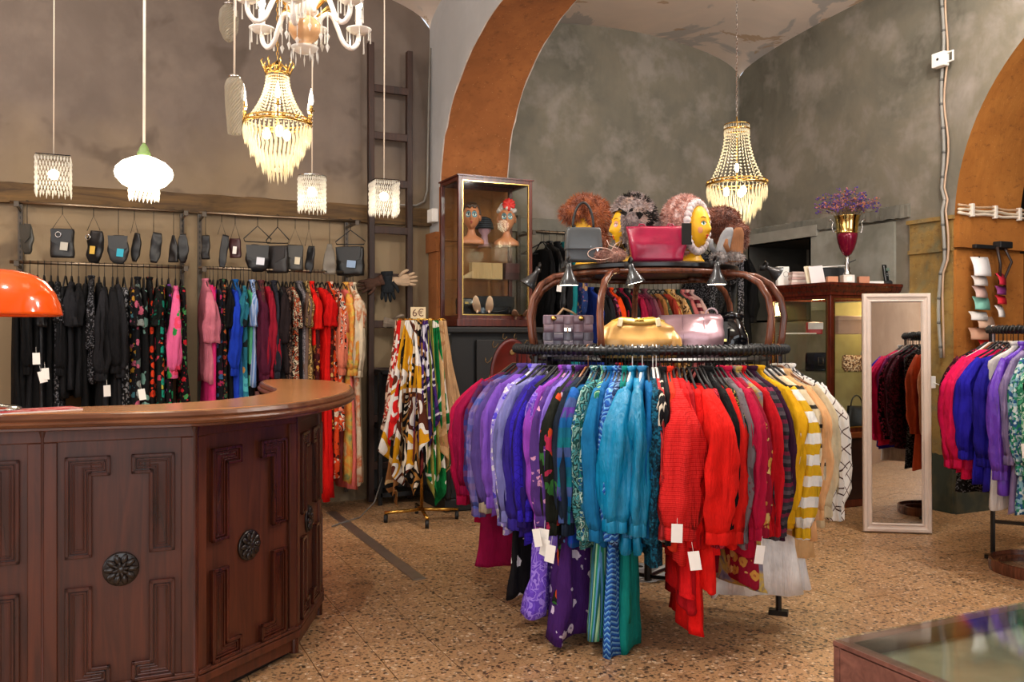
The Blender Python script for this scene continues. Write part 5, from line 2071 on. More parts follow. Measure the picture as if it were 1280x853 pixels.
# ------------------------------------------------------------------ left display cabinet on black chest
XA, XC, YA, YC, Z0, Z1 = 2.516, 3.156, 6.35, 6.76, 1.424, 2.596
ch = thing('painted_chest', 'tall black painted chest with red oval door panel under the glass case', 'cabinet', (2.83, 6.53, 0))
obj('body', MB().box((0, .02, .70), (.86, .42, 1.36)), M_chest, ch, bevel=.01)
obj('chest_top', MB().box((0, 0, 1.395), (.92, .50, .05)), M_chest, ch, bevel=.012)
obj('base', MB().box((0, 0, .05), (.9, .48, .1)), M_chest, ch, bevel=.01)
for x in (-.42, .42):
    pr = [(.03, .1)]
    for q in range(11):
        pr += [(.02, .12 + q * .115), (.032, .16 + q * .115), (.02, .2 + q * .115)]
    obj('turned_post', MB().lathe(pr + [(.03, 1.37)], 14, (x, -.23, 0)), M_chest, ch, True)
dr = obj('door', MB().box((.12, -.215, .72), (.60, .02, 1.2)), plain('#0a0706', .55), ch, bevel=.006)
dm = MB().loft([[(.12 + a * math.cos(t), y, 1.02 + b * math.sin(t)) for t in [2 * PI * q / 36 for q in range(36)]] for a, b, y in ((.19, .31, -.226), (.185, .305, -.234), (.16, .28, -.236), (.155, .275, -.23))], True)
obj('oval_panel', dm, plain('#5a1512', .4, var=.3), dr, True)
sc_ = MB()
for q in range(14):
    t = 2 * PI * q / 14
    cx, cz = .12 + .22 * math.cos(t), 1.02 + .34 * math.sin(t)
    sc_.tube([(cx + .03 * math.cos(t + w), -.228, cz + .03 * math.sin(t + w * 1.3)) for w in (0, .8, 1.6, 2.4, 3.2)], .003, 4)
for q in range(8):
    t = 2 * PI * q / 8
    sc_.ball((.12 + .03 * math.cos(t), -.238, 1.02 + .03 * math.sin(t)), (.012, .004, .012), 6, 4)
    sc_.ball((.12 + .012 * math.cos(t), -.238, 1.22 + .012 * math.sin(t)), (.012, .004, .012), 6, 4)
obj('gilt_scrolls', sc_, plain('#7a5a2a', .4), dr, True, stuff=True)


def vitrine(o, w, d, z0, z1, post, shelves, brass=True, back=False, mat=M_cherry, panes='lfrb'):
    """local frame centred on the plan centre; front is -y"""
    for x in (-1, 1):
        for y in (-1, 1):
            obj('corner_post', MB().box((x * (w - post) / 2, y * (d - post) / 2, (z0 + z1) / 2), (post, post, z1 - z0)), mat, o, bevel=.003)
    for z in (z0 + post / 2, z1 - post / 2):
        obj('frame_rail', MB().box((0, -(d - post) / 2, z), (w - 2 * post, post * .9, post)).box((0, (d - post) / 2, z), (w - 2 * post, post * .9, post))
            .box((-(w - post) / 2, 0, z), (post * .9, d - 2 * post, post)).box(((w - post) / 2, 0, z), (post * .9, d - 2 * post, post)), mat, o)
    for k, z in enumerate(shelves):
        obj('glass_shelf', MB().box((0, 0, z), (w - 2 * post, d - 2 * post, .006)), M_glass, o)
    gz0, gz1 = z0 + post, z1 - post
    P = {'f': ((0, -(d / 2 - post * .5), (gz0 + gz1) / 2), (w - 2 * post, .004, gz1 - gz0)), 'b': ((0, (d / 2 - post * .5), (gz0 + gz1) / 2), (w - 2 * post, .004, gz1 - gz0)),
         'l': ((-(w / 2 - post * .5), 0, (gz0 + gz1) / 2), (.004, d - 2 * post, gz1 - gz0)), 'r': (((w / 2 - post * .5), 0, (gz0 + gz1) / 2), (.004, d - 2 * post, gz1 - gz0))}
    for q in panes:
        obj('pane', MB().box(*P[q]), M_glass, o)
    if brass:
        bm = MB()
        rect_frame(bm, -(w / 2 - post), w / 2 - post, gz0, gz1, .008, -d / 2 - .002, -d / 2 + .012)
        obj('brass_frame', bm, M_gold, o)


vc = thing('display_case', 'tall wooden glass display case holding two mannequin heads, on the black chest', 'display case', ((XA + XC) / 2, (YA + YC) / 2, 0))
vitrine(vc, XC - XA, YC - YA, Z0 + .055, Z1, .032, (2.076, 1.80), True)
obj('top_board', MB().box((0, 0, Z1 + .004), (XC - XA + .02, YC - YA + .02, .012)), M_cherry, vc)
obj('base_board', MB().box((0, 0, Z0 + .03), (XC - XA + .03, YC - YA + .03, .06)), M_cherry, vc, bevel=.004)
obj('sliding_edge', MB().box((-.02, -.168, (Z0 + Z1) / 2 + .02), (.006, .006, Z1 - Z0 - .14)), M_glass, vc)


# ------------------------------------------------------------------ heads
def hsurf(lon, lat, off=0.0, k=1.0):
    """lon 0 = face (-y); returns a point of the head surface"""
    cl, sl = math.cos(lat), math.sin(lat)
    x, y, z = math.sin(lon) * cl, -math.cos(lon) * cl, sl
    ax, ay, az = .072, .090, .112
    if sl < 0:
        ax *= 1 - .42 * (-sl) ** 1.6
        if y > 0:
            ay *= 1 - .25 * (-sl)
    e = 1.0
    g = lambda a, b, wa, wb: math.exp(-((lon - a) / wa) ** 2 - ((lat - b) / wb) ** 2)
    nose = .20 * g(0, -.17, .13, .13) + .11 * g(0, .02, .10, .16)
    eye = -.085 * (g(.36, .10, .17, .11) + g(-.36, .10, .17, .11))
    brow = .03 * (g(.33, .30, .25, .09) + g(-.33, .30, .25, .09))
    lip = .085 * g(0, -.43, .20, .055) + .085 * g(0, -.53, .17, .05) - .03 * g(0, -.48, .2, .02)
    chin = .11 * g(0, -.82, .25, .16)
    cheek = .03 * (g(.55, -.2, .25, .2) + g(-.55, -.2, .25, .2))
    e += nose + eye + brow + lip + chin + cheek + off
    return Vector((x * ax * e * k, y * ay * e * k, z * az * (e if abs(lat) < 1.2 else 1) * k))


def head_mb(k=1.0):
    n, mm = 64, 56
    rows = []
    for i in range(1, mm):
        lat = -PI / 2 + PI * i / mm
        rows.append([tuple(hsurf(((2 * PI * q / n + PI) % (2 * PI)) - PI, lat, 0, k)) for q in range(n)])
    m = MB().loft(rows, True)
    for s_ in (-1, 1):
        m.ball((s_ * .072 * k, .006 * k, -.005 * k), (.010 * k, .018 * k, .03 * k), 8, 6)
    return m


def patch(lon, lat, a, b, off, k=1.0, n=16, tilt=0.0, power=1.0):
    m = MB()
    c = hsurf(lon, lat, off + .006, k)
    vs = [tuple(c)]
    for rr in (.5, 1.0):
        for q in range(n):
            t = 2 * PI * q / n
            dx, dy = a * rr * math.cos(t), b * rr * math.sin(t)
            dx, dy = dx * math.cos(tilt) - dy * math.sin(tilt), dx * math.sin(tilt) + dy * math.cos(tilt)
            vs.append(tuple(hsurf(lon + dx, lat + dy, off + .004 * (1 - rr), k)))
    fs = [(0, 1 + q, 1 + (q + 1) % n) for q in range(n)]
    fs += [(1 + q, 1 + n + q, 1 + n + (q + 1) % n, 1 + (q + 1) % n) for q in range(n)]
    return m.add(vs, fs)


def face(o, k, eye_c, shadow=None, big=1.0, lips='#c81c28', brow='#5a3018', cheek=None):
    hd = o
    w, ir, pu, br, shd = MB(), MB(), MB(), MB(), MB()
    for s_ in (-1, 1):
        e = s_ * .36
        for dst, (a, b, of) in ((shd, (.24 * big, .17 * big, .012)), (w, (.17 * big, .095 * big, .022)), (ir, (.075 * big, .085 * big, .032)), (pu, (.035 * big, .045 * big, .040))):
            p_ = patch(e, .09, a, b, of, k)
            dst.add(p_.v, p_.f)
        pts = [hsurf(e + s_ * q * .2, .30 + .05 * (1 - q * q), .012, k) for q in (-1, -.5, 0, .5, 1)]
        br.tube(pts, [.0012, .0028, .003, .0025, .001], 5)
        lp = [hsurf(e + q * .19 * big, .09 + .085 * big * (1 - q * q), .035, k) for q in (-1, -.5, 0, .5, 1)]
        br.tube(lp, .0018, 4)
    if shadow:
        obj('eye_shadow', shd, plain(shadow, .5), hd, True)
    obj('eye_white', w, plain('#f2efe6', .3, var=.02), hd, True)
    obj('iris', ir, plain(eye_c, .3), hd, True)
    obj('pupil', pu, plain('#0c0c0c', .2), hd, True)
    obj('eyebrows', br, plain(brow, .6), hd, True)
    l = patch(0, -.43, .16, .055, .010, k)
    l2 = patch(0, -.53, .13, .055, .012, k)
    l.add(l2.v, l2.f)
    obj('lips', l, plain(lips, .3), hd, True)
    if cheek:
        c = patch(.6, -.22, .16, .14, .004, k)
        c2 = patch(-.6, -.22, .16, .14, .004, k)
        c.add(c2.v, c2.f)
        obj('cheeks', c, plain(cheek, .6), hd, True)


def neck_mb(k, zb, wide=.09, bust=False):
    m = MB()
    rows = []
    if bust:
        pr = [(zb, .15, .07), (zb + .012, .155, .075), (zb + .035, .15, .07), (zb + .055, .11, .058), (zb + .075, .06, .048), (zb + .11, .042, .042), (-.07 * k, .038, .040), (-.03 * k, .04, .045)]
    else:
        pr = [(zb, wide, wide * .8), (zb + .02, wide * .92, wide * .75), (zb + .035, .055, .052), (zb + .06, .043, .043), (-.07 * k, .038, .040), (-.03 * k, .04, .045)]
    for z, a, b in pr:
        rows.append([(a * math.cos(t), .012 + b * math.sin(t), z) for t in [2 * PI * q / 24 for q in range(24)]])
    return m.loft(rows, True)


def fur(o, name, blobs, n, ln, mat, seed, keep=None, wd=.004, base=None, droop=.3):
    """blobs: list of (centre, radii). Short hairs on the surface; keep(dir, centre) filters"""
    rnd = random.Random(seed)
    sk = MB()
    for c, r in blobs:
        b = MB()
        N, Mv = 22, 16
        rows = []
        for i in range(Mv + 1):
            lat = -PI / 2 + PI * i / Mv
            rows.append([(math.cos(lat) * math.cos(2 * PI * q / N), math.cos(lat) * math.sin(2 * PI * q / N), math.sin(lat)) for q in range(N)])
        for i in range(Mv):
            for q in range(N):
                d4 = [rows[i][q], rows[i][(q + 1) % N], rows[i + 1][(q + 1) % N], rows[i + 1][q]]
                ctr = Vector([sum(v[j] for v in d4) / 4 for j in range(3)])
                if keep and not keep(ctr.normalized(), c):
                    continue
                b.add([(c[0] + v[0] * r[0] * (1 + .05 * mnoise.noise(Vector(v) * 3)), c[1] + v[1] * r[1], c[2] + v[2] * r[2]) for v in d4], [(0, 1, 2, 3)])
        sk.add(b.v, b.f)
    obj('pelt', sk, base or mat, o, True)
    m = MB()
    areas = [r[0] * r[1] + r[1] * r[2] + r[0] * r[2] for c, r in blobs]
    tot = sum(areas)
    for (c, r), ar in zip(blobs, areas):
        for _ in range(int(n * ar / tot)):
            d = Vector((rnd.gauss(0, 1), rnd.gauss(0, 1), rnd.gauss(0, 1))).normalized()
            if keep and not keep(d, c):
                continue
            p = Vector((c[0] + d.x * r[0], c[1] + d.y * r[1], c[2] + d.z * r[2]))
            nr = Vector((d.x / r[0], d.y / r[1], d.z / r[2])).normalized()
            g = (nr + Vector((rnd.uniform(-.5, .5), rnd.uniform(-.5, .5), rnd.uniform(-.5, .5) - droop))).normalized()
            s_ = g.cross(Vector((rnd.uniform(-1, 1), rnd.uniform(-1, 1), .3))).normalized() * wd / 2
            L = ln * rnd.uniform(.6, 1.2)
            tip = p + g * L + Vector((0, 0, -droop * L * .3))
            m.add([p - s_, p + s_, tip], [(0, 1, 2)])
    obj('fur', m, mat, o, stuff=True)


def furmat(cols, s=10, rough=.75):
    t = NT('fur')
    v = t.coords()
    nz = t.noise(v, s, 3, .6, .6)
    fine = t.noise(v, 90, 2)
    n = len(cols)
    c = t.ramp(nz.outputs[0], [(.32 + .36 * i / max(1, n - 1), cols[i]) for i in range(n)])
    c = t.mix(t.math('MULTIPLY', fine.outputs[0], .35), c, cols[0])
    t.col(c)
    t.rough(rough)
    t.b.inputs['Sheen Weight'].default_value = .3
    return t.m


M_yel = plain('#f2b81c', .45, name='yellow_painted_foam', var=.06)
M_skin = plain('#c47e56', .4, name='painted_mannequin_skin', var=.06)
SHZ = SZ + .032

# cabinet mannequin heads
for k_, (px, lb, hat) in enumerate(((588, 'mannequin bust with dark waved hair and blue eyes in the glass case', 0),
                                    (632, 'mannequin bust with a white hat and red flower in the glass case', 1))):
    u = (px - 640) / F
    hx = (u * CA + SA) / (CA - u * SA) * 6.52
    k = .98
    o = thing('mannequin_head', lb, 'mannequin', (hx, 6.50, 2.079 + .222), CR + .05)
    hd = obj('head', head_mb(k), M_skin, o, True)
    face(o, k, '#3a6a70', '#4a8a9a', 1.35, '#a01c28', '#3a2418')
    obj('bust', neck_mb(k, -.222, bust=True).xf(Matrix.Diagonal((.66, .75, 1, 1))), M_skin, o, True)
    if not hat:
        hm = MB()
        for q in range(26):
            t = -1.9 + 3.8 * q / 25 + PI
            pts = [hsurf(((t + w * .18 * math.sin(w * 4 + q)) + PI) % (2 * PI) - PI, 1.35 - w * 1.25, .05 + .02 * math.sin(w * 9 + q), k) for w in (0, .2, .4, .6, .8, 1.0)]
            hm.tube(pts, .008, 6)
        for q in range(9):
            t = -.7 + 1.4 * q / 8
            hm.tube([hsurf(t, .62 + .1 * math.sin(q * 1.7), .06, k), hsurf(t * 1.1, .95, .08, k), hsurf(t * .7, 1.3, .05, k)], .009, 6)
        obj('hair', hm, plain('#4a2f1e', .4, var=.3), o, True)
    else:
        hm = MB()
        for q in range(60):
            rnd = random.Random(q)
            t = rnd.uniform(-PI, PI)
            la = rnd.uniform(.45, 1.45)
            if abs(t) < .6 and la < .62:
                continue
            p = hsurf(t, la, .10, k)
            hm.ball(p, .021 * rnd.uniform(.7, 1.2), 7, 5)
        obj('hat', hm, plain('#cfc4c0', .7, var=.15), o, True)
        fm = MB()
        for q in range(12):
            t = 2 * PI * q / 12
            c = hsurf(.25, .85, .28, k)
            b_ = MB().ball((0, 0, 0), (.03, .009, .016), 8, 5).xf(Matrix.Translation(c + Vector((math.cos(t) * .026, -.012 * (q % 2), math.sin(t) * .024))) @ Matrix.Rotation(-t, 4, 'Y'))
            fm.add(b_.v, b_.f)
        obj('flower', fm, plain('#d8221c', .5), o, True)
hb = thing('hat', 'dark grey striped hat on a pink stand behind the two mannequin busts', 'hat', (2.87, 6.66, 2.08), CR)
obj('stand', MB().lathe([(.06, 0), (.05, .01), (.03, .04), (.025, .1), (.05, .13), (.055, .17), (.03, .2), (.001, .205)], 18), plain('#b48a94', .5), hb, True)
obj('crown', MB().lathe([(.075, .15), (.075, .16), (.066, .2), (.05, .235), (.02, .25), (.001, .252)], 20), fabric('stripe', ['#23262c', '#4a5058'], 60), hb, True)


def boxthing(name, label, cat, loc, dims, mat, rz=0., group=None, lid=None, bev=.004):
    o = thing(name, label, cat, loc, rz, group)
    obj('body', MB().box((0, 0, dims[2] / 2), dims), mat, o, bevel=bev)
    if lid:
        obj('lid', MB().box((0, 0, dims[2] * .86), (dims[0] + .004, dims[1] + .004, dims[2] * .22)), lid, o, bevel=.002)
    return o


boxthing('wicker_clutch', 'tan rectangular woven clutch on the middle shelf of the left case', 'bag', (2.83, 6.54, 1.804), (.27, .07, .135), LT('#c8a878', '#a8865a', s=90), 0)
o = boxthing('clutch_bag', 'dark oxblood leather clutch beside the tan woven one', 'bag', (3.05, 6.54, 1.804), (.13, .06, .14), leather('#3a1a18'), .1)
obj('flap', MB().box((0, -.034, .10), (.128, .006, .075)), leather('#4a2220'), o)
b_ = thing('clutch_bag', 'black patent clutch lying at the bottom left of the left case', 'bag', (2.64, 6.52, Z0 + .098), 0)
obj('body', softbag(.15, .06, .13, FLAT, 3), leather('#0e0e10', .12), b_, True)
obj('clasp', MB().box((0, -.034, .09), (.03, .006, .015)), M_gold, b_)
b_ = thing('handbag', 'large black crocodile handbag at the bottom of the left case', 'bag', (2.90, 6.54, Z0 + .098), 0)
obj('body', softbag(.34, .09, .15, FLAT, 5), leather('#101216', .15), b_, True)
obj('flap', MB().box((0, -.05, .105), (.32, .008, .08)), leather('#16181c', .12), b_, bevel=.003)
obj('handle', MB().tube([(-.1, -.055, .06), (-.06, -.065, .03), (0, -.068, .02), (.06, -.065, .03), (.1, -.055, .06)], .005, 6), leather('#22242a', .15), b_, True)
sh_ = thing('fan', 'folded cream paper fan on the middle shelf of the left case', 'fan', (2.61, 6.5, 1.806), .2)
fm = MB()
for q in range(9):
    fm.box((.035 + .0 * q, 0, .004 + .0035 * q), (.17, .028, .0025), 0, 0, -.12 - .045 * q)
obj('ribs', fm, plain('#c8ab80', .6), sh_)

# shoes ------------------------------------------------------------
def shoe(c, inner, heel=.05):
    up, ins, hl = MB(), MB(), MB()
    L = .235
    rows, irow = [], []
    for i in range(15):
        t = i / 14
        y = -L * t
        w = .030 + .014 * math.sin(PI * min(1, t * 1.15)) - (.022 * ((t - .86) / .14) ** 2 if t > .86 else 0)
        zb = heel * (1 - min(1, t * 1.7)) ** 1.3
        h = .05 - .02 * math.sin(PI * t * .5) if t < .55 else .034 - .018 * (t - .55) / .45
        rows.append([(w * math.cos(a), y, zb + h * max(0, math.sin(a)) * 1.0) for a in [PI * q / 10 for q in range(11)]] + [(-w * .8, y, zb - .003), (w * .8, y, zb - .003)])
        if t < .55 and i > 0:
            irow.append([(w * .86 * q, y, zb + .8 * h * 1.0 + .0135 * (1 - q * q)) for q in (-1, -.5, 0, .5, 1)])
    up.loft(rows, True)
    ins.loft(irow, False, False)
    hl.loft([[(.022 * s_ * math.cos(a), -.02 + .02 * s_ * math.sin(a), z) for a in [2 * PI * q / 10 for q in range(10)]] for z, s_ in ((0, .5), (heel * .6, .6), (heel + .005, 1.1))], True)
    return up, ins, hl


def shoe_pair(x, Y, z, c, inner, label, tilt=1.05, sp=.085, sc=1.0):
    for s_ in (-1, 1):
        u = (x - 640) / F
        X = (u * CA + SA) / (CA - u * SA) * Y
        o = thing('shoe', label + (', left one' if s_ < 0 else ', right one'), 'shoe', (X + s_ * sp / 2, Y, z), rot=(tilt, 0, CR + .1 * s_), group=label.split(' on ')[0])
        o.scale = (sc, sc, sc)
        up, ins, hl = shoe(c, inner)
        obj('upper', up, leather(c, .5), o, True)
        obj('insole', ins, leather(inner, .7), o, True)
        obj('heel', hl, leather(c, .5), o, True)


shoe_pair(604, 6.31, 1.42 + .10, '#cdb394', '#4a3024', 'cream open-toed heeled shoe leaning on the glass case', -.95, .1, .7)
shoe_pair(651, 6.31, 1.42 + .055, '#8a6a54', '#5a3a2a', 'brown pointed court shoe on the black chest', -.5, .085, .66)

# ------------------------------------------------------------------ things on the round rack's shelf and platform
def shelfpos(x, f):
    return at(x, f)


def fmat(f):
    return f / F


# orange fur hat on a yellow head facing left
X, Y = shelfpos(733, 4.62)
o = thing('foam_head', 'yellow foam head turned left wearing a ginger fur hat, leftmost on the shelf', 'mannequin', (X, Y, SHZ + .215), CR - 1.35)
obj('head', head_mb(.86), M_yel, o, True)
obj('neck', neck_mb(.86, -.20), M_yel, o, True)
face(o, .86, '#2a6a5a', None, 1.0)
h = thing('fur_hat', 'ginger orange fluffy fur hat on the leftmost yellow head', 'hat', (X, Y, SHZ + .215), CR)
fur(h, 'fur_hat', [((-.075, -.02, .075), (.06, .085, .045)), ((-.01, 0, .12), (.08, .09, .055)), ((.045, .0, .06), (.075, .09, .10)), ((.055, .01, -.06), (.055, .07, .07))], 5200, .03,
    furmat(['#6e2e0e', '#9a4e1a', '#b8682a'], 9), 3, None, .004)
# spotted fur hood on a yellow head in profile to the left
X, Y = shelfpos(786, 4.32)
o = thing('foam_head', 'yellow foam head in left profile inside a spotted grey fur hood', 'mannequin', (X - .0, Y, SHZ + .185), CR - 1.25)
obj('head', head_mb(.98), M_yel, o, True)
obj('neck', neck_mb(.98, -.185, .075), M_yel, o, True)
face(o, .98, '#c8a0b0', '#d8a0a8', .8, '#e04a14', '#c89018')
h = thing('fur_hat', 'grey and pink fur hood with dark spots and ties, worn by the second yellow head', 'hat', (X, Y, SHZ + .185), CR)
M_spot = SP('#b8a8a4', '#b8a8a4', '#9c8c8a', '#c8b0a4', '#2c2826', s=4.4)
fur(h, 'fur_hat', [((.024, .012, .022), (.112, .115, .142)), ((.03, .0, -.08), (.075, .085, .075))], 6500, .026, M_spot, 7,
    lambda d, c: not (d.x < -.62 and -.62 < d.z < .45 and d.y < .9), .0045)
# pink-white fur hood on a yellow head turned right
X, Y = shelfpos(862, 4.30)
o = thing('foam_head', 'yellow foam head with a green eye turned right in a pinkish fur hood', 'mannequin', (X + .012, Y - .01, SHZ + .185), CR + .72)
obj('head', head_mb(1.0), M_yel, o, True)
obj('neck', neck_mb(1.0, -.185, .08), M_yel, o, True)
face(o, 1.0, '#2a9a7a', None, 1.05, '#c81c14', '#8a4a14', '#e89a6a')
h = thing('fur_hat', 'pink and white curly fur hood round the yellow head facing right', 'hat', (X, Y, SHZ + .185), CR)
fdir = Vector((math.sin(.72), -math.cos(.72), 0))
fur(h, 'fur_hat', [((-.02, .02, .02), (.115, .115, .135)), ((-.02, .01, -.09), (.075, .08, .06))], 6500, .020,
    furmat(['#9a5a48', '#c89a8c', '#e4d4d0'], 26), 9, lambda d, c: d.dot((fdir + Vector((.0, 0, -.1))).normalized()) < .66, .0045)
fm = MB()
# rolled white rim around the face
for q in range(0, 26):
    t = 2 * PI * q / 26
    sd = fdir.cross(Vector((0, 0, 1)))
    c = fdir * .062 + sd * .082 * math.cos(t) + Vector((0, 0, 1)) * (.118 * math.sin(t) - .005) + Vector((-.012, .01, 0))
    fm.ball(c, .021, 7, 5)
obj('rim', fm, furmat(['#b8a8a8', '#d8cccc', '#e8e0e0'], 40), h, True)
# brown fur hat at the right
X, Y = shelfpos(906, 4.52)
o = thing('fur_hat', 'reddish brown fur hat on a stand, rightmost on the shelf', 'hat', (X, Y, SHZ), CR)
obj('stand', MB().lathe([(.06, 0), (.05, .015), (.03, .04), (.028, .1), (.06, .15), (.03, .2), (.001, .21)], 18), leather('#8a5a3a', .8), o, True)
fur(o, 'fur_hat', [((-.02, 0, .25), (.092, .09, .065)), ((.02, 0, .19), (.095, .09, .055)), ((.06, -.01, .14), (.05, .06, .05))], 4500, .02, furmat(['#4a2418', '#7a4026', '#9a5a38'], 10), 12, None, .0045)
# black and white fur between the heads
X, Y = shelfpos(825, 4.72)
o = thing('fur_hat', 'black and cream mottled fur hat half hidden behind the crimson bag', 'hat', (X, Y, SHZ), CR)
obj('stand', MB().lathe([(.05, 0), (.03, .03), (.028, .1), (.05, .15), (.001, .2)], 16), M_blackmat, o, True)
fur(o, 'fur_hat', [((0, 0, .18), (.07, .07, .075)), ((.03, 0, .22), (.05, .06, .06))], 3800, .03, SP('#15120f', '#15120f', '#8a7a6a', '#d8ccb8', s=5), 14, None, .0045)
# pom-poms on a cord
X, Y = shelfpos(763, 4.13)
o = thing('pom_pom_tie', 'pair of dusty pink fur pom-poms on a cord lying on the shelf edge', 'pom-poms', (X, Y, SHZ), CR)
fur(o, 'pom', [((-.045, 0, .03), (.034, .03, .026)), ((.025, -.01, .03), (.042, .036, .028))], 2600, .012, furmat(['#8a5a4c', '#b08474', '#c8a090'], 20), 16, None, .003)
obj('cord', MB().tube([(-.05 + .06 * math.cos(t), -.035, .035 + .028 * math.sin(t)) for t in [2 * PI * q / 16 for q in range(16)]], .0022, 5, True)
    .tube([(.0, -.03, .05), (.02, -.03, .08), (.05, -.03, .1), (.03, -.03, .06), (-.01, -.03, .075), (-.02, -.03, .1)], .0022, 5), plain('#d8b8a8', .7), o, True)
# grey flap handbag with arched handle
X, Y = shelfpos(729, 4.14)
o = thing('handbag', 'small slate grey flap handbag with a tall arched handle on the shelf', 'bag', (X, Y, SHZ), CR + .08)
GB = leather('#3b3e40', .35)
obj('body', softbag(.17, .06, .155, [(0, .95, .9), (.05, 1, 1), (.9, .95, .8), (1, .9, .7)], 1, .35, .003), GB, o, True)
obj('flap', softbag(.176, .07, .105, [(0, 1, 1), (.1, 1, 1), (.9, .93, .85), (1, .88, .7)], 2, .3, .002), leather('#4a4e50', .32), o, True, loc=(0, -.003, .056))
obj('handle', MB().tube([(.055 * math.cos(t) * .9, .0, .155 + .125 * math.sin(t)) for t in [PI * q / 14 for q in range(15)]], .0062, 8), leather('#1d1c1c', .4), o, True)
obj('clasp', MB().add([(.055, -.04, .06), (.068, -.04, .06), (.0615, -.04, .045)], [(0, 2, 1)]).box((.03, -.041, .07), (.002, .002, .002)), M_chrome, o)
# crimson tote
X, Y = shelfpos(822, 4.13)
o = thing('handbag', 'crimson leather tote bag standing in the middle of the shelf', 'bag', (X, Y, SHZ), CR)
obj('body', softbag(.285, .09, .165, [(0, .78, .8), (.05, .83, 1), (.5, .95, 1), (.95, 1.02, .5), (1, 1.02, .35)], 6, .4, .006, 18, 44), leather('#98153c', .32, 14), o, True)
obj('top_seam', MB().tube([(-.143, -.016, .16), (.143, -.016, .16)], .0025, 6), leather('#b02a50', .35), o, True)
for x in (-.075, .06):
    obj('handle', MB().tube([(x - .018, 0, .158), (x - .01, 0, .176), (x + .01, 0, .176), (x + .018, 0, .158)], .005, 6), leather('#8a1236', .35), o, True)
obj('hang_tag', MB().box((.125, -.055, .125), (.046, .002, .10)).box((.130, -.057, .082), (.040, .002, .012)), plain('#14120f', .85), o)
# grey and tan suede gloves propped at the right
X, Y = shelfpos(905, 4.16)
for k, (dx, c, rr, lb) in enumerate(((-.02, '#8a8c8e', .28, 'grey fur mitten propped upright at the right end of the shelf'), (.05, '#9a6a48', .12, 'tan suede glove with fur trim right of the grey mitten'))):
    g = thing('mitten', lb, 'glove', (X + dx * CA, Y - dx * SA, SHZ), CR)
    rows = []
    for t in range(11):
        q = t / 10
        a = .035 * (1 - .35 * q) * (1 if q < .85 else 1 - (q - .85) * 4) + .006
        rows.append(superring(a, a * .55, q * .165, 16, 1, rr * q * .165 + (.0), .01 * math.sin(q * 3)))
    obj('hand', MB().loft(rows, True), furmat([c, c, '#b8b4b0'], 12) if k == 0 else fabric('solid', [c], 10), g, True)
    obj('thumb', MB().tube([(-.03, -.01, .05), (-.045, -.012, .08), (-.04, -.012, .11)], [.012, .013, .006], 8), fabric('solid', [c], 10), g, True)
    fur(g, 'trim', [((0, 0, .025), (.042, .032, .025))], 900, .014, furmat(['#5a4a44', '#8a8480', '#c8c0bc'], 30), 60 + k, None, .003)

PZ = ZR - .035
# woven bag
X, Y = at(709, 4.22)
o = thing('handbag', 'mauve grey bag of broad woven leather strips at the left of the platform', 'bag', (X, Y, PZ), CR + .04)
WB = leather('#4e4450', .35)
W_, H_ = .235, .195
obj('body', MB().box((0, 0, H_ / 2), (W_ - .01, .10, H_)), leather('#3a333c', .5), o, bevel=.01)
nx_, nz_ = 5, 5
for i in range(nx_):
    for j in range(nz_):
        cw, chh = W_ / nx_, H_ / nz_
        up = (i + j) % 2
        cx, cz = -W_ / 2 + (i + .5) * cw, (j + .5) * chh
        pm = MB()
        n_ = 6
        rows = []
        for q in range(n_ + 1):
            t = -1 + 2 * q / n_
            b = .010 * math.sqrt(max(0, 1 - t * t * .92)) + (.002 if up else 0)
            if up:
                rows.append([(cx - cw * .48, -.05, cz + t * chh * .55), (cx - cw * .46, -.05 - b, cz + t * chh * .55), (cx + cw * .46, -.05 - b, cz + t * chh * .55), (cx + cw * .48, -.05, cz + t * chh * .55)])
            else:
                rows.append([(cx + t * cw * .55, -.05, cz + chh * .48), (cx + t * cw * .55, -.05 - b, cz + chh * .46), (cx + t * cw * .55, -.05 - b, cz - chh * .46), (cx + t * cw * .55, -.05, cz - chh * .48)])
        pm.loft(rows, True)
        obj('woven_strip', pm, leather('#6a5560' if j > 2 else ('#564c5a' if up else '#4a4652'), .32), o, True, auto=.6)
obj('top_edge', MB().tube([(-W_ / 2, -.045, H_), (W_ / 2, -.045, H_)], .004, 6), leather('#8a7280', .4), o, True)
obj('turn_lock', MB().box((-.005, -.068, H_ * .66), (.035, .006, .018)).tube([(-.005, -.072, H_ * .66 - .014), (-.005, -.072, H_ * .66 + .012)], .004, 6), M_chrome, o, bevel=.002)
for x in (-.07, .06):
    obj('stud', MB().tube([(x, -.055, H_ - .012), (x, -.066, H_ - .012)], .013, 12), M_gold, o, True)
obj('strap', MB().tube([(-.05, -.02, H_), (-.02, -.01, H_ + .035), (.02, 0, H_ + .02), (.05, .01, H_ + .0)], .006, 6), leather('#a88a68', .5), o, True)
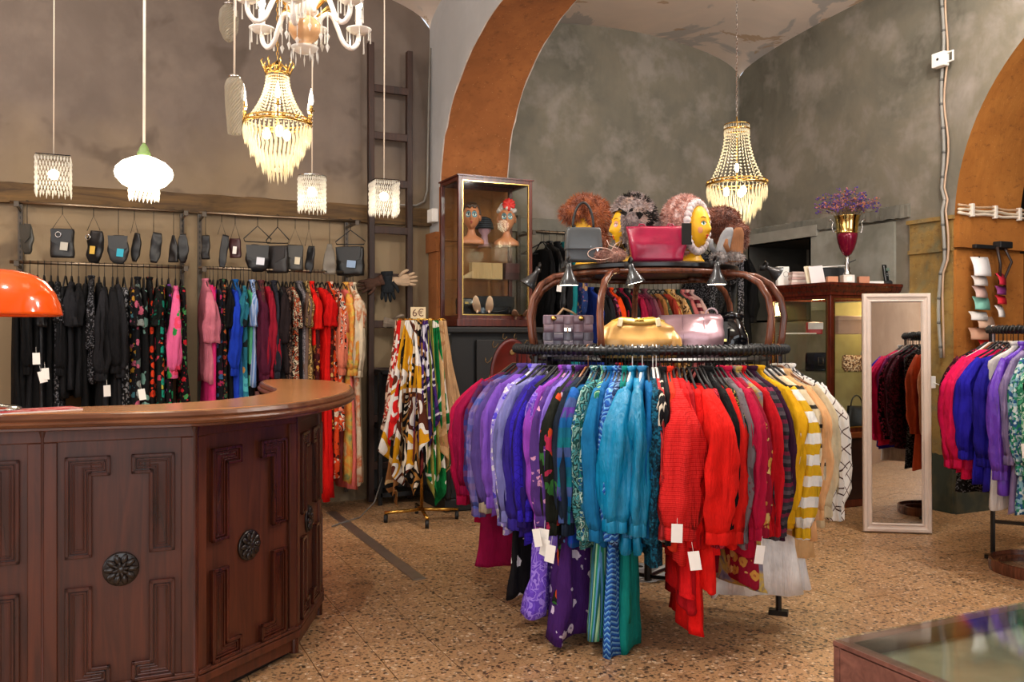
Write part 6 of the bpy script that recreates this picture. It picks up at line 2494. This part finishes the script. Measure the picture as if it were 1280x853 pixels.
# golden satchel
X, Y = at(797, 3.98)
o = thing('handbag', 'shiny gold leather handbag under the middle lamp on the platform', 'bag', (X, Y, PZ), CR)
GM = plain('#b88c4c', .34, .15, 'gold_leather', .12, .1)
obj('body', softbag(.37, .15, .165, [(0, .9, .85), (.1, 1, 1), (.5, 1, 1), (.85, .86, .7), (1, .62, .25)], 8, .62, .010, 20, 48), GM, o, True)
obj('side_flap', softbag(.10, .13, .12, [(0, 1, 1), (.6, .9, .9), (1, .2, .3)], 9, .7, .006), GM, o, True, loc=(.15, .0, .02))
obj('handle', MB().tube([(-.085, -.03, .15), (-.08, -.035, .17), (-.04, -.04, .163), (0, -.04, .158), (.05, -.04, .163), (.085, -.035, .17), (.09, -.03, .15)], [.012, .011, .012, .012, .012, .011, .012], 8), plain('#c8a858', .3, .3), o, True)
obj('handle', MB().tube([(-.10, .03, .14), (-.11, .03, .165), (-.07, .03, .178), (0, .03, .17), (.07, .03, .178), (.12, .03, .165), (.13, .02, .12), (.165, .0, .06)], .009, 8), plain('#a88a2c', .35, .3), o, True)
obj('buckle', MB().tube([(-.02, -.052, .168), (.02, -.052, .168), (.02, -.052, .178), (-.02, -.052, .178)], .003, 5, True), M_gold, o, True)
for x in (-.085, .085):
    obj('handle_tab', MB().box((x, -.048, .16), (.022, .018, .038), 0, 0, .2 if x < 0 else -.2), plain('#e4d4a8', .4), o, bevel=.004)
# mauve metallic bag
X, Y = at(862, 4.18)
o = thing('handbag', 'large crinkled silvery mauve leather bag right of the gold one', 'bag', (X, Y, PZ), CR - .06)
obj('body', softbag(.31, .16, .20, [(0, .92, .85), (.08, 1, 1), (.6, 1.0, 1), (.9, .96, .7), (1, .9, .35)], 12, .45, .012, 22, 52), plain('#a08088', .3, .35, 'metallic_leather', .12, .2), o, True)
for x in (-.04, .06):
    obj('seam', MB().tube([(x, -.078, .01), (x, -.086, .1), (x, -.05, .19)], .0025, 5), plain('#8a6a74', .35, .3), o, True)
obj('handle', MB().tube([(.10 + .028 * math.cos(t), -.02, .20 + .03 * math.sin(t)) for t in [PI * q / 8 for q in range(9)]], .0045, 6), plain('#b098a0', .35, .2), o, True)
# black patent bag
X, Y = at(914, 4.26)
o = thing('handbag', 'black patent leather bag at the right of the platform', 'bag', (X, Y, PZ), CR - .1)
obj('body', softbag(.17, .13, .19, [(0, .95, .9), (.1, 1, 1), (.5, .95, .9), (.85, .6, .6), (1, .35, .3)], 15, .6, .009, 18, 40), leather('#0f0f12', .1), o, True)
obj('top_roll', MB().tube([(-.05, 0, .19), (.0, -.01, .2), (.05, 0, .185)], .02, 10), leather('#0f0f12', .15), o, True)
obj('hang_tag', MB().box((-.055, -.075, .12), (.055, .002, .095)).box((-.05, -.077, .08), (.035, .002, .012)), plain('#2e2a22', .4), o, rot=(0, 0, 0))
obj('tag_plate', MB().box((-.05, -.0785, .079), (.034, .002, .012)), M_gold, o)

# clip lamps on the shelf edge
def clip_lamp(x, y0, y1, f, label, tilt=0.0, lit=True, yaw=0.0):
    X, Y = at(x, f)
    z1, z0 = zat(y0, f), zat(y1, f)
    h = z1 - z0
    o = thing('clip_lamp', label, 'lamp', (X, Y, z0), CR + yaw, 'small cone lamps clipped to the shelf edge')
    T = Matrix.Translation((0, 0, h)) @ Matrix.Rotation(tilt, 4, 'Y') @ Matrix.Translation((0, 0, -h))
    pr = [(.046, 0), (.047, .003), (.03, h * .35), (.018, h * .62), (.013, h * .8), (.013, h), (.001, h)]
    inn = [(.010, h * .6), (.027, h * .34), (.043, .002)]
    obj('shade', MB().lathe(inn + pr, 28, cap=False).xf(T), plain('#4a4c4e', .25, .6, 'gunmetal', .05), o, True)
    if lit:
        obj('bulb', MB().lathe([(.001, .001), (.040, .001), (.041, .004), (.02, .03), (.001, .04)], 20).xf(T), emit('#fff4dc', 14), o, True)
        l = bpy.data.lights.new('spot_light', 'SPOT')
        l.energy = 3.5
        l.color = (1, .95, .86)
        l.spot_size = 1.7
        l.spot_blend = .5
        l.shadow_soft_size = .03
        lo = bpy.data.objects.new('spot_light', l)
        p = T @ Vector((0, 0, -.01))
        lo.location = (X + p.x * math.cos(CR), Y + p.x * math.sin(CR), z0 + p.z)
        COL.objects.link(lo)
    obj('arm', MB().tube([(0, 0, h), (.006, .0, h + .02), (.004, .03, h + .03), (0, .07, h + .012)], .006, 8).box((0, .075, h + .0), (.03, .03, .03)), M_blackmat, o, True)


clip_lamp(711, 329, 357, 3.93, 'grey cone clip lamp at the left front of the shelf edge')
clip_lamp(788, 330, 355, 3.92, 'lit cone clip lamp above the gold handbag', -.25)
clip_lamp(896, 328, 356, 3.98, 'lit cone clip lamp above the mauve and black bags')
clip_lamp(674, 336, 362, 4.6, 'silvery cone clip lamp pointing away at the left of the shelf', .6, False)
clip_lamp(958, 334, 352, 4.75, 'blue-black clip lamp turned away at the right of the shelf', -1.0, False)

# cables and power strips on the floor inside the rack
cb = thing('power_strip', 'grey power strip lying on the floor under the round rack', 'power strip', (*at(800, 5.0), .0), .5 + CR)
obj('body', MB().box((0, 0, .02), (.26, .05, .035)), plain('#a8aaac', .5), cb, bevel=.005)
obj('sockets', MB().lathe([(.018, .038), (.018, .040), (.001, .039)], 14, (-.07, 0, 0)).lathe([(.018, .038), (.018, .040), (.001, .039)], 14).lathe([(.018, .038), (.018, .040), (.001, .039)], 14, (.07, 0, 0)), M_blackmat, cb, stuff=True)
cb = thing('power_strip', 'second paler power strip propped beside the first under the rack', 'power strip', (*at(826, 4.9), .0), .9 + CR)
obj('body', MB().box((0, 0, .03), (.22, .055, .035), 0, 0, -.08), plain('#b8babc', .5), cb, bevel=.005)
m = MB()
random.seed(9)
cx, cy = at(790, 4.95)
P = []
for q in range(90):
    t = q * .55
    r = .13 + .06 * math.sin(q * .37)
    P.append((cx + r * 1.5 * math.cos(t), cy + r * math.sin(t), .010 + .012 * (q % 5) / 5 + .01 * math.sin(q * .8) ** 2))
m.tube(P, .0045, 5)
tag(obj('cable', m, plain('#8c8e90', .5), None, True), 'tangle of grey electric cable on the floor under the round rack', 'cable')
m = MB()
p0, p1, p2, p3 = at(455, 6.4), at(440, 6.35), at(425, 6.3), at(415, 6.2)
pp = wpt(478, 572, 6.6)
m.tube([(pp[0], pp[1], .25), (*at(468, 6.5), .12), (*at(450, 6.45), .02), (*p2, .006), (*p3, .006)], .005, 5)
tag(obj('cable', m, plain('#6c6a68', .5), None, True), 'thin grey cable trailing from the wall to the floor strip', 'cable')
# ------------------------------------------------------------------ right display cabinet
RX, RY_, = 5.495, 5.485
rc = thing('display_cabinet', 'lit cherry wood display cabinet with glass sides and handbags inside', 'display cabinet', (RX, RY_, 0))
w_, d_ = .71, .69
obj('plinth_box', MB().box((0, 0, .29), (w_, d_, .50)), wood('#1a0c08', '#33170e', .4, 'x', 6, 'dark_base_wood'), rc, bevel=.006)
obj('foot_rail', MB().box((0, 0, .03), (w_ + .02, d_ + .02, .06)), M_cherry, rc, bevel=.006)
obj('ledge', MB().box((0, 0, .565), (w_ + .03, d_ + .03, .05)), wood('#5a2a14', '#8a4a24', .3, 'x', 6, 'ledge_wood'), rc, bevel=.008)
vitrine(rc, w_, d_, .59, 1.68, .035, (1.36, 1.06), False)
bm = MB()
rect_frame(bm, -(w_ / 2 - .035), w_ / 2 - .035, .625, 1.645, .010, -d_ / 2 - .002, -d_ / 2 + .01)
obj('brass_frame', bm, M_gold, rc)
bm = MB()
for y in (-(d_ / 2 - .04), d_ / 2 - .04):
    bm.box((-w_ / 2 - .0, y, 1.135), (.012, .010, 1.02))
for z in (.63, 1.64):
    bm.box((-w_ / 2, 0, z), (.012, d_ - .08, .010))
obj('brass_frame', bm, M_gold, rc)
rows = []
for e, z in ((.0, 1.665), (.012, 1.67), (.012, 1.69), (.03, 1.71), (.04, 1.735), (.05, 1.745), (.05, 1.762), (.045, 1.767)):
    a, b = w_ / 2 + e, d_ / 2 + e
    rows.append([(-a, -b, z), (min(a, .372), -b, z), (min(a, .372), b, z), (-a, b, z)])
obj('cornice', MB().loft(rows, True), M_cherry, rc)
obj('back_panel', MB().box((.33, 0, 1.135), (.01, d_ - .07, 1.0)), plain('#a89a6a', .7), rc)
obj('light_strip', MB().box((.30, -.29, 1.14), (.014, .014, .95)), emit('#ffd27a', 7), rc)
point('cabinet_light', (RX + .2, RY_ - .22, 1.58), 7, (1, .78, .38), .05)
point('cabinet_light', (RX - .05, RY_ + .1, 1.6), 4, (1, .8, .45), .05)
CZ = (1.363, 1.063, .593)


def inbag(name, label, x, y, z, w, d, h, c, prof=FLAT, r=.35, handle=None, flap=None, mat=None, rz=0.0):
    o = thing(name, label, 'bag', (RX + x, RY_ + y, z), CR + rz)
    obj('body', softbag(w, d, h, prof, int(w * 1000), .45, .004), mat or leather(c, r), o, True)
    if flap:
        obj('flap', MB().box((0, -d / 2 - .003, h * .68), (w * .96, .006, h * .55)), leather(flap, r), o, bevel=.002)
    if handle:
        obj('handle', MB().tube([(w * .3 * math.cos(t), 0, h * .95 + handle * math.sin(t)) for t in [PI * q / 10 for q in range(11)]], .006, 6), leather(c, r), o, True)
    return o


boxthing('box', 'pinkish brown lidded box on the top shelf of the lit cabinet', 'box', (RX + .02, RY_ - .12, CZ[0]), (.24, .16, .15), plain('#9a7a6a', .6), CR + .3, lid=plain('#a88878', .6))
inbag('handbag', 'small red and white bag left of the pinkish box in the cabinet', -.17, .02, CZ[0], .13, .07, .10, '#a83a34', flap='#d8d0c8')
boxthing('tray', 'flat white card tray on the top shelf at the cabinet left side', 'tray', (RX - .25, RY_ + .1, CZ[0]), (.10, .28, .012), M_white, 0)
inbag('handbag', 'white purse with a thin strap at the cabinet right side', .22, -.22, CZ[0], .09, .05, .13, '#d8d0bc', handle=.05)
inbag('clutch_bag', 'black clutch with a silver buckle on the middle cabinet shelf', -.2, -.05, CZ[1], .2, .06, .15, '#121214', r=.15, flap='#1a1a1e')
inbag('clutch_bag', 'copper sequinned clutch on the middle cabinet shelf', .02, -.22, CZ[1], .18, .06, .13, '#b88a60', mat=SP('#8a5a3a', '#d8a878', '#5a3a2a', '#f0d0a8', s=22, ), prof=[(0, .8, .7), (.2, 1, 1), (.8, 1, 1), (1, .95, .6)])
inbag('handbag', 'grey white shoulder bag at the right of the middle shelf', .22, -.2, CZ[1], .15, .06, .16, '#b0a498', handle=.08)
inbag('handbag', 'small black handbag with a round handle at the cabinet bottom', .05, -.22, CZ[2], .155, .08, .19, '#0f0f10', handle=.095, prof=[(0, 1, 1), (.5, 1, 1), (1, .9, .6)])
o = thing('buckle', 'silver rectangular buckle on the front of the black clutch', 'buckle', (RX - .2 - .01, RY_ - .095, CZ[1] + .08), CR)
obj('frame', MB().tube([(-.02, 0, -.03), (.02, 0, -.03), (.02, 0, .03), (-.02, 0, .03)], .004, 6, True), M_chrome, o, True)

# on top of the cabinet
TZ = 1.768


def ontop(x, d):
    return (*at(x, d), TZ)


o = boxthing('box', 'white box with a drawn circle at the left of the cabinet top', 'box', ontop(978, 7.42), (.10, .05, .165), M_white, CR + .1)
obj('print', MB().tube([(.02 + .022 * math.cos(t), -.0265, .10 + .022 * math.sin(t)) for t in [2 * PI * q / 14 for q in range(14)]], .0012, 4, True), M_blackmat, o)
for k in range(5):
    boxthing('book', 'pale pink paper booklet, %s from the bottom of the pile on the cabinet' % ordinal(k + 1), 'book',
             (at(997, 7.3)[0], at(997, 7.3)[1], TZ + k * .0225), (.125 - .004 * (k % 2), .10, .021), plain(('#d8b8b0', '#e4d8d0', '#caa8a0', '#e0ccc4', '#c8b0a8')[k], .6, var=.04), CR + .04 * (k - 2), 'booklets piled on the display cabinet', bev=.002)
for k, (x, lb, t) in enumerate(((1012, 'cream card leaning at the front of the cabinet top', .22), (1022, 'white pink card leaning beside the cream one', .18))):
    o = thing('leaning_card', lb, 'card', ontop(x, 7.12 - .02 * k), rot=(-.2, 0, CR + .1))
    obj('card', MB().box((0, 0, .075), (.12 if k else .06, .005, .15), 0, 0, -.10), plain('#e8dcdc' if k else '#d8ccb0', .6, var=.03), o)
o = thing('binder', 'open black binder with white papers behind the trophy', 'binder', ontop(1045, 7.15), CR)
obj('cover', MB().box((-.02, 0, .07), (.2, .02, .13), 0, 0, 0), M_blackmat, o)
obj('papers', MB().box((-.03, -.0, .145), (.19, .05, .008), 0, 0, -.06), M_white, o)
obj('pen', MB().tube([(.02, 0, .14), (.16, 0, .20)], .004, 6), M_blackmat, o)
for x, lb, c in ((1040, 'small peach card box left of the trophy foot', '#c88a68'), (1079, 'small peach card box right of the trophy foot', '#c08060')):
    boxthing('card_box', lb, 'box', ontop(x, 7.02), (.085, .05, .055), plain(c, .6), CR)
boxthing('tray', 'low white tray between the trophy and the telephone', 'tray', ontop(1091, 7.12), (.15, .08, .022), M_white, CR)
o = thing('telephone', 'black cordless telephone standing in its cradle on the cabinet', 'telephone', ontop(1109, 7.2), CR + .2)
obj('cradle', MB().loft([superring(.05, .045, 0, 16, .5), superring(.048, .043, .02, 16, .5), superring(.03, .03, .035, 16, .5)], True), M_blackmat, o, True)
obj('handset', MB().loft([superring(.024, .014, z, 16, .6, 0, (z - .02) * .22) for z in (.02, .03, .1, .155, .165)], True), M_black, o, True)
obj('screen', MB().box((0, -.004, .125), (.03, .012, .026), 0, -.22), plain('#5a6a60', .2), o)
obj('keys', MB().box((-.009, -.01, .09), (.007, .01, .006)).box((.009, -.01, .09), (.007, .01, .006)).box((-.009, -.012, .075), (.007, .01, .006)).box((.009, -.012, .075), (.007, .01, .006)), plain('#8a8c8c', .5), o, stuff=True)
# trophy with dried flowers
X, Y = at(1059, 6.98)
o = thing('trophy', 'gold and wine red trophy cup standing on the display cabinet', 'trophy', (X, Y, TZ), CR)
o.scale = (1.06, 1.06, 1.06)
obj('foot', MB().box((0, 0, .03), (.085, .085, .06)), plain('#d8cfc4', .3), o, bevel=.004)
obj('plaque', MB().box((0, -.044, .03), (.04, .003, .035)), M_white, o)
obj('stem', MB().lathe([(.03, .06), (.032, .07), (.018, .09), (.024, .11), (.014, .13), (.02, .15), (.012, .17), (.02, .19), (.012, .205)], 20), M_chrome, o, True)
obj('lower_cup', MB().lathe([(.012, .2), (.03, .215), (.05, .25), (.066, .30), (.074, .345), (.076, .37)], 32), plain('#6e0f2a', .12, .3, 'wine_enamel', .05), o, True)
obj('upper_cup', MB().lathe([(.076, .37), (.079, .372), (.077, .38), (.082, .44), (.088, .485), (.094, .50), (.094, .504), (.086, .50), (.078, .44), (.07, .38), (.001, .375)], 32), metal('#d8c07a', .12), o, True)
for s_ in (-1, 1):
    obj('handle', MB().tube([(s_ * .08, 0, .39), (s_ * .105, 0, .38), (s_ * .115, 0, .42), (s_ * .105, 0, .455), (s_ * .125, 0, .48), (s_ * .135, 0, .465)], .0045, 6), M_chrome, o, True)
fl = thing('dried_flowers', 'bunch of dried purple and orange flowers in the trophy cup', 'flowers', (X, Y, TZ + .49), CR)
rnd = random.Random(77)
stm = MB()
bl = [MB() for _ in range(4)]
for q in range(150):
    a = rnd.uniform(0, 2 * PI)
    e = rnd.uniform(0, 1) ** .7
    L = rnd.uniform(.05, .25)
    tip = Vector((math.cos(a) * e * .25, math.sin(a) * e * .13, .04 + L * (1 - .45 * e)))
    stm.tube([(math.cos(a) * .04 * e, math.sin(a) * .04 * e, -.05), tip * .5 + Vector((0, 0, .02)), tip], .0012, 4)
    for w in range(5):
        c = tip + Vector((rnd.uniform(-.02, .02), rnd.uniform(-.02, .02), rnd.uniform(-.015, .015)))
        r = rnd.uniform(.005, .010)
        b_ = bl[rnd.choice((0, 0, 1, 1, 2, 3))]
        b_.add([c + Vector(v) * r for v in ((0, 0, 1), (1, 0, 0), (0, 1, 0), (-1, 0, 0), (0, -1, 0), (0, 0, -1))],
               [(0, 1, 2), (0, 2, 3), (0, 3, 4), (0, 4, 1), (5, 2, 1), (5, 3, 2), (5, 4, 3), (5, 1, 4)])
obj('stems', stm, plain('#6a5238', .8), fl, stuff=True)
for b_, c in zip(bl, ('#6a4a7a', '#4a3a8a', '#b06a4a', '#b0707a')):
    obj('blossoms', b_, plain(c, .8, var=.2), fl, stuff=True)

# ------------------------------------------------------------------ standing mirror
mc = rf((1121 - 640) / F * 6.03, 6.03)
MW, MH = .445, 1.635
mi = thing('standing_mirror', 'tall mirror in a cream moulded frame leaning beside the display cabinet', 'mirror', (*mc, .006), rot=(-.02, 0, CR - math.radians(MIRROR_YAW)))
M_cream = plain('#cfbfb2', .35, name='cream_paint', var=.05)
fw = .062
rows = []
# mitred moulded frame
prof = [(0, .0), (0, -.022), (.006, -.030), (.022, -.030), (.030, -.022), (.044, -.018), (.052, -.022), (.060, -.012), (.062, 0)]
for e, y in prof:
    rows.append([(-MW / 2 + e, y, e), (MW / 2 - e, y, e), (MW / 2 - e, y, MH - e), (-MW / 2 + e, y, MH - e)])
obj('frame', MB().loft(rows, False), M_cream, mi)
tmr = NT('mirror_silver')
tmr.col('#dde0e0')
tmr.rough(.02, 1.0)
obj('glass', MB().box((0, -.006, MH / 2), (MW - 2 * fw + .01, .004, MH - 2 * fw + .01)), tmr.m, mi)
obj('back_board', MB().box((0, .008, MH / 2), (MW - .004, .016, MH - .004)), M_cherry, mi)
obj('back_leg', MB().box((-.12, .16, .62), (.03, .02, 1.26), 0, .24), M_cream, mi)
obj('back_leg', MB().box((.12, .16, .62), (.03, .02, 1.26), 0, .24), M_cream, mi)

# ------------------------------------------------------------------ cards on the pier
YP = 4.585
crk = thing('card_rack', 'black wall arm with hanging straps on the ochre pier', 'rack', (6.2, YP, 2.0), 0)
obj('arm', MB().box((-.02, -.03, .03), (.36, .04, .03)).box((.1, -.05, .05), (.14, .07, .05)), M_blackmat, crk, bevel=.006)
obj('straps', MB().tube([(.02, -.06, .03), (.03, -.08, -.1), (.05, -.06, -.25)], .012, 6).tube([(.1, -.06, .03), (.16, -.08, -.08), (.1, -.06, -.22), (.13, -.05, -.3)], .010, 6), leather('#2a1c18', .5), crk, True)
CD = [(1226, 334, 26, 26, '#e6e4e4', 'white curled printed sheet at the top of the card cluster'), (1224, 352, 24, 14, '#cfc6c0', 'pale grey card under the curled white sheet'),
      (1224, 366, 24, 16, '#c8a8a0', 'pinkish card on the ochre pier'), (1226, 380, 24, 18, '#7ab8a8', 'mint green card on the ochre pier'), (1222, 396, 30, 12, '#d8d4d0', 'white long envelope below the mint card'),
      (1230, 404, 34, 16, '#c8a48c', 'tan card lowest but two in the left column'), (1224, 418, 30, 16, '#b88a70', 'brown paper wallet near the bottom of the cluster'),
      (1231, 432, 22, 16, '#c81c1c', 'bright red card at the bottom of the cluster'), (1250, 350, 16, 16, '#b81a34', 'crimson wallet in the right column'),
      (1250, 364, 16, 12, '#7a2a6a', 'purple card in the right column'), (1250, 376, 18, 12, '#c01c2c', 'red wallet under the purple card'),
      (1249, 390, 14, 16, '#e0dcd8', 'small white tag under the red wallet')]
for k, (px, py, wp, hp, c, lb) in enumerate(CD):
    p = wpt(px, py, YP - .06)
    kk = (p[0] * SA + p[1] * CA) / F
    o = thing('card', lb, 'card', p, rot=(-.25, .0, -.2 + .1 * (k % 3)), group='cards hanging on the ochre pier')
    W, H = wp * kk, hp * kk
    rws = []
    for q in range(7):
        t = q / 6
        rws.append([(-W / 2 - (.02 * t), -.03 * math.sin(t * 2) - .012 * k % .01, H / 2 - H * t), (W / 2 - .02 * t, -.02 * math.sin(t * 2), H / 2 - H * t)])
    sh_o = obj('sheet', MB().loft(rws, False, False), plain(c, .6, var=.08), o, True)
    sm = sh_o.modifiers.new('thickness', 'SOLIDIFY')
    sm.thickness = .003
    obj('peg', MB().box((0, .01, H / 2), (.012, .03, .012)), M_blackmat, o)

# cables on the wall, camera box, cable tray
M_cab = plain('#8c8a84', .6, name='grey_conduit')
m = MB()
pts = []
random.seed(3)
for q in range(34):
    z = 4.25 - q * .093
    y = 4.70 + .012 * math.sin(q * .7) - (.03 if 1.9 < z < 2.4 else 0)
    pts.append((XD - .03 - (.03 if z < 2.3 else 0), y, z))
m.tube(pts, .013, 8)
m2 = MB().tube([(x + .002, y - .03 - .008 * math.sin(i * .9), z) for i, (x, y, z) in enumerate(pts)], .008, 6)
cn = thing('wall_cable', 'grey taped cable running down the wall beside the ochre pier', 'cable', (0, 0, 0))
obj('conduit', m, M_cab, cn, True)
obj('thin_wire', m2, plain('#b89a80', .6), cn, True)
tp = MB()
for i, (x, y, z) in enumerate(pts):
    if i % 2 == 0:
        tp.tube([(x, y, z), (x, y, z - .018)], .0155, 8)
obj('tape_bands', tp, plain('#5c5a56', .6), cn, True, stuff=True)
cx = thing('junction_box', 'white square box with a dark dot fixed to the wall cable', 'junction box', (XD - .06, 4.68, 3.45), PI / 2 * -1)
obj('case', MB().box((0, 0, 0), (.115, .06, .11)), M_white, cx, bevel=.008)
obj('dot', MB().tube([(0, -.028, 0), (0, -.033, 0)], .010, 12), M_blackmat, cx, True)
obj('bracket', MB().tube([(.055, 0, .04), (.11, 0, .04), (.11, 0, -.03), (.055, 0, -.035)], .008, 6), M_white, cx)
cx.location.x = XD - .08
ct = thing('cable_tray', 'bundle of pale cables clamped across the ochre pier', 'cable', (6.25, 4.57, 2.30))
for k, (dz, r, c) in enumerate(((0, .012, '#c8b8a0'), (.03, .010, '#b89878'), (-.028, .012, '#d8cbb8'))):
    P = [(-.42 + .07 * q, -.015 + .004 * math.sin(q), dz + .005 * math.sin(q * 1.3 + k)) for q in range(12)]
    obj('cable', MB().tube(P, r, 6), plain(c, .6), ct, True)
for x in (-.28, -.02, .26):
    obj('clamp', MB().box((x, -.02, 0), (.028, .035, .10)), plain('#d8d2c8', .5), ct, bevel=.004)
# socket boxes on the left pier
sb = thing('socket_box', 'white fuse box on the corner of the arch pier, left of the case', 'socket', wpt(541, 270, 6.93), 0)
obj('case', MB().box((0, 0, 0), (.06, .12, .11)), M_white, sb, bevel=.006)
m = MB()
m.tube([wpt(500, 256, 7.06), wpt(520, 257, 7.06), wpt(530, 252, 7.06), wpt(534, 238, 7.06), wpt(536, 120, 7.06), wpt(538, 60, 7.06)], .009, 6)
tag(obj('conduit_pipe', m, plain('#8a857c', .6), None, True), 'thin grey conduit climbing the wall corner beside the ladder', 'pipe')
wk = thing('wall_socket', 'small white socket with a wire behind the mirror edge', 'socket', wpt(1165, 478, 4.6), 0)
obj('plate', MB().box((0, 0, 0), (.06, .02, .09)), M_white, wk, bevel=.004)
obj('wire', MB().tube([(0, -.01, 0), (.04, -.03, -.02), (.09, -.03, -.04)], .003, 5), M_white, wk, True)

# wooden ring on the floor
hx, hy = rf(3.03, 5.02)
hp = thing('wooden_ring', 'round bentwood ring base on the floor at the right picture edge', 'stand', (hx, hy, 0))
R_ = .275
obj('outer_band', MB().loft([[(r * math.cos(2 * PI * k / 48), r * math.sin(2 * PI * k / 48), z) for k in range(48)] for r, z in ((R_, 0), (R_ + .004, .03), (R_, .062), (R_ - .012, .066), (R_ - .016, .03), (R_ - .016, 0))], False), M_bent, hp, True, auto=.6)
obj('inner_ledge', MB().loft([[(r * math.cos(2 * PI * k / 48), r * math.sin(2 * PI * k / 48), z) for k in range(48)] for r, z in ((R_ - .012, .045), (R_ - .05, .045), (R_ - .05, .028), (R_ - .012, .028))], False), M_bent, hp, True, auto=.6)

# low glass topped case, bottom right corner
X0_, X1_, Y0_, Y1_, ZC = 1.965, 3.02, 1.06, 1.955, .45
gc = thing('low_glass_case', 'low wooden showcase with a glass top at the bottom right corner', 'showcase', ((X0_ + X1_) / 2, (Y0_ + Y1_) / 2, 0))
cw, cd = X1_ - X0_, Y1_ - Y0_
M_pk = wood('#5a3630', '#8a5c50', .4, 'x', 6, 'reddish_case_wood')
for y in (-1, 1):
    obj('side', MB().box((0, y * (cd / 2 - .0125), ZC / 2 - .005), (cw, .025, ZC - .012)), M_pk, gc, bevel=.004)
for x in (-1, 1):
    obj('side', MB().box((x * (cw / 2 - .0125), 0, ZC / 2 - .005), (.025, cd - .05, ZC - .012)), M_pk, gc, bevel=.004)
rm = MB()
for x in (-1, 1):
    rm.box((x * (cw / 2 - .02), 0, ZC - .010), (.04, cd, .016))
for y in (-1, 1):
    rm.box((0, y * (cd / 2 - .02), ZC - .010), (cw - .08, .04, .016))
obj('rim', rm, M_pk, gc)
tgl = NT('greenish_glass_top')
tr = tgl.n('ShaderNodeBsdfTransparent')
tr.inputs[0].default_value = (.88, .94, .90, 1)
gl = tgl.n('ShaderNodeBsdfGlossy')
gl.inputs['Roughness'].default_value = .06
fr_ = tgl.n('ShaderNodeLayerWeight')
fr_.inputs[0].default_value = .5
mx = tgl.n('ShaderNodeMixShader')
tgl.l(tgl.math('ADD', .05, tgl.math('MULTIPLY', tgl.math('POWER', fr_.outputs['Facing'], 4.0), .8)), mx.inputs[0])
tgl.l(tr.outputs[0], mx.inputs[1])
tgl.l(gl.outputs[0], mx.inputs[2])
tgl.l(mx.outputs[0], tgl.out.inputs[0])
obj('glass_top', MB().box((0, 0, ZC + .002), (cw - .012, cd - .012, .008)), tgl.m, gc)
obj('lining', MB().box((0, 0, ZC - .06), (cw - .06, cd - .06, .01)), plain('#948878', .9, var=.2, bump=.3), gc)
